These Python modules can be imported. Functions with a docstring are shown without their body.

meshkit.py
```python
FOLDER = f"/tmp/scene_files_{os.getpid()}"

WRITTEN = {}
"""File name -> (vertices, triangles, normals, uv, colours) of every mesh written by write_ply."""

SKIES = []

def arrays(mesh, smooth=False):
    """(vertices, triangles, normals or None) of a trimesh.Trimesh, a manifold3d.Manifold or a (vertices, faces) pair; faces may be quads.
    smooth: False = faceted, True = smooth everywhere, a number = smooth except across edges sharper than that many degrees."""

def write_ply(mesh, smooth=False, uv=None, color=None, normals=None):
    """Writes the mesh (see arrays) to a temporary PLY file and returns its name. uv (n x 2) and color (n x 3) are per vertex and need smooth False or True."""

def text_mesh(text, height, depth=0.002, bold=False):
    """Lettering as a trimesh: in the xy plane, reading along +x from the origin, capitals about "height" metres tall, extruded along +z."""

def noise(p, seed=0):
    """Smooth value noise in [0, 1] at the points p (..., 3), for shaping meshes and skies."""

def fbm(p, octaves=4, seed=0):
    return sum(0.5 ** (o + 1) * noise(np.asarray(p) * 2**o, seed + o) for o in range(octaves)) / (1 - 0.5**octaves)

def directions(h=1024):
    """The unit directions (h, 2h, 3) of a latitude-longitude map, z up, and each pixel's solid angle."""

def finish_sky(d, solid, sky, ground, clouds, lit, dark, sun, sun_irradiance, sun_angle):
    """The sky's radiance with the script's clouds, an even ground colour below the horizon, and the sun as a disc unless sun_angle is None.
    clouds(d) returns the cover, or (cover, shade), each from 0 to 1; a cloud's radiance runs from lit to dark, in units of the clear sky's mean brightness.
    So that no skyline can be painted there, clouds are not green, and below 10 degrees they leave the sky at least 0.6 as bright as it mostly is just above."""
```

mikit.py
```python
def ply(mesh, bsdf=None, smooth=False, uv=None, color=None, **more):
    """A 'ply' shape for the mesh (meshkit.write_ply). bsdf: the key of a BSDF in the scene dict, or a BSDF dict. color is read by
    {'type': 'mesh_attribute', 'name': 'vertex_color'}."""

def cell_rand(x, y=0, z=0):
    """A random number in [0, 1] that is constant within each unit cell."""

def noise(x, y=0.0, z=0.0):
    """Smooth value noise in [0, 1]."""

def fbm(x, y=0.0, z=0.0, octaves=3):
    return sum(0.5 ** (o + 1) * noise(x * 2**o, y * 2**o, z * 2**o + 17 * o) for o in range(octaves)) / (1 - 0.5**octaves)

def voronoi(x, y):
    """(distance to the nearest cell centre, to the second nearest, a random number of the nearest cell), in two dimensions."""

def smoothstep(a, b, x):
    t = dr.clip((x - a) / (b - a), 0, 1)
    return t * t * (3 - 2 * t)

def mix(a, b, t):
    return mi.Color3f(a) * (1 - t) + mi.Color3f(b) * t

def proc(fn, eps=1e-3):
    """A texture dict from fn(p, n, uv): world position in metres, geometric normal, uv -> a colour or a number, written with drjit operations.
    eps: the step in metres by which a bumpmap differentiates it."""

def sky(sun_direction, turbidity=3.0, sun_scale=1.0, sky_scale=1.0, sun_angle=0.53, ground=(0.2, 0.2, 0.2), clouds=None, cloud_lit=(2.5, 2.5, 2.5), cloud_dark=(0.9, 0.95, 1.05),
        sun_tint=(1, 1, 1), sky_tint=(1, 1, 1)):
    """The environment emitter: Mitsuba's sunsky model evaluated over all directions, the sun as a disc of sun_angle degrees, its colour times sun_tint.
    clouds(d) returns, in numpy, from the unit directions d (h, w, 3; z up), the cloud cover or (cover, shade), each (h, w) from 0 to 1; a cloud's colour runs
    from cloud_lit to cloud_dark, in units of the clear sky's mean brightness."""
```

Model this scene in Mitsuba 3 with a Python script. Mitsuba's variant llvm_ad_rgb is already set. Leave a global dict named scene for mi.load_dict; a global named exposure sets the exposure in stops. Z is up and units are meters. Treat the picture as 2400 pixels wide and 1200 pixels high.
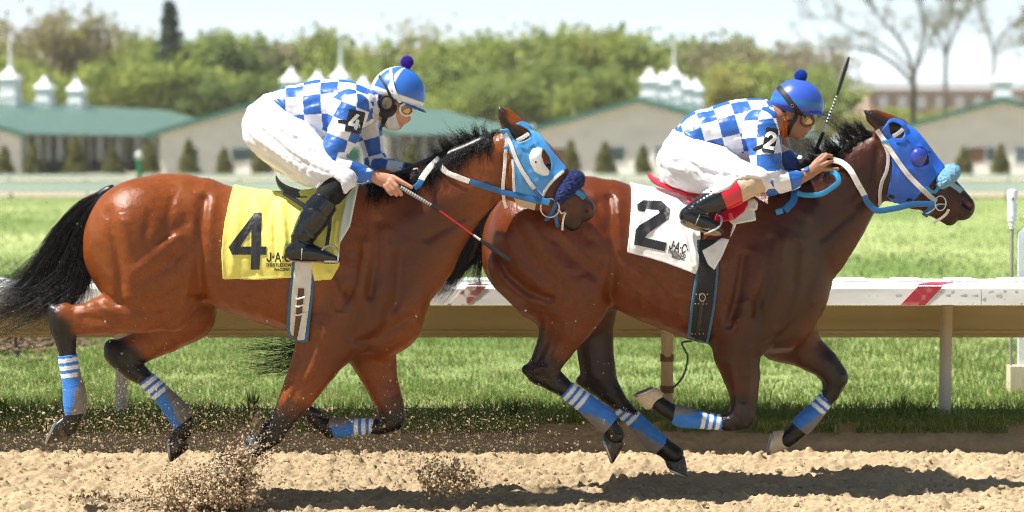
import math, random
import numpy as np
import trimesh
import drjit as dr
import mitsuba as mi
import mikit, meshkit
from scipy import ndimage
from scipy.interpolate import PchipInterpolator

# ------------------------------------------------------------------ camera, sky, exposure
scene, labels = {}, {}
FPX, CAM_Y, CAM_Z, HOR = 5640.0, -12.0, 1.7, 350.0       # focal length in pixels of the 2400 px wide photograph
TH = math.atan((600 - HOR) / FPX)                        # the camera looks down a little
T4 = mi.ScalarTransform4f
scene['camera'] = {
    'type': 'thinlens', 'fov_axis': 'x', 'fov': math.degrees(2 * math.atan(1200 / FPX)),
    'aperture_radius': 0.0195, 'focus_distance': 12.1, 'near_clip': 0.1, 'far_clip': 3000.0,
    'to_world': T4().look_at(origin=[0, CAM_Y, CAM_Z], target=[0, CAM_Y + math.cos(TH), CAM_Z - math.sin(TH)], up=[0, 0, 1])}
SUN = (-0.46, -0.13, 0.87)
scene['sky'] = mikit.sky(SUN, turbidity=3.0, ground=(0.16, 0.17, 0.09), sky_scale=0.42, sun_tint=(0.87, 1.0, 1.20), sky_tint=(1.04, 1.0, 0.93),
                         clouds=lambda d: np.clip(1.2 * np.exp(-np.clip(d[..., 2], 0, 1) / 0.08), 0, 0.88), cloud_lit=(5.3, 5.9, 6.25))
exposure = 2.72

# ------------------------------------------------------------------ helpers
CT, ST = math.cos(TH), math.sin(TH)


def P(px, py, Y):
    """the point at depth Y that stands at pixel (px, py) of the photograph: used to trace real outlines to real size"""
    a, b = (np.asarray(px, float) - 1200) / FPX, (600 - np.asarray(py, float)) / FPX
    t = (Y - CAM_Y) / (CT + b * ST)
    return np.stack([a * t, np.broadcast_to(np.asarray(Y, float), np.shape(a * t)), CAM_Z + (b * CT - ST) * t], -1)


def mpp(Y):
    return (Y - CAM_Y) / FPX


def add(key, mesh, bsdf, smooth=False, label=None, cat=None, group=None, kind=None, **kw):
    if key in scene:
        n = 1
        while f'{key}_{n:03d}' in scene:
            n += 1
        key = f'{key}_{n:03d}'
    if kw.get('color') is None:
        kw.pop('color', None)
    elif smooth is not False:
        smooth = True
    scene[key] = mikit.ply(mesh, bsdf, smooth=smooth, **kw)
    tag(key, label, cat, group, kind)
    return key


def tag(key, label=None, cat=None, group=None, kind=None):
    d = {k: v for k, v in (('label', label), ('category', cat), ('group', group), ('kind', kind)) if v}
    if d:
        labels[key] = d


def M(v, f):
    return trimesh.Trimesh(np.asarray(v, float), np.asarray(f, int), process=False)


def cat_m(ms):
    return trimesh.util.concatenate([m for m in ms if m is not None])


def box(x0, x1, y0, y1, z0, z1):
    m = trimesh.creation.box(extents=[x1 - x0, y1 - y0, z1 - z0])
    m.apply_translation([(x0 + x1) / 2, (y0 + y1) / 2, (z0 + z1) / 2])
    return m


def tube(pts, r, sides=8, cap=True, flat=None):
    """a tube along pts; r one radius or one per point; flat squashes it along the second normal"""
    p = np.asarray(pts, float)
    r = np.broadcast_to(np.asarray(r, float), (len(p),))
    t = np.gradient(p, axis=0)
    t /= np.linalg.norm(t, axis=1, keepdims=True) + 1e-12
    ref = np.array([0, 1.0, 0]) if abs(t[:, 1]).mean() < 0.8 else np.array([1.0, 0, 0])
    n1 = np.cross(t, ref)
    n1 /= np.linalg.norm(n1, axis=1, keepdims=True) + 1e-12
    n2 = np.cross(t, n1)
    a = np.arange(sides) / sides * 2 * np.pi
    ring = n1[:, None] * np.cos(a)[None, :, None] + n2[:, None] * (np.sin(a) * (flat or 1))[None, :, None]
    v = (p[:, None] + ring * r[:, None, None]).reshape(-1, 3)
    i = np.arange(len(p) - 1)[:, None] * sides
    j = np.arange(sides)[None]
    k = (j + 1) % sides
    q = np.stack([i + j, i + k, i + sides + k, i + sides + j], -1).reshape(-1, 4)
    f = np.vstack([q[:, [0, 2, 1]], q[:, [0, 3, 2]]])
    if cap:
        v = np.vstack([v, p[:1], p[-1:]])
        n = len(p) * sides
        j = np.arange(sides)
        k = (j + 1) % sides
        f = np.vstack([f, np.stack([k * 0 + n, k, j], 1)[:, [0, 2, 1]], np.stack([k * 0 + n + 1, n - sides + j, n - sides + k], 1)[:, [0, 2, 1]]])
    return M(v, f)


def spline(pts, n):
    p = np.asarray(pts, float)
    s = np.r_[0, np.cumsum(np.linalg.norm(np.diff(p[:, :2], axis=0), axis=1) + 1e-6)]
    return PchipInterpolator(s, p)(np.linspace(0, s[-1], n))


def seg_dist2(X, Z, pts):
    """distance in the xz plane to a polyline"""
    d = None
    for a, b in zip(pts[:-1], pts[1:]):
        v = b - a
        t = np.clip(((X - a[0]) * v[0] + (Z - a[1]) * v[1]) / (v @ v + 1e-12), 0, 1)
        e = (X - a[0] - t * v[0]) ** 2 + (Z - a[1] - t * v[1]) ** 2
        d = e if d is None else np.minimum(d, e)
    return np.sqrt(d)


def poly_sd(X, Z, pts):
    """signed distance to a closed polygon in the xz plane (negative inside)"""
    pts = np.asarray(pts, float)
    d = seg_dist2(X, Z, np.vstack([pts, pts[:1]]))
    ins = np.zeros(X.shape, bool)
    for a, b in zip(pts, np.roll(pts, -1, 0)):
        c = ((a[1] > Z) != (b[1] > Z)) & (X < (b[0] - a[0]) * (Z - a[1]) / (b[1] - a[1] + 1e-12) + a[0])
        ins ^= c
    return np.where(ins, -d, d)


def PX(pts, Y):
    """a list of pixels as xz points at depth Y"""
    p = np.asarray(pts, float)
    return P(p[:, 0], p[:, 1], Y)[:, [0, 2]]


def surface_nets(D, lo, h):
    """the zero surface of the grid D (negative inside) as a trimesh"""
    S = D < 0
    c = S[:-1, :-1, :-1].astype(np.int8)
    tot = np.zeros_like(c)
    for i, j, k in np.ndindex(2, 2, 2):
        tot += S[i:S.shape[0] - 1 + i, j:S.shape[1] - 1 + j, k:S.shape[2] - 1 + k]
    cells = np.argwhere((tot > 0) & (tot < 8))
    idx = -np.ones(tot.shape, np.int64)
    idx[tuple(cells.T)] = np.arange(len(cells))
    acc, cnt = np.zeros((len(cells), 3)), np.zeros(len(cells))
    corners = {o: D[cells[:, 0] + o[0], cells[:, 1] + o[1], cells[:, 2] + o[2]] for o in np.ndindex(2, 2, 2)}
    for o in np.ndindex(2, 2, 2):
        for ax in range(3):
            if o[ax]:
                continue
            e = list(o)
            e[ax] = 1
            a, b = corners[o], corners[tuple(e)]
            m = (a < 0) != (b < 0)
            t = np.where(m, a / np.where(m, a - b, 1), 0)
            q = np.array(o, float)[None] + t[:, None] * np.eye(3)[ax][None]
            acc += np.where(m[:, None], q, 0)
            cnt += m
    v = (cells + acc / np.maximum(cnt, 1)[:, None]) * h + lo
    fs = []
    for ax in range(3):
        u, w = (ax + 1) % 3, (ax + 2) % 3
        sl0, sl1 = [slice(None)] * 3, [slice(None)] * 3
        sl0[ax], sl1[ax] = slice(0, -1), slice(1, None)
        for r in (u, w):
            sl0[r], sl1[r] = slice(1, -1), slice(1, -1)
        a, b = S[tuple(sl0)], S[tuple(sl1)]
        e = np.argwhere(a != b)
        up = a[tuple(e.T)]
        g = e.copy()
        for r in (u, w):
            g[:, r] += 1

        def at(du, dw):
            c = g.copy()
            c[:, u] -= du
            c[:, w] -= dw
            return idx[tuple(c.T)]
        q = np.stack([at(1, 1), at(0, 1), at(0, 0), at(1, 0)], 1)
        q = np.where(up[:, None], q, q[:, ::-1])
        fs += [q[:, [0, 1, 2]], q[:, [0, 2, 3]]]
    f = np.vstack(fs)
    return M(v, f[(f >= 0).all(1)])


def smin(a, b, k):
    if k <= 0:
        return np.minimum(a, b)
    h = np.maximum(k - np.abs(a - b), 0) / k
    return np.minimum(a, b) - h * h * k * 0.25


class Field:
    """a distance grid that soft parts are modelled in"""

    def __init__(self, px0, px1, py0, py1, Y0, half, h):
        a, b = P(px0, py1, Y0), P(px1, py0, Y0)
        self.lo, self.h, self.Y0 = np.array([a[0], Y0 - half, a[2]]), h, Y0
        n = [int(x) for x in np.ceil(np.array([b[0] - a[0], 2 * half, b[2] - a[2]]) / h) + 1]
        self.ax = [(self.lo[i] + h * np.arange(n[i])).astype(np.float32) for i in range(3)]
        self.D = np.full(n, 0.3, np.float32)

    def block(self, lo, hi):
        i0 = np.clip(np.floor((np.asarray(lo) - self.lo) / self.h).astype(int), 0, np.array(self.D.shape) - 2)
        i1 = np.clip(np.ceil((np.asarray(hi) - self.lo) / self.h).astype(int) + 1, i0 + 2, np.array(self.D.shape))
        sl = tuple(slice(a, b) for a, b in zip(i0, i1))
        return sl, self.ax[0][sl[0]][:, None, None], self.ax[1][sl[1]][None, :, None], self.ax[2][sl[2]][None, None, :]

    def nodes(self, ns):
        return [(P(n[0], n[1], self.Y0 + n[2]), n[3] * mpp(self.Y0 + n[2]), n[4] if len(n) > 4 else 1.0) for n in ns]

    def chain(self, ns, k=0.03, sub=False, smooth=0):
        """tapered limb through nodes (px, py, dy, radius px, depth factor)"""
        if smooth:
            ns = spline([tuple(n) + ((1.0,) if len(n) < 5 else ()) for n in ns], smooth)
        N = self.nodes(ns)
        if len(N) == 1:
            N = N * 2
        pad = k + 0.05
        lo = np.min([c - r * max(1, ky) - pad for c, r, ky in N], 0)
        hi = np.max([c + r * max(1, ky) + pad for c, r, ky in N], 0)
        sl0, *_ = self.block(lo, hi)
        L = np.full([s.stop - s.start for s in sl0], 0.3, np.float32)
        for (a, ra, ka), (b, rb, kb) in zip(N[:-1], N[1:]):
            lo = np.minimum(a - ra * max(1, ka), b - rb * max(1, kb)) - pad
            hi = np.maximum(a + ra * max(1, ka), b + rb * max(1, kb)) + pad
            sl, X, Y, Z = self.block(lo, hi)
            v = b - a
            t = np.clip(((X - a[0]) * v[0] + (Y - a[1]) * v[1] + (Z - a[2]) * v[2]) / (v @ v + 1e-12), 0, 1)
            r, ky = ra + (rb - ra) * t, ka + (kb - ka) * t
            x, y, z = X - a[0] - t * v[0], Y - a[1] - t * v[1], Z - a[2] - t * v[2]
            xz = x * x + z * z
            q = np.sqrt(xz + (y / ky) ** 2) + 1e-9
            g = np.sqrt(xz + (y / ky ** 2) ** 2) / q
            d = (q - r) / np.maximum(g, 0.3)
            s2 = tuple(slice(m.start - o.start, m.stop - o.start) for m, o in zip(sl, sl0))
            L[s2] = np.minimum(L[s2], d)
        self.D[sl0] = -smin(-self.D[sl0], L, k) if sub else smin(self.D[sl0], L, k)

    def loft(self, st, k=0.04, n=2.15):
        """trunk: stations (px, top, bottom, half width m)"""
        s = np.asarray(st, float)
        A, B = P(s[:, 0], s[:, 1], self.Y0), P(s[:, 0], s[:, 2], self.Y0)
        x = A[:, 0]
        fs = [PchipInterpolator(x, v, extrapolate=False) for v in ((A[:, 2] + B[:, 2]) / 2, (A[:, 2] - B[:, 2]) / 2, s[:, 3])]
        sl, X, Y, Z = self.block([x[0], self.Y0 - 0.45, B[:, 2].min() - 0.1], [x[-1], self.Y0 + 0.45, A[:, 2].max() + 0.1])
        xs = np.clip(X, x[0], x[-1])
        zc, hz, w = (f(xs).astype(np.float32) for f in fs)
        qy, qz = np.abs(Y - self.Y0) / w, np.abs(Z - zc) / hz
        q = (qy ** n + qz ** n) ** (1 / n) + 1e-6
        g = np.sqrt((qy / w) ** 2 + (qz / hz) ** 2) / q + 1e-6
        d = np.maximum((q - 1) / g, np.maximum(x[0] - X, X - x[-1]))
        self.D[sl] = smin(self.D[sl], np.clip(d, -0.3, 0.3).astype(np.float32), k)

    def stroke(self, pts, wpx, amp, dy=-0.2, yback=0.02):
        """a ridge (amp > 0) or a groove (amp < 0), metres, on the near side along pixels pts"""
        Y = self.Y0 + dy
        p = PX(pts, Y)
        if len(p) == 1:
            p = np.vstack([p, p + 1e-4])
        w = wpx * mpp(Y)
        lo, hi = p.min(0) - 3 * w, p.max(0) + 3 * w
        sl, X, Yg, Z = self.block([lo[0], self.ax[1][0], lo[1]], [hi[0], self.Y0 + yback, hi[1]])
        e = seg_dist2(X[:, 0], Z[0, 0][None], p)
        b = (amp * np.exp(-(e / w) ** 2))[:, None, :] * np.clip((self.Y0 + yback - Yg) / 0.06, 0, 1)
        self.D[sl] -= b.astype(np.float32)

    def mesh(self, D=None, lo=None, h=None):
        return surface_nets(self.D if D is None else D, self.lo if lo is None else lo, h or self.h)

    def cut(self, off, poly, dyref=-0.2, ycut=None, up=2, folds=(), pad=0.02, holes=(), rim=0.0, inner=None):
        """cloth: the body swelled by off metres, kept inside a polygon of pixels (at depth dyref), nearer than ycut"""
        Y = self.Y0 + dyref
        p = PX(poly, Y)
        lo, hi = p.min(0) - pad, p.max(0) + pad
        yb = self.ax[1][-1] if ycut is None else self.Y0 + ycut + 0.02
        sl, *_ = self.block([lo[0], self.ax[1][0], lo[1]], [hi[0], yb, hi[1]])
        sub = self.D[sl]
        # crop depth to where the surface is
        ok = np.argwhere((sub < off + 0.03).any((0, 2)))
        j0, j1 = max(ok.min() - 2, 0), min(ok.max() + 3, sub.shape[1])
        sub = sub[:, j0:j1]
        n = [int((s - 1) * up) + 1 for s in sub.shape]
        S = sub.copy()
        for ax_, m_ in enumerate(n if up != 1 else []):      # resample one axis at a time
            u_ = np.arange(m_) / up
            i_ = np.minimum(u_.astype(int), S.shape[ax_] - 2)
            w_ = (u_ - i_).astype(np.float32).reshape([-1 if a == ax_ else 1 for a in range(3)])
            S = np.take(S, i_, ax_) * (1 - w_) + np.take(S, i_ + 1, ax_) * w_
        h = self.h / up
        o = self.lo + np.array([sl[0].start, sl[1].start + j0, sl[2].start]) * self.h
        x, y, z = (o[i] + h * np.arange(n[i]) for i in range(3))
        Xg, Zg = x[:, None], z[None, :]
        offs = np.full((n[0], n[2]), float(off))
        for pts, w, a in folds:
            offs = offs + a * np.exp(-(seg_dist2(Xg, Zg, PX(pts, Y)) / (w * mpp(Y))) ** 2)
        sd = poly_sd(np.broadcast_to(Xg, offs.shape), np.broadcast_to(Zg, offs.shape), p)
        for hp in holes:
            sd = np.maximum(sd, -poly_sd(np.broadcast_to(Xg, offs.shape), np.broadcast_to(Zg, offs.shape), PX(hp, Y)))
        if rim:
            offs = offs + rim * np.exp(-((sd + 2 * rim) / (2.2 * rim)) ** 2)
        R = np.maximum(S - offs[:, None, :], sd[:, None, :])
        if inner is not None:
            R = np.maximum(R, (inner - S))
        if ycut is not None:
            R = np.maximum(R, (y - (self.Y0 + ycut))[None, :, None])
        R = np.pad(R, 1, constant_values=0.05)
        m = surface_nets(R, o - h, h)
        # what lies deep inside the body is never seen
        c = np.clip(np.round((m.vertices - o) / h).astype(int), 0, np.array(S.shape) - 1)
        deep = S[tuple(c.T)] < -0.012
        m.update_faces(~deep[m.faces].all(1))
        m.remove_unreferenced_vertices()
        return m

    def near(self, x, z, off=0.0):
        """depth of the near surface of the level off at (x, z)"""
        if not hasattr(self, '_hm') or self._hm[0] is not self.D:
            self._hm = (self.D, {})
        key = round(off, 4)
        if key not in self._hm[1]:
            S = self.D < off
            j = np.argmax(S, 1)
            hit = S.any(1)
            jj = np.clip(j, 1, None)
            I, K = np.indices(j.shape)
            a, b = self.D[I, jj - 1, K] - off, self.D[I, jj, K] - off
            yy = self.ax[1][0] + (jj - 1 + np.clip(a / np.where(a - b == 0, 1, a - b), 0, 1)) * self.h
            yy = np.where(hit, yy, np.nan)
            i = ndimage.distance_transform_edt(~hit, return_indices=True, return_distances=False)
            self._hm[1][key] = yy[tuple(i)]
        q = np.stack([(np.asarray(x) - self.lo[0]) / self.h, (np.asarray(z) - self.lo[2]) / self.h])
        return ndimage.map_coordinates(self._hm[1][key], q, order=1, mode='nearest')

    def lay(self, px, py, off=0.0, iters=3):
        """points on the near surface seen at these pixels"""
        px, py = np.asarray(px, float), np.asarray(py, float)
        Y = np.full(px.shape, self.Y0 - 0.15)
        for _ in range(iters):
            a, b = (px - 1200) / FPX, (600 - py) / FPX
            t = (Y - CAM_Y) / (CT + b * ST)
            Y = self.near(a * t, CAM_Z + (b * CT - ST) * t, off)
        a, b = (px - 1200) / FPX, (600 - py) / FPX
        t = (Y - CAM_Y) / (CT + b * ST)
        return np.stack([a * t, Y, CAM_Z + (b * CT - ST) * t], -1)


class Surf:
    """the near surface of a finished mesh, to lay straps and lettering on"""

    def __init__(self, ms, Y0):
        from scipy.spatial import cKDTree
        self.Y0, self.layers = Y0, []
        for m in ms if isinstance(ms, list) else [ms]:
            n = m.vertex_normals
            ok = n[:, 1] < -0.12
            v = m.vertices[ok]
            self.layers.append((v, n[ok], cKDTree(v[:, [0, 2]])))

    def y(self, x, z):
        out = None
        for v, n, t in self.layers:       # the layer nearest to the camera wins
            d, i = t.query(np.stack([x, z], -1), k=6)
            nn = n[i]
            x_, z_ = np.asarray(x)[..., None], np.asarray(z)[..., None]
            yy = v[i, 1] - np.clip((nn[..., 0] * (x_ - v[i, 0]) + nn[..., 2] * (z_ - v[i, 2])) / np.minimum(nn[..., 1], -.25), -.01, .01)
            w = np.exp(-(d / 0.006) ** 2) + 1e-9
            w = w * (yy < yy.min(-1, keepdims=True) + 0.02)
            r = (yy * w).sum(-1) / w.sum(-1)
            r = np.where(d[..., 0] < .016, r, 9.0)
            out = (r, d[..., 0]) if out is None else (np.where((r < out[0]) | ((out[0] > 8) & (d[..., 0] < out[1])), r, out[0]), np.minimum(d[..., 0], out[1]))
        r = out[0]
        if (r > 8).any():                 # beside every layer: the closest vertex
            v, n, t = self.layers[0]
            r = np.where(r > 8, v[t.query(np.stack([x, z], -1))[1], 1], r)
        return r

    def normal(self, c):
        n = np.zeros((len(c), 3))
        best = np.full(len(c), 9.0)
        for v, nn, t in self.layers:
            d, i = t.query(c[:, [0, 2]], k=4)
            e = np.abs(v[i, 1].mean(1) - c[:, 1]) + d.mean(1)
            n = np.where((e < best)[:, None], nn[i].mean(1), n)
            best = np.minimum(best, e)
        n = ndimage.gaussian_filter1d(n, 1.5, axis=0, mode='nearest')
        return n / (np.linalg.norm(n, axis=1, keepdims=True) + 1e-9)

    def lay(self, px, py, off=0.0):
        px, py = np.asarray(px, float), np.asarray(py, float)
        Y = np.full(px.shape, self.Y0 - 0.15)
        for _ in range(4):
            p = P(px, py, Y)
            Y = self.y(p[..., 0], p[..., 2]) - off
        return P(px, py, Y)


def flat_on(S, shape, thick=0.003, lift=0.0005, cell=5.0):
    """a shapely outline in pixels laid on the surface S as a thin raised piece"""
    ms = []
    for g in getattr(shape, 'geoms', [shape]):
        m = trimesh.creation.extrude_polygon(g, 1.0, engine='earcut')
        v, f = trimesh.remesh.subdivide_to_size(m.vertices, m.faces, cell, max_iter=12)
        p = S.lay(v[:, 0], v[:, 1], 0.0)
        p[:, 1] -= np.where(v[:, 2] > .5, lift + thick, lift - 0.004)
        ms.append(fix(M(p, f)))
    return cat_m(ms)


def text_shape(text, px, py, cap, width=None, angle=0.0, bold=True):
    """lettering as a shapely outline in pixels: baseline start (px, py), capitals cap pixels tall"""
    import shapely
    from shapely import affinity
    m = meshkit.text_mesh(text, 1.0, 0.1, bold=bold)
    f = m.faces[(m.face_normals[:, 2] > .9)]
    g = shapely.union_all([shapely.Polygon(m.vertices[t][:, :2]).buffer(0.002) for t in f])
    w = g.bounds[2] - g.bounds[0]
    sx = width / w if width else cap
    g = affinity.scale(affinity.translate(g, -g.bounds[0], 0), sx, -cap, origin=(0, 0))
    return affinity.translate(affinity.rotate(g, angle, origin=(0, 0)), px, py)


def strap_mesh(c, width, thick=0.004, normal=(0, -1, 0)):
    """a flat strap with rounded section along the points c"""
    c = np.asarray(c, float)
    t = np.gradient(c, axis=0)
    t /= np.linalg.norm(t, axis=1, keepdims=True) + 1e-12
    nn = np.broadcast_to(np.asarray(normal, float), c.shape)
    s = np.cross(t, nn)
    s /= np.linalg.norm(s, axis=1, keepdims=True) + 1e-12
    nn = np.cross(s, t)
    w = np.broadcast_to(np.asarray(width, float), (len(c),))[:, None] / 2
    prof = [(-1, -.3), (-.85, .8), (0, 1.0), (.85, .8), (1, -.3), (.8, -1), (-.8, -1)]
    m = len(prof)
    v = np.stack([c + s * w * a + nn * thick * b for a, b in prof], 1).reshape(-1, 3)
    i = np.arange(len(c) - 1)[:, None] * m
    j = np.arange(m)[None]
    k = (j + 1) % m
    q = np.stack([i + j, i + k, i + m + k, i + m + j], -1).reshape(-1, 4)
    f = np.vstack([q[:, [0, 1, 2]], q[:, [0, 2, 3]]])
    e = (len(c) - 1) * m
    caps = [[0, j + 1, j] for j in range(1, m - 1)] + [[e, e + j, e + j + 1] for j in range(1, m - 1)]
    mesh = M(v, np.vstack([f, caps]))
    if mesh.volume < 0:
        mesh.invert()
    return mesh


def fix(m):
    if m.volume < 0:
        m.invert()
    return m


def vnoise(v, s, seed=0, oct=3):
    return meshkit.fbm(np.asarray(v) * s + 100, oct, seed)


def hair(guides, rng, seg=12, r=0.0011, jit=0.3):
    """strands: each guide is (points [(x, y, z)...], start spread m, end spread m, count, wave m)"""
    V, F, base = [], [], 0
    for pts, s0, s1, cnt, wave in guides:
        p = np.asarray(pts, float)
        s = np.r_[0, np.cumsum(np.linalg.norm(np.diff(p, axis=0), axis=1))]
        f = PchipInterpolator(s / s[-1], p)
        o = rng.normal(size=(cnt, 3)) * [1, .7, 1]
        o /= np.maximum(np.linalg.norm(o, axis=1, keepdims=True), 1)
        o2 = o * (1 - jit) + rng.normal(size=(cnt, 3)) * jit
        end = rng.uniform(0.62, 1.0, cnt)
        u = np.linspace(0, 1, seg + 1)[None, :] * end[:, None]
        c = f(u)
        sp = s0 + (s1 - s0) * u[..., None] ** 1.2
        ph, fr = rng.uniform(0, 6.28, (cnt, 3)), rng.uniform(2, 6, (cnt, 1))
        c = c + (o[:, None] * (1 - u[..., None]) + o2[:, None] * u[..., None]) * sp
        c = c + wave * np.sin(ph[:, None] + fr[..., None] * u[..., None] * 3) * u[..., None]
        t = np.gradient(c, axis=1)
        t /= np.linalg.norm(t, axis=2, keepdims=True) + 1e-12
        ref = rng.normal(size=(cnt, 1, 3))
        n1 = np.cross(t, ref)
        n1 /= np.linalg.norm(n1, axis=2, keepdims=True) + 1e-12
        n2 = np.cross(t, n1)
        rad = (r * rng.uniform(0.7, 1.3, (cnt, 1)) * np.clip(1.15 - np.linspace(0, 1, seg + 1)[None] ** 2, 0.15, 1))[..., None]
        rings = np.stack([c + rad * (n1 * math.cos(a) + n2 * math.sin(a)) for a in (0, 2.094, 4.189)], 2)
        v = rings.reshape(-1, 3)
        b = base + (np.arange(cnt) * (seg + 1) * 3)[:, None, None] + (np.arange(seg) * 3)[None, :, None]
        j = np.arange(3)[None, None]
        k = (j + 1) % 3
        q = np.stack([b + j, b + k, b + 3 + k, b + 3 + j], -1).reshape(-1, 4)
        F += [q[:, [0, 1, 2]], q[:, [0, 2, 3]]]
        V.append(v)
        base += len(v)
    return M(np.vstack(V), np.vstack(F))


def ring_loft(rings, cap=True):
    """closed skin through rings (n, m, 3)"""
    R = np.asarray(rings, float)
    n, m, _ = R.shape
    v = R.reshape(-1, 3)
    i = np.arange(n - 1)[:, None] * m
    j = np.arange(m)[None]
    k = (j + 1) % m
    q = np.stack([i + j, i + k, i + m + k, i + m + j], -1).reshape(-1, 4)
    f = [q[:, [0, 1, 2]], q[:, [0, 2, 3]]]
    if cap:
        v = np.vstack([v, R[0].mean(0), R[-1].mean(0)])
        j = np.arange(m)
        k = (j + 1) % m
        f += [np.stack([k * 0 + n * m, k, j], 1), np.stack([k * 0 + n * m + 1, (n - 1) * m + j, (n - 1) * m + k], 1)]
    return fix(M(v, np.vstack(f)))


def revolve(profile, sides=24):
    m = trimesh.creation.revolve(np.asarray(profile, float), sections=sides)
    return m


# ------------------------------------------------------------------ materials
def rgb(*c):
    return {'type': 'rgb', 'value': list(c)}


def srgb(r, g, b):
    c = np.array([r, g, b]) / 255.0
    return np.where(c <= 0.04045, c / 12.92, ((c + 0.055) / 1.055) ** 2.4)


def mat(key, color, rough=0.6, spec=0.5, two=True, bump=None, bscale=1.0, **kw):
    c = color if isinstance(color, dict) else rgb(*color)
    b = {'type': 'principled', 'base_color': c, 'roughness': rough, 'specular': spec, **kw}
    if bump is not None:
        b = {'type': 'bumpmap', 'arbitrary': bump, 'scale': bscale, 'bsdf': b}
    scene[key] = {'type': 'twosided', 'bsdf': b} if two else b


VC = {'type': 'mesh_attribute', 'name': 'vertex_color'}
nz, fb, ss, mixc = mikit.noise, mikit.fbm, mikit.smoothstep, mikit.mix
# ------------------------------------------------------------------ the setting
def soil(p, n, uv):
    a = fb(p.x * 9, p.y * 9, p.z * 9, 3)
    b = nz(p.x * 70, p.y * 70, p.z * 70)
    c = nz(p.x * 1.3 + 7, p.y * 1.3)
    t = dr.clip(0.55 * a + 0.45 * b, 0, 1)
    col = mixc((0.255, 0.185, 0.11), (0.44, 0.34, 0.215), t)
    return col * (0.88 + 0.22 * c)


mat('m_soil', mikit.proc(soil), 0.95, 0.1)


def turf(p, n, uv):
    a = fb(p.x * 0.5, p.y * 0.35, 0.0, 3)
    b = fb(p.x * 5, p.y * 2.5, 3.0, 3)
    e = nz(p.x * 60, p.y * 30)
    g = fb(p.x * 0.22 + 5, p.y * 0.10, 1.0, 3)
    t = dr.clip(0.45 * a + 0.3 * b + 0.2 * e + 1.3 * (g - 0.5), 0, 1)
    return mixc((0.085, 0.135, 0.035), (0.30, 0.335, 0.14), t)


mat('m_turf', mikit.proc(turf), 0.9, 0.1)
scene['m_blade'] = {'type': 'principledthin', 'base_color': VC, 'diff_trans': 0.9, 'roughness': 0.5, 'eta': 1.4}
rng = np.random.default_rng(11)

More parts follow.
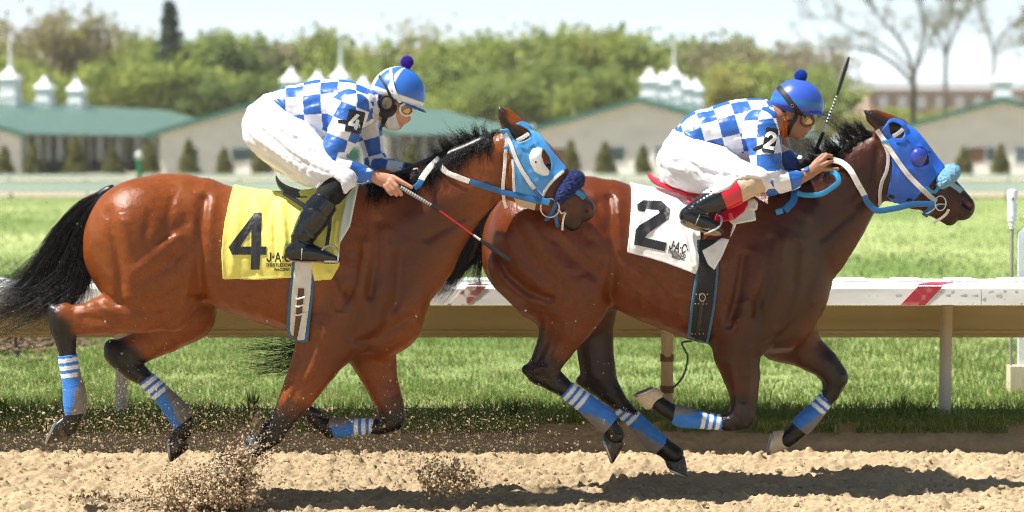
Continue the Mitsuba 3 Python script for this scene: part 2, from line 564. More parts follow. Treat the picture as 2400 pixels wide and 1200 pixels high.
# track: harrowed sand with clods and hoof scuffs
h = 0.0122
xs, ys = np.arange(-3.5, 3.5, h), np.arange(-1.15, 1.86, h)
X, Yg = np.meshgrid(xs, ys, indexing='ij')
q = np.stack([X, Yg, 0 * X], -1)
z = 0.022 * (meshkit.fbm(q * [5, 9, 1], 3, 1) - 0.5) + 0.022 * (meshkit.fbm(q * [22, 26, 1], 2, 4) - 0.5)
z += 0.032 * np.abs(meshkit.fbm(q * [1.6, 3.4, 1], 2, 8) - 0.5)
for i in range(26000):
    r = rng.choice([0.007, 0.010, 0.014, 0.021], p=[.5, .3, .15, .05]) * rng.uniform(.8, 1.3)
    cx, cy = rng.uniform(-3.5, 3.5), rng.uniform(-1.1, 1.5)
    i0, i1 = int((cx - r + 3.5) / h), int((cx + r + 3.5) / h) + 2
    j0, j1 = int((cy - r + 1.15) / h), int((cy + r + 1.15) / h) + 2
    sl = (slice(max(i0, 0), i1), slice(max(j0, 0), j1))
    d2 = ((X[sl] - cx) ** 2 + (Yg[sl] - cy) ** 2) / r ** 2
    z[sl] += r * 0.75 * np.sqrt(np.clip(1 - d2, 0, 1))
for i in range(420):     # scuffs
    r = rng.uniform(0.03, 0.075)
    cx, cy = rng.uniform(-3.4, 3.4), rng.uniform(-1.0, 1.1)
    d2 = ((X - cx) ** 2 * 0.6 + (Yg - cy) ** 2) / r ** 2 if False else None
    i0, i1, j0, j1 = int((cx - 3 * r + 3.5) / h), int((cx + 3 * r + 3.5) / h), int((cy - 2 * r + 1.15) / h), int((cy + 2 * r + 1.15) / h)
    sl = (slice(max(i0, 0), max(i1, 1)), slice(max(j0, 0), max(j1, 1)))
    d2 = ((X[sl] - cx) ** 2 * 0.4 + (Yg[sl] - cy) ** 2) / r ** 2
    z[sl] -= 0.022 * np.exp(-d2 * 1.6)
edge = 1.60 + 0.10 * (meshkit.fbm(q * [1.7, 0, 1] + 3, 3, 9) - 0.5)
rise = np.clip((Yg - edge + 0.10) / 0.22, 0, 1)
z += 0.015 * np.exp(-((Yg - 1.22) / 0.12) ** 2) - 0.02 * np.exp(-((Yg - 1.42) / 0.08) ** 2)
z = z * (1 - 0.6 * rise) + 0.125 * rise ** 0.7 + 0.02 * rise * (meshkit.fbm(q * [14, 14, 1], 3, 3) - 0.5)
z -= 0.085 * np.clip((1.34 - Yg) / 0.7, 0, 1)
TRACK = (xs, ys, z)
nx, ny = X.shape
idx = np.arange(nx * ny).reshape(nx, ny)
quad = np.stack([idx[:-1, :-1], idx[1:, :-1], idx[1:, 1:], idx[:-1, 1:]], -1).reshape(-1, 4)
tm = M(np.stack([X, Yg, z], -1).reshape(-1, 3), np.vstack([quad[:, [0, 1, 2]], quad[:, [0, 2, 3]]]))
add('track', tm, 'm_soil', smooth=True, kind='structure', label='raked pale sand racetrack surface full of clods')
# the rest of the track, outside the raked strip
m = cat_m([box(-40, 40, -18, -1.14, -0.4, -0.098), box(-40, -3.49, -1.139, 1.7, -0.4, -0.06), box(3.49, 40, -1.139, 1.7, -0.4, -0.06)])
add('track_margin', m, 'm_soil', kind='structure', label='plain sand of the track away from the rail')


def ground_z(x, y):
    i = np.clip(((np.asarray(x) + 3.5) / h).astype(int), 0, nx - 1)
    j = np.clip(((np.asarray(y) + 1.15) / h).astype(int), 0, ny - 1)
    return TRACK[2][i, j]


# loose clods
ico = trimesh.creation.icosphere(subdivisions=0)


def clods(pos, r, rg, squash=0.8):
    n = len(pos)
    jit = rg.uniform(0.6, 1.25, (n, len(ico.vertices), 1))
    v = ico.vertices[None] * jit * r[:, None, None]
    v[..., 2] *= squash
    v = v + pos[:, None]
    f = ico.faces[None] + (np.arange(n) * len(ico.vertices))[:, None, None]
    return M(v.reshape(-1, 3), f.reshape(-1, 3))


n = 5600
cx, cy = rng.uniform(-3.4, 3.4, n), rng.uniform(-1.1, 1.45, n)
r = rng.choice([0.004, 0.006, 0.010, 0.016], n, p=[.45, .35, .16, .04]) * rng.uniform(.8, 1.25, n)
add('loose_clods', clods(np.stack([cx, cy, ground_z(cx, cy) + r * 0.35], 1), r, rng), 'm_soil', smooth=False, kind='stuff',
    label='small loose clods of sand strewn over the track')

# infield: one sheet to the horizon
gx = np.unique(np.r_[np.linspace(-600, -8, 24), np.linspace(-8, 8, 90), np.linspace(8, 600, 24)])
gy = np.unique(np.r_[np.linspace(1.74, 12, 60), np.geomspace(12, 900, 50)])
X, Yg = np.meshgrid(gx, gy, indexing='ij')
z = 0.12 + 0.05 * (meshkit.fbm(np.stack([X, Yg, 0 * X], -1) * [0.9, 0.7, 1], 3, 5) - 0.5) * np.clip((Yg - 1.7) / 1.5, 0.1, 1)
z[:, 0] = 0.07
nx2, ny2 = X.shape
idx = np.arange(nx2 * ny2).reshape(nx2, ny2)
quad = np.stack([idx[:-1, :-1], idx[1:, :-1], idx[1:, 1:], idx[:-1, 1:]], -1).reshape(-1, 4)
add('infield_ground', M(np.stack([X, Yg, z], -1).reshape(-1, 3), np.vstack([quad[:, [0, 1, 2]], quad[:, [0, 2, 3]]])), 'm_turf', smooth=True,
    kind='structure', label='green turf of the infield')


def blades(x, y, z, hgt, wid, lean, col, rg):
    """grass blades as bent ribbons of three triangles"""
    n = len(x)
    a = rg.uniform(0, 6.283, n)
    b = rg.uniform(0, 6.283, n)
    sx, sy = np.cos(a) * wid / 2, np.sin(a) * wid / 2
    lx, ly = np.cos(b) * lean * hgt, np.sin(b) * lean * hgt
    c0 = np.stack([x, y, z], 1)
    s = np.stack([sx, sy, 0 * sx], 1)
    c1 = c0 + np.stack([lx * .35, ly * .35, hgt * .6], 1)
    c2 = c0 + np.stack([lx, ly, hgt * (1 - 0.3 * lean)], 1)
    v = np.stack([c0 - s, c0 + s, c1 + s * .8, c1 - s * .8, c2], 1).reshape(-1, 3)
    f = (np.arange(n) * 5)[:, None, None] + np.array([[0, 1, 2], [0, 2, 3], [3, 2, 4]])[None]
    return M(v, f.reshape(-1, 3)), np.repeat(col, 5, 0)


def green(n, rg, x, y):
    t = np.clip(0.55 * meshkit.fbm(np.stack([x * .8, y * .6, 0 * x], 1) + 9, 3, 2) + 0.5 * rg.random(n) - 0.02, 0, 1)[:, None]
    c = np.array([0.10, 0.18, 0.035]) * (1 - t) + np.array([0.33, 0.41, 0.13]) * t
    dry = (rg.random(n) < 0.07)[:, None]
    return np.where(dry, [0.42, 0.38, 0.2], c)


nb = 95000
y = 1.66 + 7.6 * rng.random(nb) ** 1.35
x = rng.uniform(-1, 1, nb) * (0.232 * (y + 12) + 0.25)
edge_in = 1.70 + 0.16 * (meshkit.fbm(np.stack([x * 1.7, 0 * x, 0 * x], 1) + 3, 3, 9) - 0.5) + 0.06 * rng.random(nb)
ok = y > edge_in
x, y = x[ok], y[ok]
clump = meshkit.fbm(np.stack([x * 2.2, y * 2.2, 0 * x], 1), 3, 12)
hg = (0.035 + 0.10 * np.clip(clump - 0.25, 0, 1)) * rng.uniform(.6, 1.4, len(x)) * np.where(y < 3.6, 1.25, 1.0)
tall = rng.random(len(x)) < 0.02
hg = np.where(tall, hg * 1.9, hg)
g1, c1 = blades(x, y, np.full(len(x), 0.105), hg, rng.uniform(.004, .008, len(x)), rng.uniform(.2, 1.0, len(x)), green(len(x), rng, x, y), rng)
# a ragged fringe hanging over the bank
nf = 5000
x = rng.uniform(-3.4, 3.4, nf)
y = 1.60 + 0.16 * (meshkit.fbm(np.stack([x * 1.7, 0 * x, 0 * x], 1) + 3, 3, 9) - 0.5) + rng.uniform(0, 0.12, nf)
keep = meshkit.fbm(np.stack([x * 2.4, 0 * x, 0 * x], 1) + 30, 2, 3) > 0.40
x, y = x[keep], y[keep]
g2, c2 = blades(x, y, np.full(len(x), 0.09), rng.uniform(.04, .12, len(x)), rng.uniform(.004, .008, len(x)), rng.uniform(.5, 1.3, len(x)), green(len(x), rng, x, y), rng)
# far turf, coarser
nf = 26000
y = 15 * np.exp(rng.random(nf) * math.log(80 / 15.0))
x = rng.uniform(-1, 1, nf) * (0.225 * (y + 12) + 0.5)
hg = rng.uniform(.03, .08, nf) * (0.5 + meshkit.fbm(np.stack([x * .5, y * .25, 0 * x], 1), 2, 12))
g3, c3 = blades(x, y, np.full(nf, 0.11), hg, rng.uniform(.010, .02, nf) * (1 + y / 40), rng.uniform(.2, .8, nf), green(nf, rng, x, y), rng)
add('grass', cat_m([g1, g2, g3]), 'm_blade', color=np.vstack([c1, c2, c3]), kind='stuff', label='bright green grass of the infield along the rail')

# broad-leaved weeds by the rail
WL = ['spiky weed with long narrow leaves left of the right rail post', 'small spiky weed close to the right rail post', 'pale leafy weed at the left edge under the rail',
      'bushy weed standing in the grass behind the trailing forelegs', 'thin upright weed between the two horses']
for i, (px, py, sc, nl) in enumerate([(2108, 948, .17, 13), (2160, 940, .12, 8), (18, 940, .15, 9), (590, 905, .2, 16), (1205, 900, .15, 9)]):
    c = P(px, py, 2.1)
    ms = []
    for k in range(nl):
        a, L = rng.uniform(0, 6.28), sc * rng.uniform(.6, 1.1)
        t = np.linspace(0, 1, 6)
        b = rng.uniform(.2, .6)
        pts = np.stack([c[0] + np.cos(a) * L * b * t ** 1.4, c[1] + np.sin(a) * L * b * t ** 1.4, 0.10 + L * t * (1 - .3 * b * t)], 1)
        ms.append(strap_mesh(pts, 0.012 * np.sin(np.pi * (0.12 + 0.86 * t)) * (1 + .2 * rng.random()), 0.0012, normal=(-np.sin(a) * .2, -1, .3)))
    m = cat_m(ms)
    add('weed', m, 'm_blade', color=np.tile([0.13, 0.22, 0.05], (len(m.vertices), 1)), label=WL[i], cat='weed')

# ------------------------------------------------------------------ running rail beside the track
mat('m_rail_white', mikit.proc(lambda p, n, uv: mixc((0.62, 0.61, 0.57), (0.83, 0.84, 0.82), dr.clip(fb(p.x * 3, p.y * 6, p.z * 14, 3) * 1.7 - 0.15, 0, 1)) * (1 - 0.45 * ss(0.72, 0.80, nz(p.x * 45, p.y * 45, p.z * 45)) * ss(0.45, 0.6, fb(p.x * 2, p.y * 2, p.z * 9, 2)))), 0.45, 0.4)
mat('m_rail_tan', mikit.proc(lambda p, n, uv: mixc((0.36, 0.26, 0.11), (0.52, 0.41, 0.21), fb(p.x * 1.5, p.y * 4, p.z * 9, 3))), 0.7, 0.3)
mat('m_rail_lid', (0.62, 0.70, 0.66), 0.5, 0.4)
mat('m_stripe', mikit.proc(lambda p, n, uv: mixc((0.42, 0.035, 0.055), (0.56, 0.16, 0.16), ss(0.55, 0.8, fb(p.x * 25, p.y * 10, p.z * 25, 3)))), 0.5, 0.4)
mat('m_stripe_old', mikit.proc(lambda p, n, uv: mixc((0.30, 0.09, 0.08), (0.70, 0.66, 0.62), ss(0.40, 0.62, fb(p.x * 22, p.y * 10, p.z * 22, 3)))), 0.6, 0.3)


def post_fn(p, n, uv):
    g = fb(p.x * 6, p.y * 6, p.z * 5, 3)
    base = mixc((0.46, 0.45, 0.42), (0.62, 0.61, 0.58), g)
    tan_top = ss(0.35, 0.75, p.z + 0.35 * (g - 0.5))  # grey post turns tan towards its top, with a ragged change
    return mixc(base, (0.46, 0.30, 0.12), tan_top * 0.75)


mat('m_post', mikit.proc(post_fn), 0.6, 0.4)
mat('m_post_rust', mikit.proc(lambda p, n, uv: mixc((0.50, 0.33, 0.16), (0.60, 0.50, 0.36), fb(p.x * 9, p.y * 9, p.z * 7, 3))), 0.75, 0.3)
mat('m_dark', (0.035, 0.034, 0.033), 0.5, 0.4)
RY, RZ = 1.31, 0.9495
RL = 6.5
prof = [(RY, 0.8385), (RY + .002, RZ - .022), (RY + .022, RZ), (RY + .40, RZ + .012), (RY + 1.20, 0.78), (RY + 1.20, 0.76), (RY + .40, RZ - .012), (RY + .05, RZ - .024), (RY + .03, 0.8385)]
pp = np.array(prof)
ringA = np.stack([np.full(len(pp), -RL), pp[:, 0], pp[:, 1]], 1)
edges = np.arange(-RL, RL + .1, 1.3)
labels['safety_rail'] = {'label': 'long white safety rail with a sloped cover on leaning posts beside the track', 'category': 'rail'}
for a, b in zip(edges[:-1], edges[1:]):
    add('safety_rail__cover_panel', ring_loft([ringA * [0, 1, 1] + [a + .002, 0, 0], ringA * [0, 1, 1] + [b - .002, 0, 0]]), 'm_rail_white')
add('safety_rail__back_panel', box(-RL, RL, RY + 1.192, RY + 1.215, 0.608, 0.758), 'm_rail_tan')
for zz, tt in ((0.600, .05), (0.578, .06)):
    add('safety_rail__lower_strip', box(-RL, RL, RY + 1.182 - tt / 4, RY + 1.22, zz - .012, zz + .008), 'm_rail_tan')
add('safety_rail__cover_lining', box(-RL, RL, RY + .06, RY + .38, RZ - .045, RZ - .028), 'm_rail_tan')
for k in range(-21, 22):
    x0 = k * 0.305 + 0.02
    if abs(x0) < RL - .2:
        add('safety_rail__cover_lid', box(x0, x0 + .155, RY + .16, RY + .40, RZ + .008, RZ + .020), 'm_rail_lid')
def stripe_quad(px0, px1, sk):
    a = P([px0, px1, px1 + sk, px0 + sk], [715.5, 715.5, 671, 671], RY - .003)
    m = M(np.vstack([a, a + [0, .004, 0]]), [[0, 1, 2], [0, 2, 3], [4, 6, 5], [4, 7, 6], [0, 4, 5], [0, 5, 1], [1, 5, 6], [1, 6, 2], [2, 6, 7], [2, 7, 3], [3, 7, 4], [3, 4, 0]])
    z0 = RZ + .0045
    w = a[1][0] - a[0][0]
    s = np.linalg.norm(a[3] - a[0]) * 0.6
    b = np.array([[a[3][0], RY + .02, z0], [a[2][0], RY + .02, z0], [a[2][0] + s, RY + .15, z0 + .004], [a[3][0] + s, RY + .15, z0 + .004]])
    m2 = M(np.vstack([b, b - [0, 0, .003]]), m.faces[:, ::-1])
    return cat_m([fix(m), fix(m2)])
add('safety_rail__painted_stripe', stripe_quad(2110, 2168, 42), 'm_stripe', label='red slanted stripe painted on the rail')
add('safety_rail__painted_stripe', stripe_quad(1048, 1095, 46), 'm_stripe_old', label='worn faded red stripe on the rail')
PY = 2.28
for px, rusty in ((285, 0), (1563, 1), (2215, 0), (-365, 0), (2870, 0)):
    c = P(px, 975, PY)
    r = .0365
    pts = [[c[0], PY + .02, 0.02], [c[0], PY, .4], [c[0], PY - .02, .74], [c[0], PY - .10, .862]]
    m = tube(pts, [r * 1.02, r, r, r], 18)
    if not rusty:
        add('safety_rail__post', m, 'm_post', smooth=50)
    else:
        k = add('safety_rail__post', m, 'm_post_rust', smooth=50, label='rusty brown rail post with two dark bands')
        for py in (838, 912):
            z0 = P(px, py, PY)[2]
            mm = tube([[c[0], PY, z0 - .022], [c[0], PY, z0 + .022]], r + .004, 18)
            add(k + '__band', mm, 'm_rust', smooth=50)
mat('m_rust', mikit.proc(lambda p, n, uv: mixc((0.13, 0.06, 0.035), (0.25, 0.13, 0.08), fb(p.x * 40, p.y * 40, p.z * 40, 3))), 0.8, 0.2)
mat('m_hose', (0.05, 0.09, 0.06), 0.5, 0.4)
hp = spline([tuple(P(a, b, 2.16)) for a, b in ((1622, 800), (1598, 806), (1606, 822), (1612, 838), (1606, 870), (1594, 892), (1578, 908))], 40)
add('hose', tube(hp, .0062, 8), 'm_hose', smooth=50, label='thin dark green hose dangling from the rail by the rusty post', cat='hose')

# marker pole, sign board and odds and ends at the right and left
mat('m_white_paint', mikit.proc(lambda p, n, uv: mixc((0.74, 0.75, 0.74), (0.84, 0.85, 0.84), fb(p.x * 12, p.y * 12, p.z * 12, 2))), 0.5, 0.4)
mat('m_pipe', (0.30, 0.27, 0.22), 0.45, 0.5)
mat('m_old_wood', mikit.proc(lambda p, n, uv: mixc((0.40, 0.33, 0.22), (0.62, 0.54, 0.40), fb(p.x * 60, p.y * 10, p.z * 7, 3))), 0.85, 0.2)
SY = 3.6
c = P(2371, 640, SY)
s = mpp(SY)
top = P(2371, 455, SY)[2]
labels['marker_pole'] = {'label': 'grey pole topped with a white plastic cap by the right edge', 'category': 'pole'}
add('marker_pole__pole', tube([[c[0], SY, .1], [c[0], SY, top - .1]], .0115, 10), 'm_pipe', smooth=50)
R = .031
pf = [(0, 0), (R * .55, 0), (R * .55, .02), (R * .7, .022), (R * .7, .045), (R * .9, .05), (R * .9, .075), (R, .08), (R, .185), (R * 1.1, .19), (R * 1.1, .24), (R * .85, .254), (0, .257)]
m = revolve(pf, 24)
m.apply_translation([c[0], SY, top - .225])
k = add('marker_pole__cap', m, 'm_white_paint', smooth=30)
m = trimesh.creation.cylinder(radius=.007, height=.012, sections=12)
m.apply_transform(trimesh.transformations.rotation_matrix(np.pi / 2, [1, 0, 0]))
m.apply_translation([c[0] - .003, SY - R * 1.04, top - .03])
add('marker_pole__cap__hole', m, 'm_dark')
c0 = P(2384, 900, SY)
labels['sign_board'] = {'label': 'white board with a slanted corner on a weathered wooden foot, cut by the right edge', 'category': 'board'}
pts = PX([(2385, 925), (2385, 548), (2412, 520), (2520, 520), (2520, 925)], SY)
import shapely
m = trimesh.creation.extrude_polygon(shapely.Polygon(pts), .05)
m.vertices = m.vertices[:, [0, 2, 1]] * [1, 1, 1]
m = fix(m)
m.apply_translation([0, SY - .025, 0])
add('sign_board__panel', m, 'm_white_paint')
for k in range(3):
    a, b = P(2366 + k * 58, 952, SY - .04), P(2366 + k * 58 + 56, 858, SY - .04)
    add('sign_board__wood_block', box(a[0], b[0], SY - .06 + .004 * (k % 2), SY + .07, max(a[2], .02), b[2] + .004 * k), 'm_old_wood')
mat('m_mulch', mikit.proc(lambda p, n, uv: mixc((0.10, 0.065, 0.04), (0.22, 0.16, 0.11), nz(p.x * 60, p.y * 60, p.z * 60))), 0.95, 0.1)
n = 1500
c = P(20, 800, 7.2)
x, y = c[0] + rng.normal(0, .32, n), c[1] + rng.normal(0, .5, n)
r = rng.uniform(.012, .04, n)
add('mulch', clods(np.stack([x, y, .12 + .1 * np.exp(-((x - c[0]) / .45) ** 2) * rng.random(n)], 1), r, rng, .5), 'm_mulch', kind='stuff', label='patch of dark brown mulch in the turf under the rail at left')
c = P(37, 815, 6.2)
m = cat_m([trimesh.creation.cylinder(radius=.013, height=.16, sections=12).apply_translation([0, 0, .08]), trimesh.creation.cylinder(radius=.02, height=.02, sections=12).apply_translation([0, 0, .16]),
           trimesh.creation.cone(radius=.028, height=.05, sections=12).apply_translation([0, 0, 0.0])])
m.apply_translation([c[0], c[1], .13])
add('sprinkler', m, 'm_dark', smooth=40, label='small dark sprinkler head standing at the mulch patch', cat='sprinkler')
# green post with a white top, far infield left
c = P(326, 420, 60)
labels['hydrant_post'] = {'label': 'slim green post with a round white top above the left horse', 'category': 'post'}
mat('m_green_post', (0.02, 0.22, 0.12), 0.5, 0.4)
z1, z2 = P(326, 376, 60)[2], P(326, 354, 60)[2]
add('hydrant_post__pole', tube([[c[0], 60, .1], [c[0], 60, z1]], .07, 12), 'm_green_post', smooth=50)
m = trimesh.creation.icosphere(2, radius=1).apply_scale([.1, .1, (z2 - z1) / 2]).apply_translation([c[0], 60, (z1 + z2) / 2])
add('hydrant_post__top', m, 'm_white_paint', smooth=True)

# ------------------------------------------------------------------ the far running rail and the stable road
FY = 63.0
mat('m_far_rail', (0.70, 0.76, 0.72), 0.5, 0.4)
labels['far_rail'] = {'label': 'pale rail crossing the infield in front of the stables', 'category': 'rail'}
add('far_rail__top_rail', box(-45, 45, FY, FY + .16, .80, .92), 'm_far_rail')
add('far_rail__cover', ring_loft([np.array([[x, FY + .02, .36], [x, FY + .02, .68], [x, FY + .1, .72], [x, FY + .5, .70], [x, FY + .5, .66], [x, FY + .1, .36]]) for x in (-45, 45)]), 'm_far_rail')
for k in range(-9, 10):
    x = k * 2.4 + 1.1
    add('far_rail__post', tube([[x, FY + .55, .1], [x, FY + .3, .45], [x, FY + .1, .86]], .04, 8), 'm_far_rail')
mat('m_road', mikit.proc(lambda p, n, uv: mixc((0.24, 0.20, 0.14), (0.31, 0.27, 0.19), fb(p.x * .8, p.y * .8, 0.0, 3))), 0.9, 0.1)
add('stable_road', M([[-220, 92, .16], [260, 92, .16], [260, 330, .16], [-220, 330, .16]], [[0, 1, 2], [0, 2, 3]]), 'm_road', kind='structure', label='pale dirt yard around the stables')
add('far_track', M([[-220, 66, .155], [260, 66, .155], [260, 82, .155], [-220, 82, .155]], [[0, 1, 2], [0, 2, 3]]), 'm_road', kind='structure', label='strip of dirt behind the far rail')

# ------------------------------------------------------------------ stable barns
AX = math.atan(1145 / FPX)
mat('m_barn_wall', mikit.proc(lambda p, n, uv: mi.Color3f(0.88, 0.85, 0.775) * (0.92 + 0.12 * nz(p.x * 1.5, p.y * 1.5, p.z * 1.5))), 0.8, 0.2)
mat('m_barn_roof', (0.095, 0.165, 0.132), 0.45, 0.4)
mat('m_trim', (0.06, 0.16, 0.12), 0.5, 0.4)
mat('m_soffit', (0.42, 0.40, 0.36), 0.8, 0.2)
mat('m_cupola', (0.80, 0.81, 0.81), 0.5, 0.3)
mat('m_window', (0.10, 0.15, 0.15), 0.2, 0.6)
mat('m_shutter', (0.05, 0.22, 0.14), 0.6, 0.3)
mat('m_brown_door', (0.26, 0.16, 0.10), 0.7, 0.3)
mat('m_stall_white', (0.80, 0.82, 0.84), 0.6, 0.3)
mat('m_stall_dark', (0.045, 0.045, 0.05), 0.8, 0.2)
mat('m_post_brown', (0.17, 0.15, 0.12), 0.8, 0.2)
HW, EZ, PZ, BL = 7.3, 2.72, 4.72, 46.0
BU = np.array([math.sin(AX), math.cos(AX)])
BV = np.array([math.cos(AX), -math.sin(AX)])


def barn(pc, label, holes):
    root = 'stable_barn' if 'stable_barn' not in labels else f"stable_barn_{sum(k.startswith('stable_barn') for k in labels):03d}"
    labels[root] = {'label': label, 'category': 'barn', 'group': 'cream stables with green roofs'}
    o = P(pc, 400, 136.0)[:2]

    def W(v):            # local (lateral, along, z) to world
        v = np.asarray(v, float)
        return np.concatenate([o + v[..., :1] * BV + v[..., 1:2] * BU, v[..., 2:]], -1)

    def put(part, m, mt, **kw):
        m = m.copy()
        m.vertices = W(m.vertices)
        return add(root + '__' + part, fix(m), mt, **kw)
    # walls: gable ends and long sides
    g = np.array([[-HW, 0, .1], [HW, 0, .1], [HW, 0, EZ], [0, 0, PZ], [-HW, 0, EZ]])
    put('gable_wall', ring_loft([g, g + [0, .2, 0]]), 'm_barn_wall')
    put('rear_wall', ring_loft([g + [0, BL - .2, 0], g + [0, BL, 0]]), 'm_barn_wall')
    put('side_wall', box(-HW, -HW + .2, .21, BL - .21, .1, EZ - .01), 'm_barn_wall')
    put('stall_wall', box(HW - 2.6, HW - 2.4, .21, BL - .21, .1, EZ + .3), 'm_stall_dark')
    # roof
    sl = (PZ - EZ) / HW
    for sgn in (-1, 1):
        e = HW + .7
        q = np.array([[0, -.7, PZ + .13], [sgn * e, -.7, PZ + .13 - sl * e], [sgn * e, -.7, PZ - .02 - sl * e], [0, -.7, PZ - .02]])
        put('roof', ring_loft([q, q + [0, BL + 1.4, 0]]), 'm_barn_roof')
        q2 = np.array([[sgn * .001, -.76, PZ + .16], [sgn * e, -.76, PZ + .16 - sl * e], [sgn * e, -.76, PZ - .16 - sl * e], [sgn * .001, -.76, PZ - .16]])
        put('fascia', ring_loft([q2, q2 + [0, .055, 0]]), 'm_trim')
        q3 = np.array([[sgn * .001, -.68, PZ - .03], [sgn * (e - .06), -.68, PZ - .03 - sl * (e - .06)], [sgn * (e - .06), -.68, PZ - .07 - sl * (e - .06)], [sgn * .001, -.68, PZ - .07]])
        put('soffit', ring_loft([q3, q3 + [0, .67, 0]]), 'm_soffit')
    for k in range(12):   # shed row on the right side
        yy = .1 + k * 3.6
        put('shed_post', box(HW - .15, HW + .05, yy, yy + .22, .1, EZ - .15), 'm_post_brown')
        if k < 11:
            put('stall_panel', box(HW - 2.4, HW - 2.34, yy + .5, yy + 1.6, .95, EZ), 'm_stall_white')
            put('stall_panel', box(HW - 2.4, HW - 2.34, yy + 2.0, yy + 3.1, .95, EZ), 'm_stall_white')
    put('eave_beam', box(HW - .12, HW + .02, .25, BL - .25, EZ - .14, EZ + .05), 'm_trim')
    for x, z0, z1, w, kind in holes:
        if kind == 'window':
            put('window', box(x - w / 2, x + w / 2, -.03, .015, z0, z1), 'm_window')
            f = cat_m([box(x - w / 2 - .08, x + w / 2 + .08, -.06, -.031, z1, z1 + .09), box(x - w / 2 - .08, x + w / 2 + .08, -.06, -.031, z0 - .09, z0),
                       box(x - w / 2 - .08, x - w / 2, -.06, -.031, z0, z1), box(x + w / 2, x + w / 2 + .08, -.06, -.031, z0, z1)])
            put('window_frame', f, 'm_cupola')
        else:
            put('door', box(x - w / 2, x + w / 2, -.045, .015, z0, z1), {'door': 'm_shutter', 'brown': 'm_brown_door'}[kind])
    for i, t in enumerate((4.0, 10.0, 15.5, 21.5, 27.5)):
        W2 = .62 if i == 2 else .56
        zb = PZ - .25
        hb, hr = (1.95, .95) if i == 2 else (1.45, .95)

        def sq(w, z):
            return np.array([[-w, t - w, z], [w, t - w, z], [w, t + w, z], [-w, t + w, z]])
        ck = put('cupola', ring_loft([sq(W2, zb), sq(W2, zb + hb * .38), sq(W2 + .06, zb + hb * .39), sq(W2 + .06, zb + hb * .46), sq(W2 * .86, zb + hb * .47), sq(W2 * .86, zb + hb)]), 'm_cupola')
        mm = ring_loft([sq(W2 + .07, zb + hb), sq(W2 + .09, zb + hb + .07), sq(W2 * .62, zb + hb + hr * .42), sq(W2 * .30, zb + hb + hr * .75), sq(.09 if i == 2 else .03, zb + hb + hr)])
        mm.vertices = W(mm.vertices)
        add(ck + '__cap', fix(mm), 'm_cupola')
        for k in range(4):
            zz = zb + hb * (.53 + .1 * k)
            mm = box(-W2 * .62, W2 * .62, t - W2 * .9, t - W2 * .855, zz, zz + .09)
            mm.vertices = W(mm.vertices)
            add(ck + '__louvre', fix(mm), 'm_stall_white')
        if i == 2:
            mm = ring_loft([sq(.10, zb + hb + hr - .02), sq(.07, zb + hb + hr + .9), sq(.03, zb + hb + hr + 1.9)])
            mm.vertices = W(mm.vertices)
            add(ck + '__spire', fix(mm), 'm_cupola')


barn(-212, 'leftmost stable, its shaded open shed row facing right', [(4.5, .5, 1.5, 1.2, 'window'), (-3, .5, 1.5, 1.2, 'window')])
barn(640, 'stable half hidden behind the rider with the yellow saddle cloth', [(-5.3, .2, 1.75, .95, 'door'), (-1.8, 1.0, 1.75, 1.6, 'window'), (5.0, .9, 1.8, 1.1, 'door')])
barn(1500, 'stable whose gable stands between the two riders', [(-5.2, .95, 1.75, 1.5, 'brown'), (-1.6, .95, 1.8, 1.3, 'window'), (1.6, .95, 1.8, 1.3, 'window'), (5.2, .95, 1.8, 1.3, 'window')])
barn(2350, 'rightmost stable, above the nose of the leading horse', [(-1.6, .9, 1.8, 1.0, 'brown'), (-.75, .9, 1.8, .5, 'window'), (1.2, .9, 1.8, .9, 'window')])

# ------------------------------------------------------------------ planting
scene['m_leaf'] = {'type': 'principledthin', 'base_color': VC, 'diff_trans': 1.0, 'roughness': 0.6, 'eta': 1.35}
mat('m_bark', mikit.proc(lambda p, n, uv: mixc((0.10, 0.08, 0.055), (0.20, 0.165, 0.12), fb(p.x * 3, p.y * 3, p.z * 1.2, 3))), 0.9, 0.2)


def leafcards(c, size, rg, col0, col1, jitter=.25):
    """a small bent leaf spray (two triangles) at each point"""
    n = len(c)
    a = rg.normal(size=(n, 3))
    a /= np.linalg.norm(a, axis=1, keepdims=True)
    b = np.cross(a, rg.normal(size=(n, 3)))
    b /= np.linalg.norm(b, axis=1, keepdims=True)
    s = (size * rg.uniform(.6, 1.4, n))[:, None]
    v = np.stack([c - a * s, c + b * s * .6 + rg.normal(size=(n, 3)) * s * .2, c + a * s, c - b * s * .6], 1).reshape(-1, 3)
    f = (np.arange(n) * 4)[:, None, None] + np.array([[0, 1, 2], [0, 2, 3]])[None]
    t = np.clip(rg.random(n) * .7 + .3 * vnoise(c, .9, 5), 0, 1)[:, None]
    col = np.asarray(col0) * (1 - t) + np.asarray(col1) * t
    return M(v, f.reshape(-1, 3)), np.repeat(col, 4, 0)


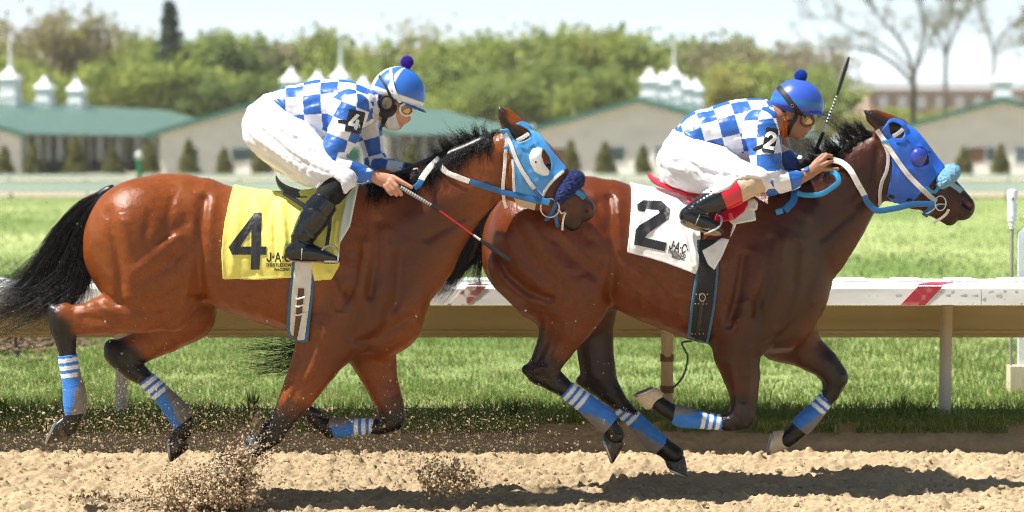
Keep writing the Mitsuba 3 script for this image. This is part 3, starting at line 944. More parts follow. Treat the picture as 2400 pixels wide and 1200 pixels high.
def limbs(rg, H, spread, levels=3, fork=3, r0=.2, lift=.6, bare=False):
    """trunk and branches: (meshes, tips)"""
    ms, tips = [], []

    def grow(p, d, L, r, lv):
        n = 6
        pts, q = [p.copy()], p.copy()
        for k in range(n - 1):
            d = d + rg.normal(0, .10, 3)
            d[2] += .05
            d /= np.linalg.norm(d)
            q = q + d * L / (n - 1)
            pts.append(q.copy())
        ms.append(tube(pts, np.linspace(r, r * .55, n), 6 if lv < 2 else 4, cap=False))
        if lv >= levels - 1:
            tips.extend(pts[2:])
        if lv < levels:
            for k in range(fork + (lv == 0)):
                e = d * lift + rg.normal(0, spread, 3)
                e[2] = abs(e[2]) * .6 + .15
                e /= np.linalg.norm(e)
                grow(pts[rg.integers(3, n)], e, L * rg.uniform(.55, .8), r * .5, lv + 1)
    grow(np.zeros(3), np.array([0, 0, 1.0]), H * .42, r0, 0)
    return cat_m(ms), np.array(tips)


def leafy(seed, H=10.0, n=2600, size=.3, c0=(.05, .11, .02), c1=(.17, .26, .05), spread=.75, fluff=.75, fork=3):
    rg = np.random.default_rng(seed)
    tm_, tips = limbs(rg, H, spread, 3, fork, .17)
    k = H / max(tips[:, 2].max() + fluff, 1e-3)
    tips *= k
    tm_.apply_scale(k)
    pick = tips[rg.integers(0, len(tips), n)]
    c = pick + rg.normal(0, 1, (n, 3)) * fluff * [1, 1, .8] * rg.random((n, 1)) ** .4
    return tm_, *leafcards(c, size, rg, c0, c1)


def conifer(seed, H=12.0, n=2600):
    rg = np.random.default_rng(seed)
    ms = [tube([[0, 0, 0], [0, 0, H * .98]], [.2, .03], 7)]
    P_ = []
    for k in range(60):
        zz = H * (.12 + .86 * k / 60)
        L = (1 - zz / H) * H * .24 * rg.uniform(.6, 1.25) + .15
        a = k * 2.4
        e = np.array([np.cos(a) * L, np.sin(a) * L, -.12 * L])
        ms.append(tube([[0, 0, zz], e + [0, 0, zz]], [.04, .01], 3, cap=False))
        t = rg.random(n // 60)[:, None] ** .7
        P_.append(np.array([0, 0, zz]) + t * e + rg.normal(0, .16, (n // 60, 3)) * [1, 1, .6])
    return cat_m(ms), *leafcards(np.vstack(P_), .22, rg, (.035, .07, .045), (.10, .15, .09))


KINDS = {
    'mid': leafy(3, c0=(.20, .27, .06), c1=(.50, .55, .15), n=2000), 'mid2': leafy(4, c0=(.17, .24, .06), c1=(.44, .50, .16), spread=.9, n=2100),
    'yellow': leafy(5, c0=(.30, .31, .08), c1=(.60, .57, .20), n=1700), 'olive': leafy(6, c0=(.26, .23, .13), c1=(.46, .40, .26), n=900, size=.24),
    'dark': leafy(7, c0=(.10, .155, .045), c1=(.27, .34, .11), n=2200), 'thin': leafy(8, c0=(.34, .33, .15), c1=(.56, .53, .29), n=560, size=.2, fluff=.9), 'fir': conifer(9)}
TREE_MESH = {}
for k, (a, b, c) in KINDS.items():
    TREE_MESH[k] = (mikit.ply(a, 'm_bark', smooth=True), mikit.ply(b, 'm_leaf', color=c), float(b.vertices[:, 2].max()))
TL = {'mid': 'rounded mid-green tree in the wood behind the stables', 'mid2': 'broad mid-green tree in the wood behind the stables', 'yellow': 'yellow-green spring tree in the wood behind the stables',
      'olive': 'brownish half-bare tree in the wood behind the stables', 'dark': 'darker green tree in the wood behind the stables', 'thin': 'pale thinly leaved tree rising over the wood', 'fir': 'dark tall fir rising over the wood at left'}


def tree(px, topy, Y, kind, wide=1.0, rot=0.0, label=None):
    base = P(px, 400, Y)
    H = P(px, topy, Y)[2]
    t = 'tree' if kind != 'fir' else 'fir_tree'
    key, n = t, 0
    while key + '__trunk' in scene:
        n += 1
        key = f'{t}_{n:03d}'
    s = H / TREE_MESH[kind][2]
    X_ = T4().translate([float(base[0]), float(Y), .1]).rotate([0, 0, 1], rot).scale([s * wide, s * wide, s])
    scene[key + '__trunk'] = {**TREE_MESH[kind][0], 'to_world': X_}
    scene[key + '__crown'] = {**TREE_MESH[kind][1], 'to_world': X_}
    zone = next(z for e, z in ((372, 'above the leftmost stable'), (880, 'above the second stable from the left'), (1215, 'in the gap between the two riders'), (1790, 'above the stable left of the leading rider'), (9999, 'right of the leading rider')) if px < e)
    row = ', in the lower front row' if Y < 212 else ', in the taller back row'
    labels[key] = {'label': label or TL[kind].replace(' in the wood behind the stables', '') + ' ' + zone + row, 'category': 'tree'}
    if not label:
        labels[key]['group'] = f'wood: {kind} trees {zone}{row}'


trg = np.random.default_rng(21)
BACK = [(-40, -40, 'yellow'), (20, -10, 'olive'), (75, 15, 'yellow'), (130, 10, 'olive'), (185, -5, 'thin'), (235, 60, 'yellow'), (290, 75, 'yellow'), (340, 70, 'mid'), (455, 62, 'mid2'), (505, 72, 'mid'), (560, 66, 'mid'),
        (610, 72, 'mid2'), (665, 62, 'dark'), (715, 52, 'mid'), (762, 70, 'dark'), (815, 62, 'olive'), (860, 70, 'yellow'), (905, 20, 'thin'), (955, 90, 'yellow'), (1010, 75, 'mid'), (1060, 20, 'thin'), (1105, 66, 'yellow'), (1150, 70, 'mid'),
        (1190, 28, 'thin'), (1235, 62, 'mid2'), (1290, 50, 'mid'), (1335, 36, 'yellow'), (1385, 54, 'mid'), (1430, 90, 'dark'), (1475, 100, 'mid'), (1520, 58, 'olive'), (1560, 72, 'mid2'), (1615, 70, 'dark'), (1665, 70, 'mid'),
        (1715, 70, 'mid2'), (1765, 66, 'olive'), (1815, 76, 'olive'), (1865, 100, 'olive'), (1905, 150, 'olive')]
UNIQ = {20: 'brownish half-bare tree at the very left, taller than the frame', 185: 'pale thinly leaved tree left of the tall fir', 905: 'pale thinly leaved tree right of the first rider\'s cap', 1060: 'pale thinly leaved tree left of the middle of the wood',
        1190: 'pale thinly leaved tree above the ears of the trailing horse'}
for px, ty, kd in BACK:
    tree(px, ty, 222 + trg.uniform(-8, 14), kd, trg.uniform(.8, 1.1), trg.uniform(0, 360), UNIQ.get(px))
tree(402, -2, 214, 'fir', .95, 30, 'dark tall fir rising over the wood at left')
for i in range(40):     # nearer, lower row
    px = -30 + i * 50 + trg.uniform(-14, 14)
    tree(px, trg.uniform(120, 205), 200 + trg.uniform(-6, 10), trg.choice(['mid', 'mid2', 'dark', 'yellow', 'mid', 'mid2']), trg.uniform(.9, 1.3), trg.uniform(0, 360))
for i in range(10):
    px = 1950 + i * 50 + trg.uniform(-15, 15)
    tree(px, trg.uniform(238, 285), 196 + trg.uniform(-5, 8), trg.choice(['mid', 'yellow', 'olive']), trg.uniform(1.3, 1.8), trg.uniform(0, 360), None)


def bare(px, py_fork, boughs, Y, label, seed, r0):
    """a big leafless tree: trunk to the fork, then boughs traced as pixel paths at depth Y, with twigs"""
    rg = np.random.default_rng(seed)
    key, n = 'bare_tree', 0
    while key + '__trunk' in scene:
        n += 1
        key = f'bare_tree_{n:03d}'
    f = P(px, py_fork, Y)
    ms = [tube([[f[0], Y, .1], [f[0] - .05, Y, f[2] * .5], f], [r0, r0 * .85, r0 * .7], 9)]
    tips = []
    for path, rr in boughs:
        pts = spline([tuple(P(a, b, Y) + [0, dyy, 0]) for a, b, dyy in path], 14)
        pts = pts + rg.normal(0, .07, pts.shape) * np.linspace(0, 1, 14)[:, None]
        ms.append(tube(pts, np.linspace(rr, rr * .3, 14), 7, cap=False))
        for k in range(18):
            i = rg.integers(4, 14)
            d = pts[i] - pts[i - 1] + rg.normal(0, .5, 3)
            d[2] += .15
            d /= np.linalg.norm(d)
            L = rg.uniform(.7, 2.2)
            q = np.array([pts[i] + d * L * t + rg.normal(0, .06, 3) * t + np.array([0, 0, .25]) * t * t for t in np.linspace(0, 1, 5)])
            ms.append(tube(q, np.linspace(rr * .26, .012, 5), 4, cap=False))
            tips.append(q[1:])
            for w in range(5):
                e = d + rg.normal(0, .6, 3)
                e /= np.linalg.norm(e)
                q2 = np.array([q[3] + e * t for t in np.linspace(0, rg.uniform(.4, 1.0), 4)])
                ms.append(tube(q2, np.linspace(.022, .008, 4), 3, cap=False))
                tips.append(q2)
    add(key + '__trunk', cat_m(ms), 'm_bark', smooth=True)
    tips = np.vstack(tips)
    c = tips[rg.integers(0, len(tips), 1500)] + rg.normal(0, .18, (1500, 3))
    m, col = leafcards(c, .09, rg, (.22, .23, .07), (.42, .42, .16))
    add(key + '__crown', m, 'm_leaf', color=col)
    labels[key] = {'label': label, 'category': 'tree'}


bare(2142, 195, [([(2142, 195, 0), (2135, 150, 0), (2110, 90, .5), (2060, 30, 1), (2030, -30, 1.2)], .17), ([(2142, 200, 0), (2105, 160, -.5), (2050, 125, -1), (1985, 112, -1.5), (1920, 118, -2)], .16),
                 ([(2142, 190, 0), (2150, 140, 0), (2162, 80, -.4), (2155, 10, -.6), (2165, -60, -1)], .15), ([(2138, 170, 0), (2080, 110, .6), (2010, 70, 1), (1950, 40, 1.4), (1890, 35, 1.8)], .11),
                 ([(2148, 160, 0), (2180, 100, .8), (2200, 50, 1), (2235, -30, 1.3)], .11)], 176, 'big nearly leafless tree with a low bough reaching left, behind the right stable', 31, .3)
bare(2217, 130, [([(2217, 130, 0), (2235, 80, 0), (2262, 30, .6), (2290, -40, 1)], .14), ([(2217, 135, 0), (2200, 90, -.6), (2160, 40, -1), (2135, -40, -1.4)], .13), ([(2218, 140, 0), (2222, 80, .3), (2230, 10, .6), (2220, -60, .8)], .10)],
     182, 'slim dark leafless tree just right of the big leafless one', 32, .19)
bare(2330, 120, [([(2330, 120, 0), (2350, 80, 0), (2385, 50, .6), (2440, 20, 1)], .12), ([(2330, 125, 0), (2310, 70, -.6), (2290, 20, -1), (2285, -50, -1.4)], .11), ([(2330, 130, 0), (2370, 110, .3), (2420, 95, .6)], .09)],
     190, 'leafless tree behind the spire of the right stable', 33, .16)

# brick building far behind on the right
labels['brick_building'] = {'label': 'low brick building with a white roof edge between the leafless trees', 'category': 'building'}
mat('m_far_brick', (0.42, 0.31, 0.26), 0.9, 0.1)
BY = 260.0
a, b = P(2035, 240, BY), P(2420, 240, BY)
z1, z2 = P(2100, 212, BY)[2], P(2100, 196, BY)[2]
add('brick_building__wall', box(a[0], b[0], BY, BY + 14, .1, z1), 'm_far_brick')
add('brick_building__roof_edge', box(a[0] - .4, b[0] + .4, BY - .4, BY + 14.4, z1 + .003, z2), 'm_cupola')
for k in range(8):
    x = a[0] + 1.2 + k * 2.15
    add('brick_building__window', box(x, x + 1.0, BY - .05, BY + .02, z1 - 2.0, z1 - .7), 'm_stall_white')

# clipped evergreen shrubs along the stables
rg = np.random.default_rng(44)
SH = []
for v in range(4):
    n = 900
    zz = rg.random(n) ** .85
    rad = (1 - zz) ** .8 * .62 + .04
    a = rg.uniform(0, 6.28, n)
    rr = rad * (0.55 + .45 * rg.random(n) ** .5) * (1 + .25 * np.sin(a * 3 + zz * 9))
    c = np.stack([rr * np.cos(a), rr * np.sin(a), .12 + zz * 1.6], 1)
    m, col = leafcards(c, .11, rg, (.12, .135, .05), (.32, .31, .115))
    core = trimesh.creation.cone(radius=.42, height=1.5, sections=14).apply_translation([0, 0, .15])
    SH.append((mikit.ply(tube([[0, 0, 0], [0, 0, 1.2]], [.05, .02], 6), 'm_bark'), mikit.ply(cat_m([m, core]), 'm_leaf', color=np.vstack([col, np.tile([.10, .11, .045], (len(core.vertices), 1))]))))
SX = [(10, 'at the left edge of the frame'), (78, 'second from the left edge'), (178, 'before the dark stalls of the leftmost stable'), (265, 'left of the slim green post'), (350, 'right of the slim green post'), (443, 'before the green door of the second stable'),
      (525, 'left of the white breeches of the trailing rider'), (614, 'just left of the trailing rider'), (685, 'behind the trailing rider'), (962, 'between the trailing rider and his horse\'s mane'), (1045, 'behind the mane of the trailing horse'), (1338, 'right of the white eye cup'), (1418, 'in the middle of the gable between the riders'),
      (1507, 'left of the leading rider'), (1600, 'behind the leading rider'), (2258, 'right of the lead horse\'s noseband'), (2345, 'last at the right edge')]
for i, (px, w) in enumerate(SX):
    key = 'conical_shrub' if i == 0 else f'conical_shrub_{i:03d}'
    b = P(px, 413, 129.0)
    s = rg.uniform(.92, 1.12)
    X_ = T4().translate([float(b[0]), 129.0, .12]).rotate([0, 0, 1], float(rg.uniform(0, 360))).scale([s * .98, s * .98, s * (1.02 + .1 * (i % 3))])
    scene[key + '__stem'] = {**SH[i % 4][0], 'to_world': X_}
    scene[key + '__foliage'] = {**SH[i % 4][1], 'to_world': X_}
    labels[key] = {'label': 'small conical evergreen shrub, ' + w, 'category': 'shrub', 'group': 'conical shrubs along the stables'}

# air: the far trees pale a little
scene['m_air'] = {'type': 'homogeneous', 'albedo': {'type': 'rgb', 'value': [0.95, 0.95, 0.95]}, 'sigma_t': 0.00022}
scene['haze'] = {'type': 'cube', 'to_world': T4().translate([0, 450, 11]).scale([640, 475, 14]), 'bsdf': {'type': 'null'}, 'interior': {'type': 'ref', 'id': 'm_air'}}
scene['camera']['medium'] = {'type': 'ref', 'id': 'm_air'}
labels['haze'] = {'label': 'thin bright spring haze in the air', 'kind': 'stuff'}
# ------------------------------------------------------------------ horses
def coat_bump(p, n, uv):
    return 0.6 * nz(p.x * 260 + p.z * 60, p.y * 260, p.z * 140) + 0.8 * fb(p.x * 55, p.y * 55, p.z * 45, 2)


BUMP = mikit.proc(coat_bump, eps=0.0015)
mat('m_coat', VC, 0.325, 0.33, bump=BUMP, bscale=0.003, clearcoat=0.18, clearcoat_gloss=0.85)
mat('m_hair', (0.011, 0.010, 0.011), 0.36, 0.3)
mat('m_hoof', mikit.proc(lambda p, n, uv: mixc((0.022, 0.019, 0.017), (0.15, 0.115, 0.075), ss(0.5, 0.85, fb(p.x * 40, p.y * 40, p.z * 22, 3)))), 0.35, 0.5)
mat('m_hoof_pale', mikit.proc(lambda p, n, uv: mixc((0.45, 0.35, 0.22), (0.62, 0.52, 0.36), fb(p.x * 40, p.y * 40, p.z * 40, 3))), 0.5, 0.4)
mat('m_shoe', (0.42, 0.42, 0.43), 0.35, metallic=0.8)
mat('m_wrap', VC, 0.75, 0.25, sheen=0.3)
mat('m_eye', (0.01, 0.007, 0.005), 0.08, 0.6)


def hoof(key, c1, c2, s1, s2, dy, Y0, w, bsdf='m_hoof', shoe=True):
    """a hoof between the coronet line c1-c2 and the sole line s1-s2 (s1 the toe, c1 on the toe side)"""
    Y = Y0 + dy
    c1, c2, s1, s2 = (P(a[0], a[1], Y) for a in (c1, c2, s1, s2))
    rings = []
    a = np.linspace(0, 2 * np.pi, 22, endpoint=False)
    for t, g in ((-.12, .80), (0, .96), (.06, 1.0), (.5, 1.0), (.93, 1.0), (1.0, .97)):
        f, b = c1 + (s1 - c1) * t, c2 + (s2 - c2) * t
        ww = w * (0.82 + .18 * max(t, 0)) * g
        mid, half = (f + b) / 2, (f - b) / 2 * g
        e = np.sign(np.cos(a)) * np.abs(np.cos(a)) ** .85
        rings.append(mid + half * e[:, None] + np.array([0, 1, 0]) * (ww * np.sin(a))[:, None])
    k = add(key, ring_loft(rings), bsdf, smooth=40)
    if shoe:
        n = np.cross(s1 - s2, [0, 1, 0])
        n = n / np.linalg.norm(n)
        if n @ ((s1 + s2) / 2 - (c1 + c2) / 2) < 0:
            n = -n
        mid, half = (s1 + s2) / 2, (s1 - s2) / 2
        b = np.linspace(-2.45, 2.45, 20)
        ctr = mid + half * .90 * np.cos(b)[:, None] + np.array([0, 1, 0]) * (w * .88 * np.sin(b))[:, None] + n * .004
        add(k + '__shoe', tube(ctr, .0085, 6, flat=.8), 'm_shoe', smooth=50)
    return k


def colour_coat(v, Y0, blacks, base, dark, seed):
    """bay coat: brown body, black points along the given chains (px, py, dy, radius px)"""
    n = vnoise(v, 3.0, seed, 3)[:, None]
    n2 = vnoise(v, 28.0, seed + 3, 2)[:, None]
    c = np.asarray(dark) * (1 - n) + np.asarray(base) * n
    c = c * (0.86 + 0.28 * n2) * (1 + 0.09 * np.random.default_rng(seed).normal(size=(len(v), 1)).clip(-2, 2))
    bw = np.zeros(len(v))
    for ch in blacks:
        N = [(P(a[0], a[1], Y0 + a[2]), a[3] * mpp(Y0)) for a in ch]
        for (a, ra), (b, rb) in zip(N[:-1], N[1:]):
            d = b - a
            t = np.clip((v - a) @ d / (d @ d + 1e-9), 0, 1)
            r = ra + (rb - ra) * t
            e = np.linalg.norm(v - a - t[:, None] * d, axis=1)
            bw = np.maximum(bw, np.clip((r * 1.25 - e) / (r * .5), 0, 1))
    bw = (bw * bw * (3 - 2 * bw))[:, None]
    return c * (1 - bw) + np.array([0.011, 0.0085, 0.0078]) * (0.7 + .6 * n2) * bw


def wrap(H, key, label, chain, grp, dirt_side, seed, bump=.004):
    """a leg bandage round a cannon: chain of (px, py, dy, r px) from the knee or hock end to the fetlock; three white stripes at the upper end"""
    f = Field(min(c[0] for c in chain) - 60, max(c[0] for c in chain) + 60, min(c[1] for c in chain) - 60, max(c[1] for c in chain) + 60, H['Y0'] + chain[0][2], .10, .0042)
    ch = [(a, b, 0, r) for a, b, d, r in chain]
    f.chain(ch, k=0, smooth=14)
    A, B = P(chain[0][0], chain[0][1], f.Y0), P(chain[-1][0], chain[-1][1], f.Y0)
    d = (B - A) / np.linalg.norm(B - A)
    L = np.linalg.norm(B - A)
    Xg, Yg_, Zg = f.ax[0][:, None, None], f.ax[1][None, :, None], f.ax[2][None, None, :]
    u = (Xg - A[0]) * d[0] + (Zg - A[2]) * d[2]
    side = (Xg - A[0]) * -d[2] + (Zg - A[2]) * d[0]
    ridge = .0009 * np.sin(u * 520 + side * 60 + Yg_ * 90)
    D = np.maximum(f.D - ridge, np.maximum(-u, u - L)).astype(np.float32)
    m = f.mesh(D)
    v = m.vertices
    uu, sd = (v - A) @ d, (v[:, 0] - A[0]) * -d[2] + (v[:, 2] - A[2]) * d[0]
    n = vnoise(v, 45, seed, 3)
    blue = np.array([0.048, 0.20, 0.60])[None] * (0.8 + .4 * n[:, None])
    w = .0165
    st = np.zeros(len(v), bool)
    for k in range(3):
        c = .018 + k * .0375
        st |= np.abs(uu - c - .006) < w / 2 + .0025
    col = np.where(st[:, None], np.array([.76, .77, .78]), blue)
    r = np.linalg.norm(v - A - uu[:, None] * d, axis=1)
    q = uu / L + .62 * dirt_side * sd / .05 + .5 * (vnoise(v, 22, seed + 5, 3) - .5)
    dw = np.clip((q - .82) / .16, 0, 1)[:, None] * .92
    col = col * (1 - dw) + np.array([.235, .20, .145]) * (0.8 + .4 * n[:, None]) * dw
    return add(key, m, 'm_wrap', smooth=True, color=col, label=label, cat='leg bandage', group=grp)


def build_horse(root, label, Y0, spec):
    labels[root] = {'label': label, 'category': 'horse', 'group': 'racehorses at full gallop'}
    F = Field(*spec['box'], Y0, .40, .0082)
    F.loft(spec['trunk'], k=0.0)
    for ch, k in spec['mass']:
        F.chain(ch, k=k, smooth=max(8, 4 * len(ch)) if len(ch) > 2 else 0)
    for ch, k in spec['legs']:
        F.chain(ch, k=k)
    for pts, w, a in spec['strokes']:
        F.stroke(pts, w, a * (1.35 if w > 8.6 else .75 if w > 5.5 else 1.0))
    for ch, k in spec['sub']:
        F.chain(ch, k=k, sub=True)
    m = F.mesh()
    v = m.vertices
    nrm = trimesh.Trimesh(v, m.faces, process=False).vertex_normals
    v2 = v + nrm * ((vnoise(v, 11, 2, 2) - .5) * .0035 + (vnoise(v, 40, 7, 2) - .5) * .0016)[:, None]
    v2 = v2 + nrm * np.random.default_rng(4).normal(0, .00028, (len(v), 1))
    m = M(v2, m.faces)
    col = colour_coat(v, Y0, spec['black'], spec['base'], spec['dark'], 5)
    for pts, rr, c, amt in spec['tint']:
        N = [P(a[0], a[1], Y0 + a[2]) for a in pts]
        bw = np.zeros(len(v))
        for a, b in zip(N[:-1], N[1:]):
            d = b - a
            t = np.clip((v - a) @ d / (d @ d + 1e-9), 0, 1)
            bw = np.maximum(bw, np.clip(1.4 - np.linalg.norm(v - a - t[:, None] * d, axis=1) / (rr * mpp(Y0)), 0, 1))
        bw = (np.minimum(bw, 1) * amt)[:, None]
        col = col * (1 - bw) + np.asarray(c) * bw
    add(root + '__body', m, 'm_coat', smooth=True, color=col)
    return F


H4 = {'Y0': 0.0}
H2 = {'Y0': 0.42}
NR, FR = -0.13, 0.13
spec4 = dict(
    box=(85, 1415, 235, 1160),
    trunk=[(196, 552, 606, .03), (203, 528, 628, .10), (215, 500, 650, .15), (240, 462, 688, .21), (280, 433, 722, .25), (330, 415, 745, .275), (380, 407, 750, .285), (430, 407, 738, .285), (480, 417, 712, .275), (530, 434, 731, .27),
           (600, 448, 755, .28), (680, 453, 778, .29), (760, 443, 800, .28), (830, 430, 822, .25), (890, 428, 838, .215), (945, 470, 815, .17), (985, 560, 775, .11), (1003, 625, 715, .05)],
    mass=[([(925, 575, 0, 150, .50), (985, 512, 0, 121, .48), (1050, 455, 0, 98, .46), (1100, 420, 0, 86, .46), (1150, 392, 0, 76, .48), (1180, 375, 0, 66, .5)], .05),
          ([(930, 700, 0, 75, 1.0), (905, 755, 0, 72, 1.0)], .05),
          ([(1195, 335, 0, 34, .95), (1237, 365, 0, 54, .80), (1275, 418, 0, 61, .62), (1310, 450, 0, 47, .72), (1342, 474, 0, 38, .82), (1366, 490, 0, 30, 1.0)], .02),
          ([(1218, 402, 0, 76, .52), (1262, 440, 0, 54, .6)], .02), ([(1300, 480, 0, 30, .9), (1342, 520, 0, 22, 1.0)], .015),
          # haunch, thigh and shoulder muscles
          ([(330, 545, NR, 122, .8), (345, 640, NR - .02, 106, .75), (335, 700, NR - .02, 78, .75)], .05), ([(430, 690, NR, 40, .9), (405, 735, NR, 42, .9)], .04),
          ([(860, 510, -.10, 70, .8), (840, 640, -.13, 88, .75), (785, 762, -.12, 80, .75)], .05), ([(860, 510, .10, 70, .8), (850, 650, .12, 85, .75), (850, 770, .11, 75, .75)], .05),
          ([(330, 545, FR, 122, .8), (380, 650, FR, 100, .75), (430, 730, FR, 72, .75)], .05)],
    legs=[([(335, 700, NR - .02, 76, .75), (262, 735, NR - .02, 50, .7), (205, 748, NR - .01, 38, .65), (165, 752, NR - .01, 34, .65), (146, 752, NR - .01, 30, .75)], .05),
          ([(124, 724, NR - .01, 12), (138, 770, NR - .01, 21)], .02), ([(150, 740, NR - .01, 31, .8), (152, 785, NR - .01, 27, .8), (158, 825, NR - .01, 20), (166, 880, NR - .01, 20), (176, 938, NR - .01, 24), (176, 965, NR - .01, 22), (163, 998, NR - .01, 22)], .015),
          ([(430, 730, FR, 72, .75), (385, 775, FR, 54, .7), (330, 814, FR, 38, .65), (290, 826, FR, 33, .65), (272, 828, FR, 28, .8)], .05),
          ([(262, 812, FR, 17), (285, 838, FR, 26)], .02), ([(285, 838, FR, 30, .8), (315, 868, FR, 26, .8), (345, 890, FR, 19), (385, 930, FR, 20), (420, 972, FR, 25), (434, 990, FR, 21), (430, 1010, FR, 22)], .015),
          ([(775, 780, NR, 84, .75), (742, 845, NR, 58, .75), (712, 900, NR, 46, .75), (680, 958, NR, 34), (655, 995, NR, 27), (640, 1014, NR, 28)], .05),
          ([(640, 1014, NR, 28), (612, 1044, NR, 20), (570, 1080, NR, 18), (538, 1110, NR, 22), (516, 1140, NR, 22)], .015),
          ([(868, 815, FR, 62, .75), (893, 895, FR, 40, .75), (912, 945, FR, 34), (921, 975, FR, 30)], .05),
          ([(921, 985, FR, 29), (893, 1000, FR, 20), (850, 999, FR, 17), (800, 1002, FR, 20), (776, 1004, FR, 24), (750, 990, FR, 19), (732, 975, FR, 18)], .015),
          ([(1218, 314, -.055, 20, .7), (1195, 293, -.06, 21, .6), (1180, 270, -.06, 14, .55), (1170, 252, -.055, 3, .8)], .008), ([(1226, 312, .055, 20, .7), (1206, 290, .06, 21, .6), (1191, 269, .06, 14, .55), (1181, 252, .055, 3, .8)], .008)],
    sub=[([(1379, 490, -.062, 10, .9), (1384, 497, -.062, 8, .9)], .012), ([(1379, 490, .062, 10, .9), (1384, 497, .062, 8, .9)], .012), ([(1312, 500, -.12, 3, 2.5), (1345, 508, -.12, 4, 2.5), (1374, 528, -.1, 6, 2.5)], .01),
         ([(1190, 300, -.085, 8, .7), (1181, 280, -.085, 7, .7)], .008)],
    strokes=[([(800, 720), (770, 770)], 30, .012), ([(872, 560), (838, 660)], 26, .010), ([(905, 690), (870, 770)], 26, .009), ([(822, 690), (838, 735), (815, 790)], 12, -.009), ([(760, 800), (728, 870)], 18, .008), ([(300, 500), (345, 560)], 40, .008), ([(142, 770), (150, 800), (152, 828)], 5, -.004), ([(128, 735), (140, 748)], 7, .006), ([(285, 852), (318, 880)], 5, -.004), ([(262, 830), (280, 846)], 7, .006), ([(640, 985), (630, 1010)], 7, .005), ([(905, 960), (912, 990)], 7, .005), ([(195, 770), (240, 765), (290, 772)], 5, .004), ([(180, 738), (230, 725), (280, 722)], 5, .003), ([(478, 470), (474, 560), (468, 640), (470, 690)], 13, -.016), ([(505, 455), (492, 520), (498, 580)], 12, .004), ([(330, 632), (385, 590), (420, 555)], 13, .010), ([(352, 652), (405, 622), (432, 590)], 12, -.008), ([(385, 560), (440, 520)], 15, -.008),
             ([(262, 500), (282, 580), (292, 660), (284, 705)], 11, -.010), ([(300, 520), (316, 620), (312, 690)], 16, .008), ([(240, 690), (300, 716), (380, 735)], 9, -.008), ([(195, 745), (260, 752), (330, 765)], 8, -.008), ([(160, 748), (172, 775)], 8, .008),
             ([(450, 690), (480, 695), (520, 722)], 9, -.008), ([(885, 520), (880, 600), (868, 690)], 11, -.014), ([(905, 540), (905, 640), (880, 740)], 15, .009), ([(842, 590), (832, 660), (800, 720)], 11, -.012), ([(858, 570), (852, 650), (842, 700)], 12, .010),
             ([(775, 640), (800, 690), (790, 760)], 10, .010), ([(940, 600), (935, 690), (900, 770)], 11, -.010), ([(840, 800), (890, 790), (960, 745)], 10, -.010), ([(870, 770), (930, 735)], 12, .008),
             ([(722, 850), (700, 910), (672, 960)], 8, -.008), ([(748, 835), (722, 885)], 14, .009), ([(1000, 560), (1070, 520), (1130, 490)], 12, -.008), ([(960, 520), (1040, 470), (1120, 440)], 20, .006), ([(1158, 480), (1172, 420), (1180, 370)], 10, -.010),
             ([(795, 740), (770, 800), (745, 840)], 7, -.006),
             ([(700, 860), (690, 900), (668, 940)], 5, .005), ([(738, 880), (716, 920)], 5, -.005), ([(405, 470), (395, 540), (418, 600)], 9, -.005), ([(360, 500), (350, 560), (372, 600)], 9, -.005), ([(448, 640), (440, 690), (420, 730)], 7, .006), ([(330, 705), (385, 700), (430, 668)], 7, -.006), ([(255, 640), (300, 690), (350, 706)], 8, .006), ([(212, 700), (250, 726), (310, 740)], 6, .005),
             ([(610, 690), (680, 735), (760, 760)], 4, .0025), ([(560, 690), (600, 730), (680, 770)], 4, .0025), ([(870, 790), (855, 740), (868, 700)], 4, .003), ([(1060, 470), (1110, 440), (1150, 420)], 4, .003), ([(1075, 530), (1120, 495), (1150, 470)], 7, .005), ([(900, 870), (915, 920)], 5, .005), ([(560, 660), (570, 720)], 12, .004), ([(600, 665), (612, 735)], 12, .004), ([(640, 670), (655, 750)], 12, .004), ([(1290, 470), (1340, 478), (1365, 500)], 5, -.004), ([(1330, 440), (1362, 470)], 8, .004)],
    black=[[(1150, 316, 0, 13), (1100, 340, 0, 15), (1030, 370, 0, 17), (960, 402, 0, 18), (880, 424, 0, 16)], [(112, 718, NR, 30), (135, 770, NR, 46), (160, 835, NR, 34), (180, 940, NR, 38), (165, 1005, NR, 34)], [(185, 735, NR, 14), (125, 735, NR, 34)], [(250, 818, FR, 45), (300, 845, FR, 46), (345, 890, FR, 34), (425, 980, FR, 38), (430, 1015, FR, 34)],
           [(690, 950, NR, 34), (650, 1000, NR, 40), (570, 1080, NR, 34), (515, 1130, NR, 34)], [(915, 945, FR, 34), (921, 985, FR, 40), (860, 1000, FR, 32), (776, 1004, FR, 38), (730, 972, FR, 34)],
           [(1172, 250, -.05, 12), (1185, 285, -.05, 16), (1215, 318, -.07, 14)], [(1395, 510, 0, 34), (1350, 530, 0, 40)], [(1384, 497, -.06, 26), (1390, 500, 0, 30)]],
    base=(.250, .064, .0095), dark=(.150, .034, .0045),
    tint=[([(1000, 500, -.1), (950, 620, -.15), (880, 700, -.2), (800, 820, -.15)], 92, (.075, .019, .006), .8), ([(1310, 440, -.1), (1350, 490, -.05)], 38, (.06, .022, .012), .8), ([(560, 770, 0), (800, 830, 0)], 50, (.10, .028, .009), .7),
          ([(1368, 482, -.08), (1377, 480, -.08)], 5, (.55, .42, .36), .8), ([(1384, 494, -.05), (1386, 498, -.05)], 6, (.22, .04, .04), .8)])

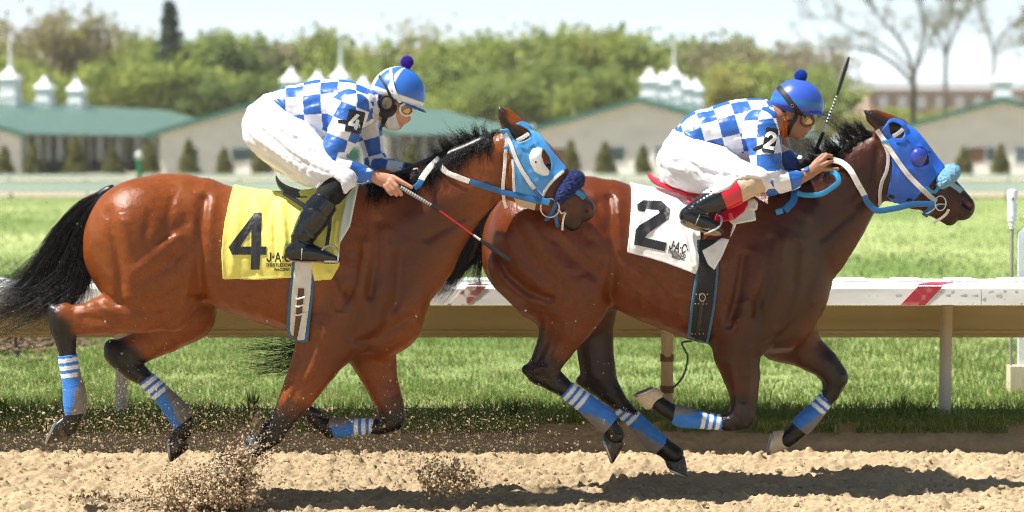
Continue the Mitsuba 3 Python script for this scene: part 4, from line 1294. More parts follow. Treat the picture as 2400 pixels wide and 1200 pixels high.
spec2 = dict(
    box=(1110, 2305, 240, 1135),
    trunk=[(1129, 556, 612, .03), (1135, 530, 635, .10), (1150, 497, 662, .15), (1180, 464, 695, .21), (1220, 440, 725, .25), (1270, 422, 745, .275), (1320, 413, 755, .285), (1380, 413, 745, .285), (1430, 421, 722, .275), (1480, 434, 742, .27), (1560, 450, 775, .28),
           (1640, 456, 802, .29), (1720, 446, 815, .28), (1790, 430, 825, .25), (1850, 425, 815, .21), (1898, 470, 770, .16), (1932, 570, 715, .09), (1946, 620, 670, .04)],
    mass=[([(1862, 560, 0, 132, .54), (1922, 502, 0, 112, .5), (1975, 450, 0, 90, .47), (2018, 412, 0, 80, .47), (2055, 388, 0, 72, .5)], .05), ([(1865, 690, 0, 74, 1.0), (1830, 745, 0, 72, 1.0)], .05),
          ([(2070, 325, 0, 30, .95), (2112, 352, 0, 56, .80), (2152, 420, 0, 66, .60), (2195, 445, 0, 49, .72), (2230, 470, 0, 39, .82), (2254, 486, 0, 31, 1.0)], .02), ([(2097, 402, 0, 78, .52), (2140, 435, 0, 54, .6)], .02),
          ([(2185, 476, 0, 30, .9), (2226, 510, 0, 19, 1.0)], .012),
          ([(1268, 550, NR, 122, .8), (1300, 640, NR - .02, 112, .75), (1332, 700, NR - .02, 88, .75)], .05), ([(1380, 660, NR, 52, .9), (1370, 710, NR, 50, .9)], .04), ([(1222, 630, NR, 78, .9), (1262, 690, NR, 62, .9)], .03),
          ([(1835, 520, -.10, 75, .8), (1790, 640, -.13, 92, .75), (1735, 760, -.12, 78, .75)], .05), ([(1835, 520, .10, 75, .8), (1830, 650, .12, 88, .75), (1845, 765, .11, 70, .75)], .05), ([(1268, 550, FR, 122, .8), (1340, 650, FR, 100, .75), (1372, 720, FR, 70, .75)], .05)],
    legs=[([(1335, 700, NR - .02, 84, .75), (1328, 755, NR - .02, 62, .7), (1303, 808, NR - .01, 46, .66), (1280, 850, NR - .01, 37, .7), (1270, 868, NR, 33, .75)], .05), ([(1234, 866, NR, 12), (1262, 880, NR, 20)], .02),
          ([(1268, 868, NR, 34, .8), (1298, 892, NR, 27, .8), (1330, 915, NR, 20), (1375, 950, NR, 21), (1416, 984, NR, 25), (1432, 1000, NR, 22), (1440, 1020, NR, 23)], .015),
          ([(1372, 720, FR, 70, .75), (1393, 785, FR, 45, .7), (1396, 832, FR, 42, .7), (1402, 872, FR, 42, .75)], .05), ([(1362, 892, FR, 12), (1395, 905, FR, 22)], .02),
          ([(1402, 878, FR, 38, .8), (1425, 915, FR, 31, .8), (1455, 950, FR, 21), (1500, 1000, FR, 22), (1534, 1034, FR, 26), (1560, 1052, FR, 22), (1580, 1066, FR, 23)], .015),
          ([(1735, 775, NR, 74, .75), (1727, 830, NR, 55, .75), (1738, 880, NR, 44, .75), (1744, 930, NR, 33), (1740, 968, NR, 31)], .05), ([(1738, 978, NR, 31), (1712, 990, NR, 22), (1680, 988, NR, 17), (1640, 983, NR, 17), (1597, 976, NR, 23), (1570, 964, NR, 19), (1542, 945, NR, 19)], .015),
          ([(1835, 790, FR, 62, .75), (1885, 818, FR, 45, .75), (1932, 852, FR, 34), (1956, 882, FR, 30)], .05), ([(1956, 890, FR, 29), (1948, 920, FR, 21), (1918, 957, FR, 18), (1882, 995, FR, 22), (1862, 1015, FR, 20), (1842, 1030, FR, 20)], .015),
          ([(2104, 306, -.055, 22, .7), (2072, 294, -.06, 22, .6), (2046, 276, -.06, 16, .55), (2026, 259, -.055, 3, .8)], .008), ([(2108, 300, .055, 22, .7), (2078, 288, .06, 22, .6), (2052, 272, .06, 16, .55), (2036, 258, .055, 3, .8)], .008)],
    sub=[([(2264, 474, -.062, 10, .9), (2271, 481, -.062, 9, .9)], .012), ([(2264, 474, .062, 10, .9), (2271, 481, .062, 9, .9)], .012), ([(2196, 492, -.12, 4, 2.5), (2228, 496, -.12, 6, 2.5), (2252, 516, -.1, 9, 2.5)], .01), ([(2064, 294, -.085, 8, .7), (2044, 278, -.085, 7, .7)], .008)],
    strokes=[([(1745, 720), (1715, 775)], 30, .012), ([(1815, 560), (1775, 660)], 26, .011), ([(1860, 690), (1825, 770)], 26, .009), ([(1765, 700), (1782, 745), (1760, 795)], 12, -.009), ([(1725, 830), (1735, 890)], 18, .008), ([(1240, 520), (1285, 570)], 40, .008), ([(1240, 878), (1275, 884), (1300, 900)], 5, -.005), ([(1262, 858), (1285, 868)], 7, .007), ([(1270, 800), (1262, 840)], 5, -.004), ([(1345, 880), (1380, 900)], 6, -.005), ([(1748, 950), (1756, 975)], 7, .006), ([(1722, 975), (1735, 985)], 5, -.004), ([(1940, 870), (1958, 890)], 7, .006), ([(1428, 470), (1432, 540), (1438, 610), (1430, 690)], 13, -.015), ([(1452, 470), (1446, 540), (1452, 600)], 12, .004), ([(1168, 590), (1190, 640), (1240, 682), (1290, 700)], 11, -.014), ([(1185, 560), (1215, 620), (1262, 660)], 14, .010), ([(1150, 610), (1190, 672), (1240, 708)], 14, .008),
             ([(1240, 520), (1272, 590), (1330, 640)], 16, .008), ([(1300, 560), (1340, 600), (1390, 640)], 14, -.010), ([(1330, 500), (1380, 560)], 14, -.007), ([(1400, 480), (1418, 540)], 12, -.010), ([(1276, 745), (1282, 800), (1262, 850)], 9, -.010), ([(1330, 760), (1300, 830)], 12, .007),
             ([(1254, 872), (1275, 860)], 7, .008), ([(1205, 520), (1240, 590), (1290, 640)], 7, -.006), ([(1255, 600), (1300, 640), (1350, 660)], 7, .006), ([(1180, 690), (1230, 712), (1275, 722)], 8.5, -.006), ([(1330, 640), (1370, 640), (1412, 610)], 8, -.006), ([(1345, 520), (1360, 580), (1400, 610)], 8, -.005), ([(1300, 470), (1315, 540), (1345, 590)], 8, .005), ([(1290, 770), (1300, 810), (1282, 850)], 5, -.006), ([(1318, 740), (1332, 790), (1310, 830)], 8.5, .006),
             ([(1680, 700), (1720, 712), (1750, 700)], 5, .005), ([(1725, 840), (1734, 900), (1736, 945)], 5, -.006), ([(1756, 830), (1760, 890), (1754, 940)], 5, .005), ([(1470, 660), (1540, 720), (1610, 740)], 4, .0025), ([(1500, 640), (1560, 690), (1620, 700)], 4, .0025), ([(2080, 440), (2070, 400), (2074, 370)], 4, .004), ([(1980, 470), (2020, 440), (2045, 420)], 5, .004),
             ([(1455, 600), (1510, 640), (1560, 690)], 9, -.006), ([(1500, 690), (1508, 750)], 11, .004), ([(1545, 690), (1556, 770)], 11, .004), ([(1585, 700), (1598, 780)], 11, .004), ([(1692, 610), (1700, 680), (1690, 740)], 13, .010), ([(1738, 600), (1726, 690), (1706, 760)], 10, -.013),
             ([(1765, 590), (1756, 680), (1730, 760)], 14, .012), ([(1800, 560), (1792, 650), (1768, 740)], 10, -.013), ([(1830, 560), (1826, 650), (1800, 740)], 14, .009), ([(1865, 580), (1858, 680), (1826, 760)], 11, -.010), ([(1690, 755), (1740, 742), (1775, 722)], 7, .008), ([(1790, 810), (1840, 780), (1900, 720)], 9, -.008),
             ([(1735, 830), (1745, 890), (1742, 940)], 7, -.008), ([(1712, 850), (1722, 910)], 11, .008), ([(2040, 470), (2060, 410), (2068, 350)], 10, -.010), ([(1900, 500), (1960, 440), (2020, 400)], 20, .006), ([(1930, 560), (1990, 510), (2030, 470)], 12, -.007), ([(2172, 470), (2215, 480), (2240, 492)], 5, -.004)],
    black=[[(2035, 304, 0, 13), (1985, 336, 0, 16), (1940, 370, 0, 18), (1880, 404, 0, 18), (1830, 424, 0, 14)], [(1225, 866, NR, 40), (1270, 870, NR, 58), (1330, 915, NR, 36), (1420, 985, NR, 40), (1440, 1025, NR, 36)], [(1262, 770, NR, 26), (1245, 840, NR, 36)], [(1400, 800, FR, 42), (1400, 880, FR, 60), (1455, 950, FR, 36), (1540, 1035, FR, 40), (1585, 1068, FR, 36)],
           [(1744, 940, NR, 38), (1740, 975, NR, 44), (1680, 988, NR, 32), (1597, 976, NR, 38), (1540, 943, NR, 36)], [(1935, 850, FR, 42), (1956, 885, FR, 44), (1918, 957, FR, 32), (1880, 995, FR, 36), (1840, 1030, FR, 34)],
           [(2026, 259, -.05, 12), (2060, 285, -.05, 18), (2100, 306, -.08, 16)], [(2280, 500, 0, 34), (2240, 520, 0, 34)], [(2268, 478, -.06, 24), (2275, 480, 0, 28)]],
    base=(.165, .035, .0058), dark=(.088, .0175, .0032),
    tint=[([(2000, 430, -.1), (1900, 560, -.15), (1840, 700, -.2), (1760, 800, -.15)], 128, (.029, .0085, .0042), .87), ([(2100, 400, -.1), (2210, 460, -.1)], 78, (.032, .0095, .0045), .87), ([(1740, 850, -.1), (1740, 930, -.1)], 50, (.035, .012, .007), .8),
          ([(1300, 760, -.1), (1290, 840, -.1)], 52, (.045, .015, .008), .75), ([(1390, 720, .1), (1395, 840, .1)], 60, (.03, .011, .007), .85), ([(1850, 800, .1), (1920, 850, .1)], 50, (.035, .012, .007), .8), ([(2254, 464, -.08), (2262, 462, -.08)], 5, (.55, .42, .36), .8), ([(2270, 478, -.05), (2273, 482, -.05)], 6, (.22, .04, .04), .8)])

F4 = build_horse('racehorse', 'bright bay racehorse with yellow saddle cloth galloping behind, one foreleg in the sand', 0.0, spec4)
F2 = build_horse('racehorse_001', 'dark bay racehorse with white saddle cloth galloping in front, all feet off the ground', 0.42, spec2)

# hooves
hoof('racehorse__hoof', (161, 1034), (150, 974), (109, 1043), (139, 982), NR - .01, 0, .042)
hoof('racehorse__hoof', (443, 1052), (409, 1003), (403, 1083), (398, 1022), FR, 0, .042)
hoof('racehorse__hoof', (534, 1146), (500, 1130), (512, 1180), (474, 1156), NR, 0, .045)
hoof('racehorse__hoof', (746, 985), (752, 962), (699, 976), (722, 947), FR, 0, .042)
hoof('racehorse_001__hoof', (1462, 1045), (1416, 1008), (1437, 1086), (1413, 1022), NR, .42, .042)
hoof('racehorse_001__hoof', (1605, 1070), (1556, 1076), (1614, 1117), (1564, 1096), FR, .42, .042)
hoof('racehorse_001__hoof', (1514, 961), (1556, 922), (1485, 931), (1540, 909), NR, .42, .046, 'm_hoof_pale')
hoof('racehorse_001__hoof', (1850, 1049), (1838, 1008), (1801, 1068), (1815, 1010), FR, .42, .042, 'm_hoof_pale')

# bandages
BG = 'blue leg bandages with three white stripes'
wrap(H4, 'leg_bandage', 'dusty blue bandage with white stripes on the stretched-back near hind leg of the trailing horse', [(158, 832, NR - .01, 23), (166, 880, NR - .01, 23), (176, 935, NR - .01, 28), (176, 970, NR - .01, 24)], BG, 1, 1)
wrap(H4, 'leg_bandage', 'dusty blue bandage with white stripes on the far hind leg of the trailing horse', [(342, 888, FR, 21), (380, 925, FR, 23), (418, 970, FR, 28), (428, 993, FR, 24)], BG, 1, 2)
wrap(H4, 'leg_bandage', 'blue striped bandage half buried in flying sand on the planted foreleg', [(604, 1031, NR, 23), (570, 1072, NR, 21), (540, 1100, NR, 25), (528, 1116, NR, 22)], BG, 1, 3)
wrap(H4, 'leg_bandage', 'muddy blue bandage with white stripes on the folded foreleg of the trailing horse', [(881, 999, FR, 18), (840, 999, FR, 20), (795, 1003, FR, 24), (766, 1001, FR, 22)], BG, -1, 4)
wrap(H2, 'leg_bandage', 'muddy blue bandage with white stripes on the near hind leg of the leading horse', [(1327, 913, NR, 22), (1375, 948, NR, 25), (1416, 983, NR, 28), (1430, 997, NR, 25)], BG, -1, 5)
wrap(H2, 'leg_bandage', 'muddy blue bandage with white stripes on the forward hind leg of the leading horse', [(1451, 948, FR, 20), (1500, 1000, FR, 24), (1534, 1034, FR, 27), (1552, 1046, FR, 23)], BG, -1, 6)
wrap(H2, 'leg_bandage', 'blue bandage with white stripes on the folded near foreleg of the leading horse', [(1693, 990, NR, 19), (1640, 984, NR, 21), (1597, 976, NR, 26), (1578, 969, NR, 22)], BG, -1, 7)
wrap(H2, 'leg_bandage', 'blue bandage with white stripes on the raised far foreleg of the leading horse', [(1945, 922, FR, 19), (1918, 957, FR, 21), (1884, 993, FR, 25), (1873, 1005, FR, 22)], BG, 1, 8)

# tails, manes
hr = np.random.default_rng(77)


def W3(pts, Y0):
    return [tuple(P(a, b, Y0 + c)) for a, b, c in pts]


def hg(Y0, pts, s0, s1, n, wave=.01):
    return (W3(pts, Y0), s0, s1, n, wave)


tail4 = [hg(0, [(262, 448, 0), (205, 478, 0), (150, 540, 0), (112, 610, 0), (70, 660, .02), (0, 720, .03), (-80, 760, .04)], .022, .125, 460, .024),
         hg(0, [(258, 458, -.02), (214, 500, -.03), (178, 580, -.03), (150, 650, -.02), (90, 700, -.02), (10, 745, 0), (-60, 770, 0)], .022, .115, 430, .022),
         hg(0, [(252, 466, -.03), (222, 520, -.04), (205, 590, -.05), (196, 640, -.05), (170, 690, -.04), (110, 730, -.03), (30, 775, -.02)], .018, .085, 380, .018),
         hg(0, [(250, 462, .02), (180, 510, .02), (120, 590, .02), (100, 655, .02), (60, 690, .02), (-10, 690, .03), (-90, 700, .03)], .02, .12, 320, .028),
         hg(0, [(240, 480, -.03), (215, 560, -.05), (205, 630, -.05), (222, 690, -.04), (240, 740, -.03)], .012, .07, 80, .02), hg(0, [(236, 500, -.03), (206, 580, -.05), (190, 660, -.05), (168, 720, -.04), (120, 770, -.03)], .012, .11, 120, .022),
         hg(0, [(140, 560, 0), (100, 640, 0), (50, 660, 0), (20, 640, 0), (-20, 600, 0)], .012, .09, 80, .03)]
core4 = tube(spline(W3([(268, 446, 0), (225, 472, 0), (185, 540, 0), (150, 615, 0), (100, 668, .01), (40, 715, .02), (0, 735, .03)], 0), 24), np.interp(np.linspace(0, 1, 24), [0, .15, .5, .8, 1], [.03, .033, .036, .016, .004]), 10, flat=.8)
add('racehorse__tail', cat_m([hair(tail4, hr, 13, .0011), core4]), 'm_hair', smooth=True)
tail2 = [hg(.42, [(1172, 480, 0), (1140, 500, 0), (1112, 560, 0), (1078, 620, .02), (1040, 660, .03), (990, 690, .04)], .02, .07, 520, .01), hg(.42, [(1170, 486, 0), (1145, 520, 0), (1125, 590, 0), (1112, 640, 0), (1118, 690, 0)], .018, .05, 240, .012),
         hg(.42, [(1168, 484, .02), (1130, 520, .02), (1095, 590, .02), (1060, 650, .02), (1010, 705, .02)], .02, .07, 420, .012), hg(.42, [(1160, 500, 0), (1128, 570, 0), (1120, 640, 0), (1138, 690, 0)], .012, .05, 60, .014)]
core2 = tube(spline(W3([(1176, 476, 0), (1146, 500, 0), (1120, 560, 0), (1088, 620, .02), (1050, 660, .02)], .42), 20), np.interp(np.linspace(0, 1, 20), [0, .15, .6, 1], [.03, .034, .042, .008]), 10, flat=.8)
add('racehorse_001__tail', cat_m([hair(tail2, hr, 12, .0011), core2]), 'm_hair', smooth=True)


def mane(F, Y0, crest, tufts, flow, n_tuft, n_flow, extra=()):
    g = []
    for (px, py) in crest:
        for _ in range(n_tuft):
            dx, dy = tufts(px, py)
            p0 = (px + hr.normal(0, 5), py + 6 + hr.normal(0, 3), hr.normal(0, .012))
            L = hr.uniform(.6, 1.25)
            g.append(hg(Y0, [p0, (p0[0] + dx * .35 * L, p0[1] + dy * .5 * L, p0[2] + hr.normal(0, .01)), (p0[0] + dx * L, p0[1] + dy * L, p0[2] + hr.normal(0, .03))], .006, .030, 15, .012))
        for _ in range(n_flow):
            dx, dy, L = *flow(px, py), hr.uniform(.5, 1.15)
            q0 = px + hr.normal(0, 8)
            q = [(q0, py - 1), (q0 + dx * .08 * L, py + 9), (px + dx * .45 * L, py + dy * .4 * L), (px + dx * L, py + dy * L)]
            ys = F.lay([a for a, _ in q], [b for _, b in q], .006)[:, 1] - Y0
            g.append(hg(Y0, [(q[0][0], q[0][1], -.004), (q[1][0], q[1][1], ys[1] - .005), (q[2][0], q[2][1], ys[2] - .005), (q[3][0], q[3][1], ys[3] - .006)], .006, .016, 17, .004))
    return g + list(extra)


crest4 = [(1150, 318), (1132, 326), (1116, 334), (1100, 341), (1086, 347), (1070, 353), (1055, 360), (1040, 367), (1026, 374), (1010, 382), (995, 390), (975, 398), (950, 406), (925, 413), (900, 420), (875, 425)]
g4 = mane(F4, 0, crest4[:9], lambda x, y: (hr.normal(-14, 26), -(22 + 34 * hr.random()) if x < 1140 else -20), lambda x, y: (hr.normal(-4, 12), 48 + 20 * hr.random()), 5, 5)
g4 += mane(F4, 0, crest4[8:], lambda x, y: (-22, -10), lambda x, y: (hr.normal(-14, 12), 58 + 26 * hr.random()), 2, 10)
c4 = tube(spline(W3([(a, b + 9, -.018) for a, b in [(1165, 313)] + crest4], 0), 30), np.interp(np.linspace(0, 1, 30), [0, .1, .9, 1], [.012, .042, .040, .008]), 10)
add('racehorse__mane', cat_m([hair(g4, hr, 7, .0011, .45), c4]), 'm_hair', smooth=True)
crest2 = [(2030, 308), (2015, 318), (2000, 328), (1985, 340), (1970, 352), (1955, 364), (1940, 374), (1925, 384), (1910, 392), (1890, 402), (1870, 412), (1850, 420), (1830, 426)]
g2 = mane(F2, .42, crest2[:8], lambda x, y: (hr.normal(-38, 16), -(26 + 26 * hr.random())), lambda x, y: (hr.normal(-22, 12), 24 + 14 * hr.random()), 7, 5)
g2 += mane(F2, .42, crest2[5:], lambda x, y: (-50, -6), lambda x, y: (hr.normal(-10, 14), 36 + 16 * hr.random()), 3, 9)
c2 = tube(spline(W3([(a, b + 9, -.006) for a, b in [(2042, 302)] + crest2], .42), 30), np.interp(np.linspace(0, 1, 30), [0, .1, .9, 1], [.004, .014, .028, .008]), 10)
add('racehorse_001__mane', cat_m([hair(g2, hr, 7, .0011, .45), c2]), 'm_hair', smooth=True)
for F, Y0, r, c in ((F4, 0, 'racehorse', (1284, 391)), (F2, .42, 'racehorse_001', (2172, 360))):
    p = F.lay([c[0]], [c[1]], 0)[0]
    for s in (1, -1):
        e = trimesh.creation.icosphere(3, radius=.021).apply_scale([1.15, .7, .9]).apply_translation([p[0], Y0 + s * (p[1] - Y0 + .010), p[2]])
        add(r + '__eye', e, 'm_eye', smooth=True)
wisp = [hg(.33, [(790, 775, 0), (710, 828, 0), (645, 858, 0), (540, 866, 0)], .02, .05, 70, .014), hg(.33, [(790, 765, 0), (700, 800, 0), (630, 806, 0), (520, 796, 0)], .02, .05, 36, .016), hg(.33, [(790, 780, 0), (715, 846, 0), (660, 868, 0), (560, 850, 0)], .02, .035, 46, .014), hg(.33, [(760, 790, 0), (690, 815, 0), (620, 830, 0), (540, 825, 0)], .02, .05, 40, .014)]
add('loose_hair', hair(wisp, hr, 14, .0011, .12), 'm_hair', smooth=True, label='wisps of black hair streaming under the belly of the trailing horse', cat='horse hair')
# ------------------------------------------------------------------ tack
import shapely
from shapely import affinity


def weave(p, n, uv):
    return 0.5 + 0.5 * dr.sin(p.x * 1500) * dr.sin(p.z * 1500) + 0.8 * fb(p.x * 60, p.y * 60, p.z * 60, 2)


WV = mikit.proc(weave, eps=0.001)
mat('m_yellow_cloth', (0.80, 0.73, 0.17), 0.7, 0.3, bump=WV, bscale=0.0006)
mat('m_white_cloth', (0.80, 0.79, 0.78), 0.7, 0.3, bump=WV, bscale=0.0006)
mat('m_black_print', (0.022, 0.022, 0.025), 0.45, 0.45, bump=mikit.proc(lambda p, n, uv: fb(p.x * 90, p.y * 90, p.z * 40, 2)), bscale=0.003)
mat('m_ink', (0.03, 0.03, 0.032), 0.6, 0.3)
mat('m_pad', (0.68, 0.76, 0.68), 0.75, 0.25)
mat('m_girth_white', mikit.proc(lambda p, n, uv: mixc((0.55, 0.52, 0.46), (0.78, 0.76, 0.72), fb(p.x * 25, p.y * 25, p.z * 16, 3))), 0.6, 0.3)
mat('m_girth_black', (0.018, 0.018, 0.020), 0.6, 0.3)
mat('m_girth_blue', (0.05, 0.14, 0.24), 0.7, 0.3)
mat('m_leather', (0.085, 0.04, 0.02), 0.45, 0.5)
mat('m_rubber', (0.75, 0.74, 0.70), 0.5, 0.4)
mat('m_steel', (0.65, 0.66, 0.68), 0.22, metallic=1.0)
mat('m_brass', (0.65, 0.45, 0.20), 0.3, metallic=1.0)
mat('m_hood_light', (0.075, 0.32, 0.70), 0.34, 0.5, sheen=0.2, bump=WV, bscale=0.0005)
mat('m_hood_dark', (0.025, 0.13, 0.60), 0.33, 0.5, sheen=0.2, bump=WV, bscale=0.0005)
mat('m_strap_white', mikit.proc(lambda p, n, uv: mixc((0.60, 0.55, 0.45), (0.83, 0.82, 0.79), ss(.25, .6, fb(p.x * 30, p.y * 30, p.z * 30, 3)))), 0.45, 0.45)
mat('m_strap_grey', (0.50, 0.50, 0.48), 0.5, 0.4)
mat('m_strap_blue', (0.018, 0.13, 0.36), 0.4, 0.5)
mat('m_strap_teal', (0.02, 0.24, 0.50), 0.35, 0.5)
mat('m_beige', (0.55, 0.46, 0.32), 0.6, 0.3)
mat('m_wool_navy', (0.022, 0.035, 0.12), 0.9, 0.2, sheen=0.6)
mat('m_wool_teal', (0.20, 0.40, 0.54), 0.9, 0.2, sheen=0.6)
mat('m_cup_white', (0.84, 0.84, 0.84), 0.25, 0.5, clearcoat=0.5)
mat('m_cup_blue', (0.03, 0.05, 0.34), 0.16, 0.6, clearcoat=0.6)
mat('m_saddle_navy', (0.018, 0.035, 0.060), 0.3, 0.5, clearcoat=0.5)
mat('m_saddle_red', (0.62, 0.012, 0.045), 0.35, 0.5, clearcoat=0.3)
mat('m_saddle_white', (0.78, 0.80, 0.77), 0.45, 0.4)
mat('m_black_leather', (0.014, 0.014, 0.016), 0.4, 0.5)


def thing(key, label, cat, group=None):
    tag(key, label, cat, group)
    return key


# saddle cloths
y4 = [(541, 415), (537, 470), (530, 520), (523, 590), (526, 653), (560, 652), (600, 654), (650, 651), (690, 648), (735, 656), (780, 653), (798, 622), (798, 575), (808, 520), (816, 450), (824, 410)]
fr = np.random.default_rng(5)
folds4 = [([(600, 470), (650, 560), (672, 640)], 9, 0.0105), ([(660, 480), (672, 560), (668, 610)], 8, 0.0135), ([(560, 470), (556, 560), (548, 640)], 10, 0.0075), ([(640, 460), (620, 540)], 8, -0.0075), ([(700, 500), (690, 600)], 7, 0.0090),
          ([(735, 600), (745, 640)], 7, 0.0090), ([(770, 480), (775, 560), (772, 640)], 8, 0.0090), ([(590, 560), (600, 640)], 7, -0.0060), ([(645, 500), (650, 600)], 5, -0.0075), ([(790, 520), (785, 600)], 6, 0.0105)]
m = F4.cut(.013, y4, up=1.6, ycut=.02, folds=folds4, rim=.0022)
m = M(m.vertices + m.vertex_normals * ((vnoise(m.vertices, 26, 3, 2) - .5) * .004)[:, None], m.faces)
S4 = Surf(m, 0)
thing('saddle_cloth', 'yellow saddle cloth with a black number 4', 'saddle cloth')
add('saddle_cloth__cloth', m, 'm_yellow_cloth', smooth=True)
d4 = shapely.Polygon([(597, 498), (613, 498), (611, 578), (624, 578), (624, 597), (610, 597), (608, 632), (588, 632), (589, 597), (544, 597), (536, 579)], [[(589, 538), (589, 578), (563, 578)]])
add('saddle_cloth__number', flat_on(S4, d4), 'm_black_print', label='black figure 4')
for txt, px, py, cap, w in (('J\u00b7A\u00b7C\u00b7K', 625, 613, 21, 78), ('THISTLEDOWN', 623, 625, 7.5, 66), ('RACING', 643, 635, 6.5, 36)):
    add('saddle_cloth__lettering', flat_on(S4, text_shape(txt, px, py, cap, w), .0012, cell=9), 'm_ink')
w2 = [(1482, 405), (1480, 470), (1474, 540), (1468, 590), (1500, 598), (1530, 606), (1565, 617), (1600, 630), (1631, 642), (1638, 600), (1640, 540), (1660, 500), (1690, 470), (1700, 410)]
folds2 = [([(1572, 480), (1600, 550), (1620, 630)], 7, 0.0135), ([(1500, 470), (1488, 580)], 10, 0.0075), ([(1555, 500), (1580, 560), (1590, 610)], 8, -0.0090), ([(1530, 450), (1520, 540)], 9, 0.0060), ([(1620, 540), (1628, 620)], 6, 0.0120), ([(1600, 470), (1612, 520)], 7, -0.0075)]
m = F2.cut(.013, w2, up=1.6, ycut=.02, folds=folds2, rim=.0022)
m = M(m.vertices + m.vertex_normals * ((vnoise(m.vertices, 26, 4, 2) - .5) * .004)[:, None], m.faces)
S2 = Surf(m, .42)
thing('saddle_cloth_001', 'white saddle cloth with a black number 2', 'saddle cloth')
add('saddle_cloth_001__cloth', m, 'm_white_cloth', smooth=True)
d2 = shapely.Polygon([(1493, 479), (1508, 469), (1550, 471), (1570, 489), (1568, 512), (1519, 547), (1511, 557), (1562, 569), (1558, 589), (1486, 573), (1490, 538), (1499, 528), (1546, 499), (1543, 491), (1513, 489), (1511, 495), (1494, 493)])
add('saddle_cloth_001__number', flat_on(S2, d2), 'm_black_print', label='black figure 2')
for txt, px, py, cap, w in (('J\u00b7A\u00b7C\u00b7', 1567, 583, 21, 44), ('THISTLEDO', 1564, 592, 8, 44), ('RACING', 1574, 603, 6.5, 30)):
    add('saddle_cloth_001__lettering', flat_on(S2, text_shape(txt, px, py, cap, w, 16), .0012, cell=9), 'm_ink')
# the corner of the white cloth that shows in front of the girth
m = F2.cut(.024, [(1641, 585), (1660, 575), (1690, 556), (1706, 560), (1716, 525), (1700, 490), (1724, 500), (1722, 530), (1706, 560), (1690, 595), (1670, 630), (1655, 618)], up=1.6, ycut=-.02, folds=[([(1665, 590), (1672, 625)], 6, .010), ([(1690, 565), (1685, 600)], 6, .008)])
add('saddle_cloth_001__cloth_corner', m, 'm_white_cloth', smooth=True)
# foam pads
thing('saddle_pad', 'pale foam pad showing in front of the yellow cloth', 'saddle pad')
add('saddle_pad__foam', F4.cut(.026, [(838, 425), (838, 436), (833, 470), (822, 530), (797, 572), (796, 555), (803, 505), (813, 452), (812, 425)], up=1.6, ycut=.02, rim=.004), 'm_pad', smooth=50)
thing('saddle_pad_001', 'pale green foam pad under the red saddle flap', 'saddle pad')
add('saddle_pad_001__foam', F2.cut(.034, [(1700, 470), (1765, 478), (1770, 516), (1715, 526), (1696, 505)], up=1.6, ycut=-.03, rim=.004), 'm_pad', smooth=50)
add('saddle_pad_001__cloth_roll', F2.cut(.042, [(1752, 470), (1768, 465), (1776, 476), (1772, 492), (1762, 494), (1750, 488)], up=1.6, ycut=-.03, rim=.005), 'm_white_cloth', smooth=True)

# girths
thing('girth', 'white girth with blue edges and a brown buckle strap', 'girth')
add('girth__edging', F4.cut(.016, [(690, 600), (744, 600), (738, 680), (730, 745), (724, 800), (702, 802), (676, 792), (668, 778), (679, 700)], up=1.6, ycut=.0), 'm_girth_blue', smooth=60)
mg = F4.cut(.021, [(697, 600), (737, 600), (732, 680), (723, 745), (716, 795), (700, 797), (682, 786), (678, 778), (686, 700)], up=1.6, ycut=.0)
add('girth__web', mg, 'm_girth_white', smooth=60)
SG = Surf(mg, 0)
c = SG.lay(*np.array(spline([(706, 676), (702, 720), (698, 760), (694, 794)], 16)).T, .004)
kk = add('girth__buckle_strap', strap_mesh(c, .030, .004), 'm_leather')
for y0 in (699, 717, 737):
    q = SG.lay([692, 699, 707, 715], [y0 + 1, y0 + 2, y0 - 1, y0 - 3], .010)
    add(kk + '__rubber_loop', tube(q, .0045, 8), 'm_rubber', smooth=50)
thing('girth_001', 'black girth with blue edges and a buckle', 'girth')
add('girth_001__edging', F2.cut(.016, [(1630, 560), (1682, 560), (1680, 640), (1673, 720), (1661, 808), (1648, 806), (1612, 792), (1616, 720), (1626, 640)], up=1.6, ycut=.0), 'm_girth_blue', smooth=60)
mg = F2.cut(.021, [(1636, 560), (1676, 560), (1674, 640), (1667, 720), (1655, 803), (1646, 800), (1619, 790), (1622, 720), (1632, 640)], up=1.6, ycut=.0)
add('girth_001__web', mg, 'm_girth_black', smooth=60)
SG2 = Surf(mg, .42)
c = SG2.lay(*np.array(spline([(1647, 690), (1643, 730), (1638, 765), (1633, 796)], 16)).T, .004)
kk = add('girth_001__buckle_strap', strap_mesh(c, .024, .004), 'm_black_leather')
for y0 in (690, 712, 782):
    for dx in (-13, -5, 5, 13):
        q = SG2.lay([1645 - (y0 - 690) * .11 + dx], [y0], .005)[0]
        add(kk + '__rivet', trimesh.creation.icosphere(1, radius=.0042).apply_translation(q), 'm_brass', smooth=True)
t = np.linspace(0, 2 * np.pi, 25)
q = SG2.lay(1646 + 7 * np.cos(t), 697 + 9 * np.sin(t), .010)
add(kk + '__buckle', tube(q, .0022, 6), 'm_steel', smooth=50)

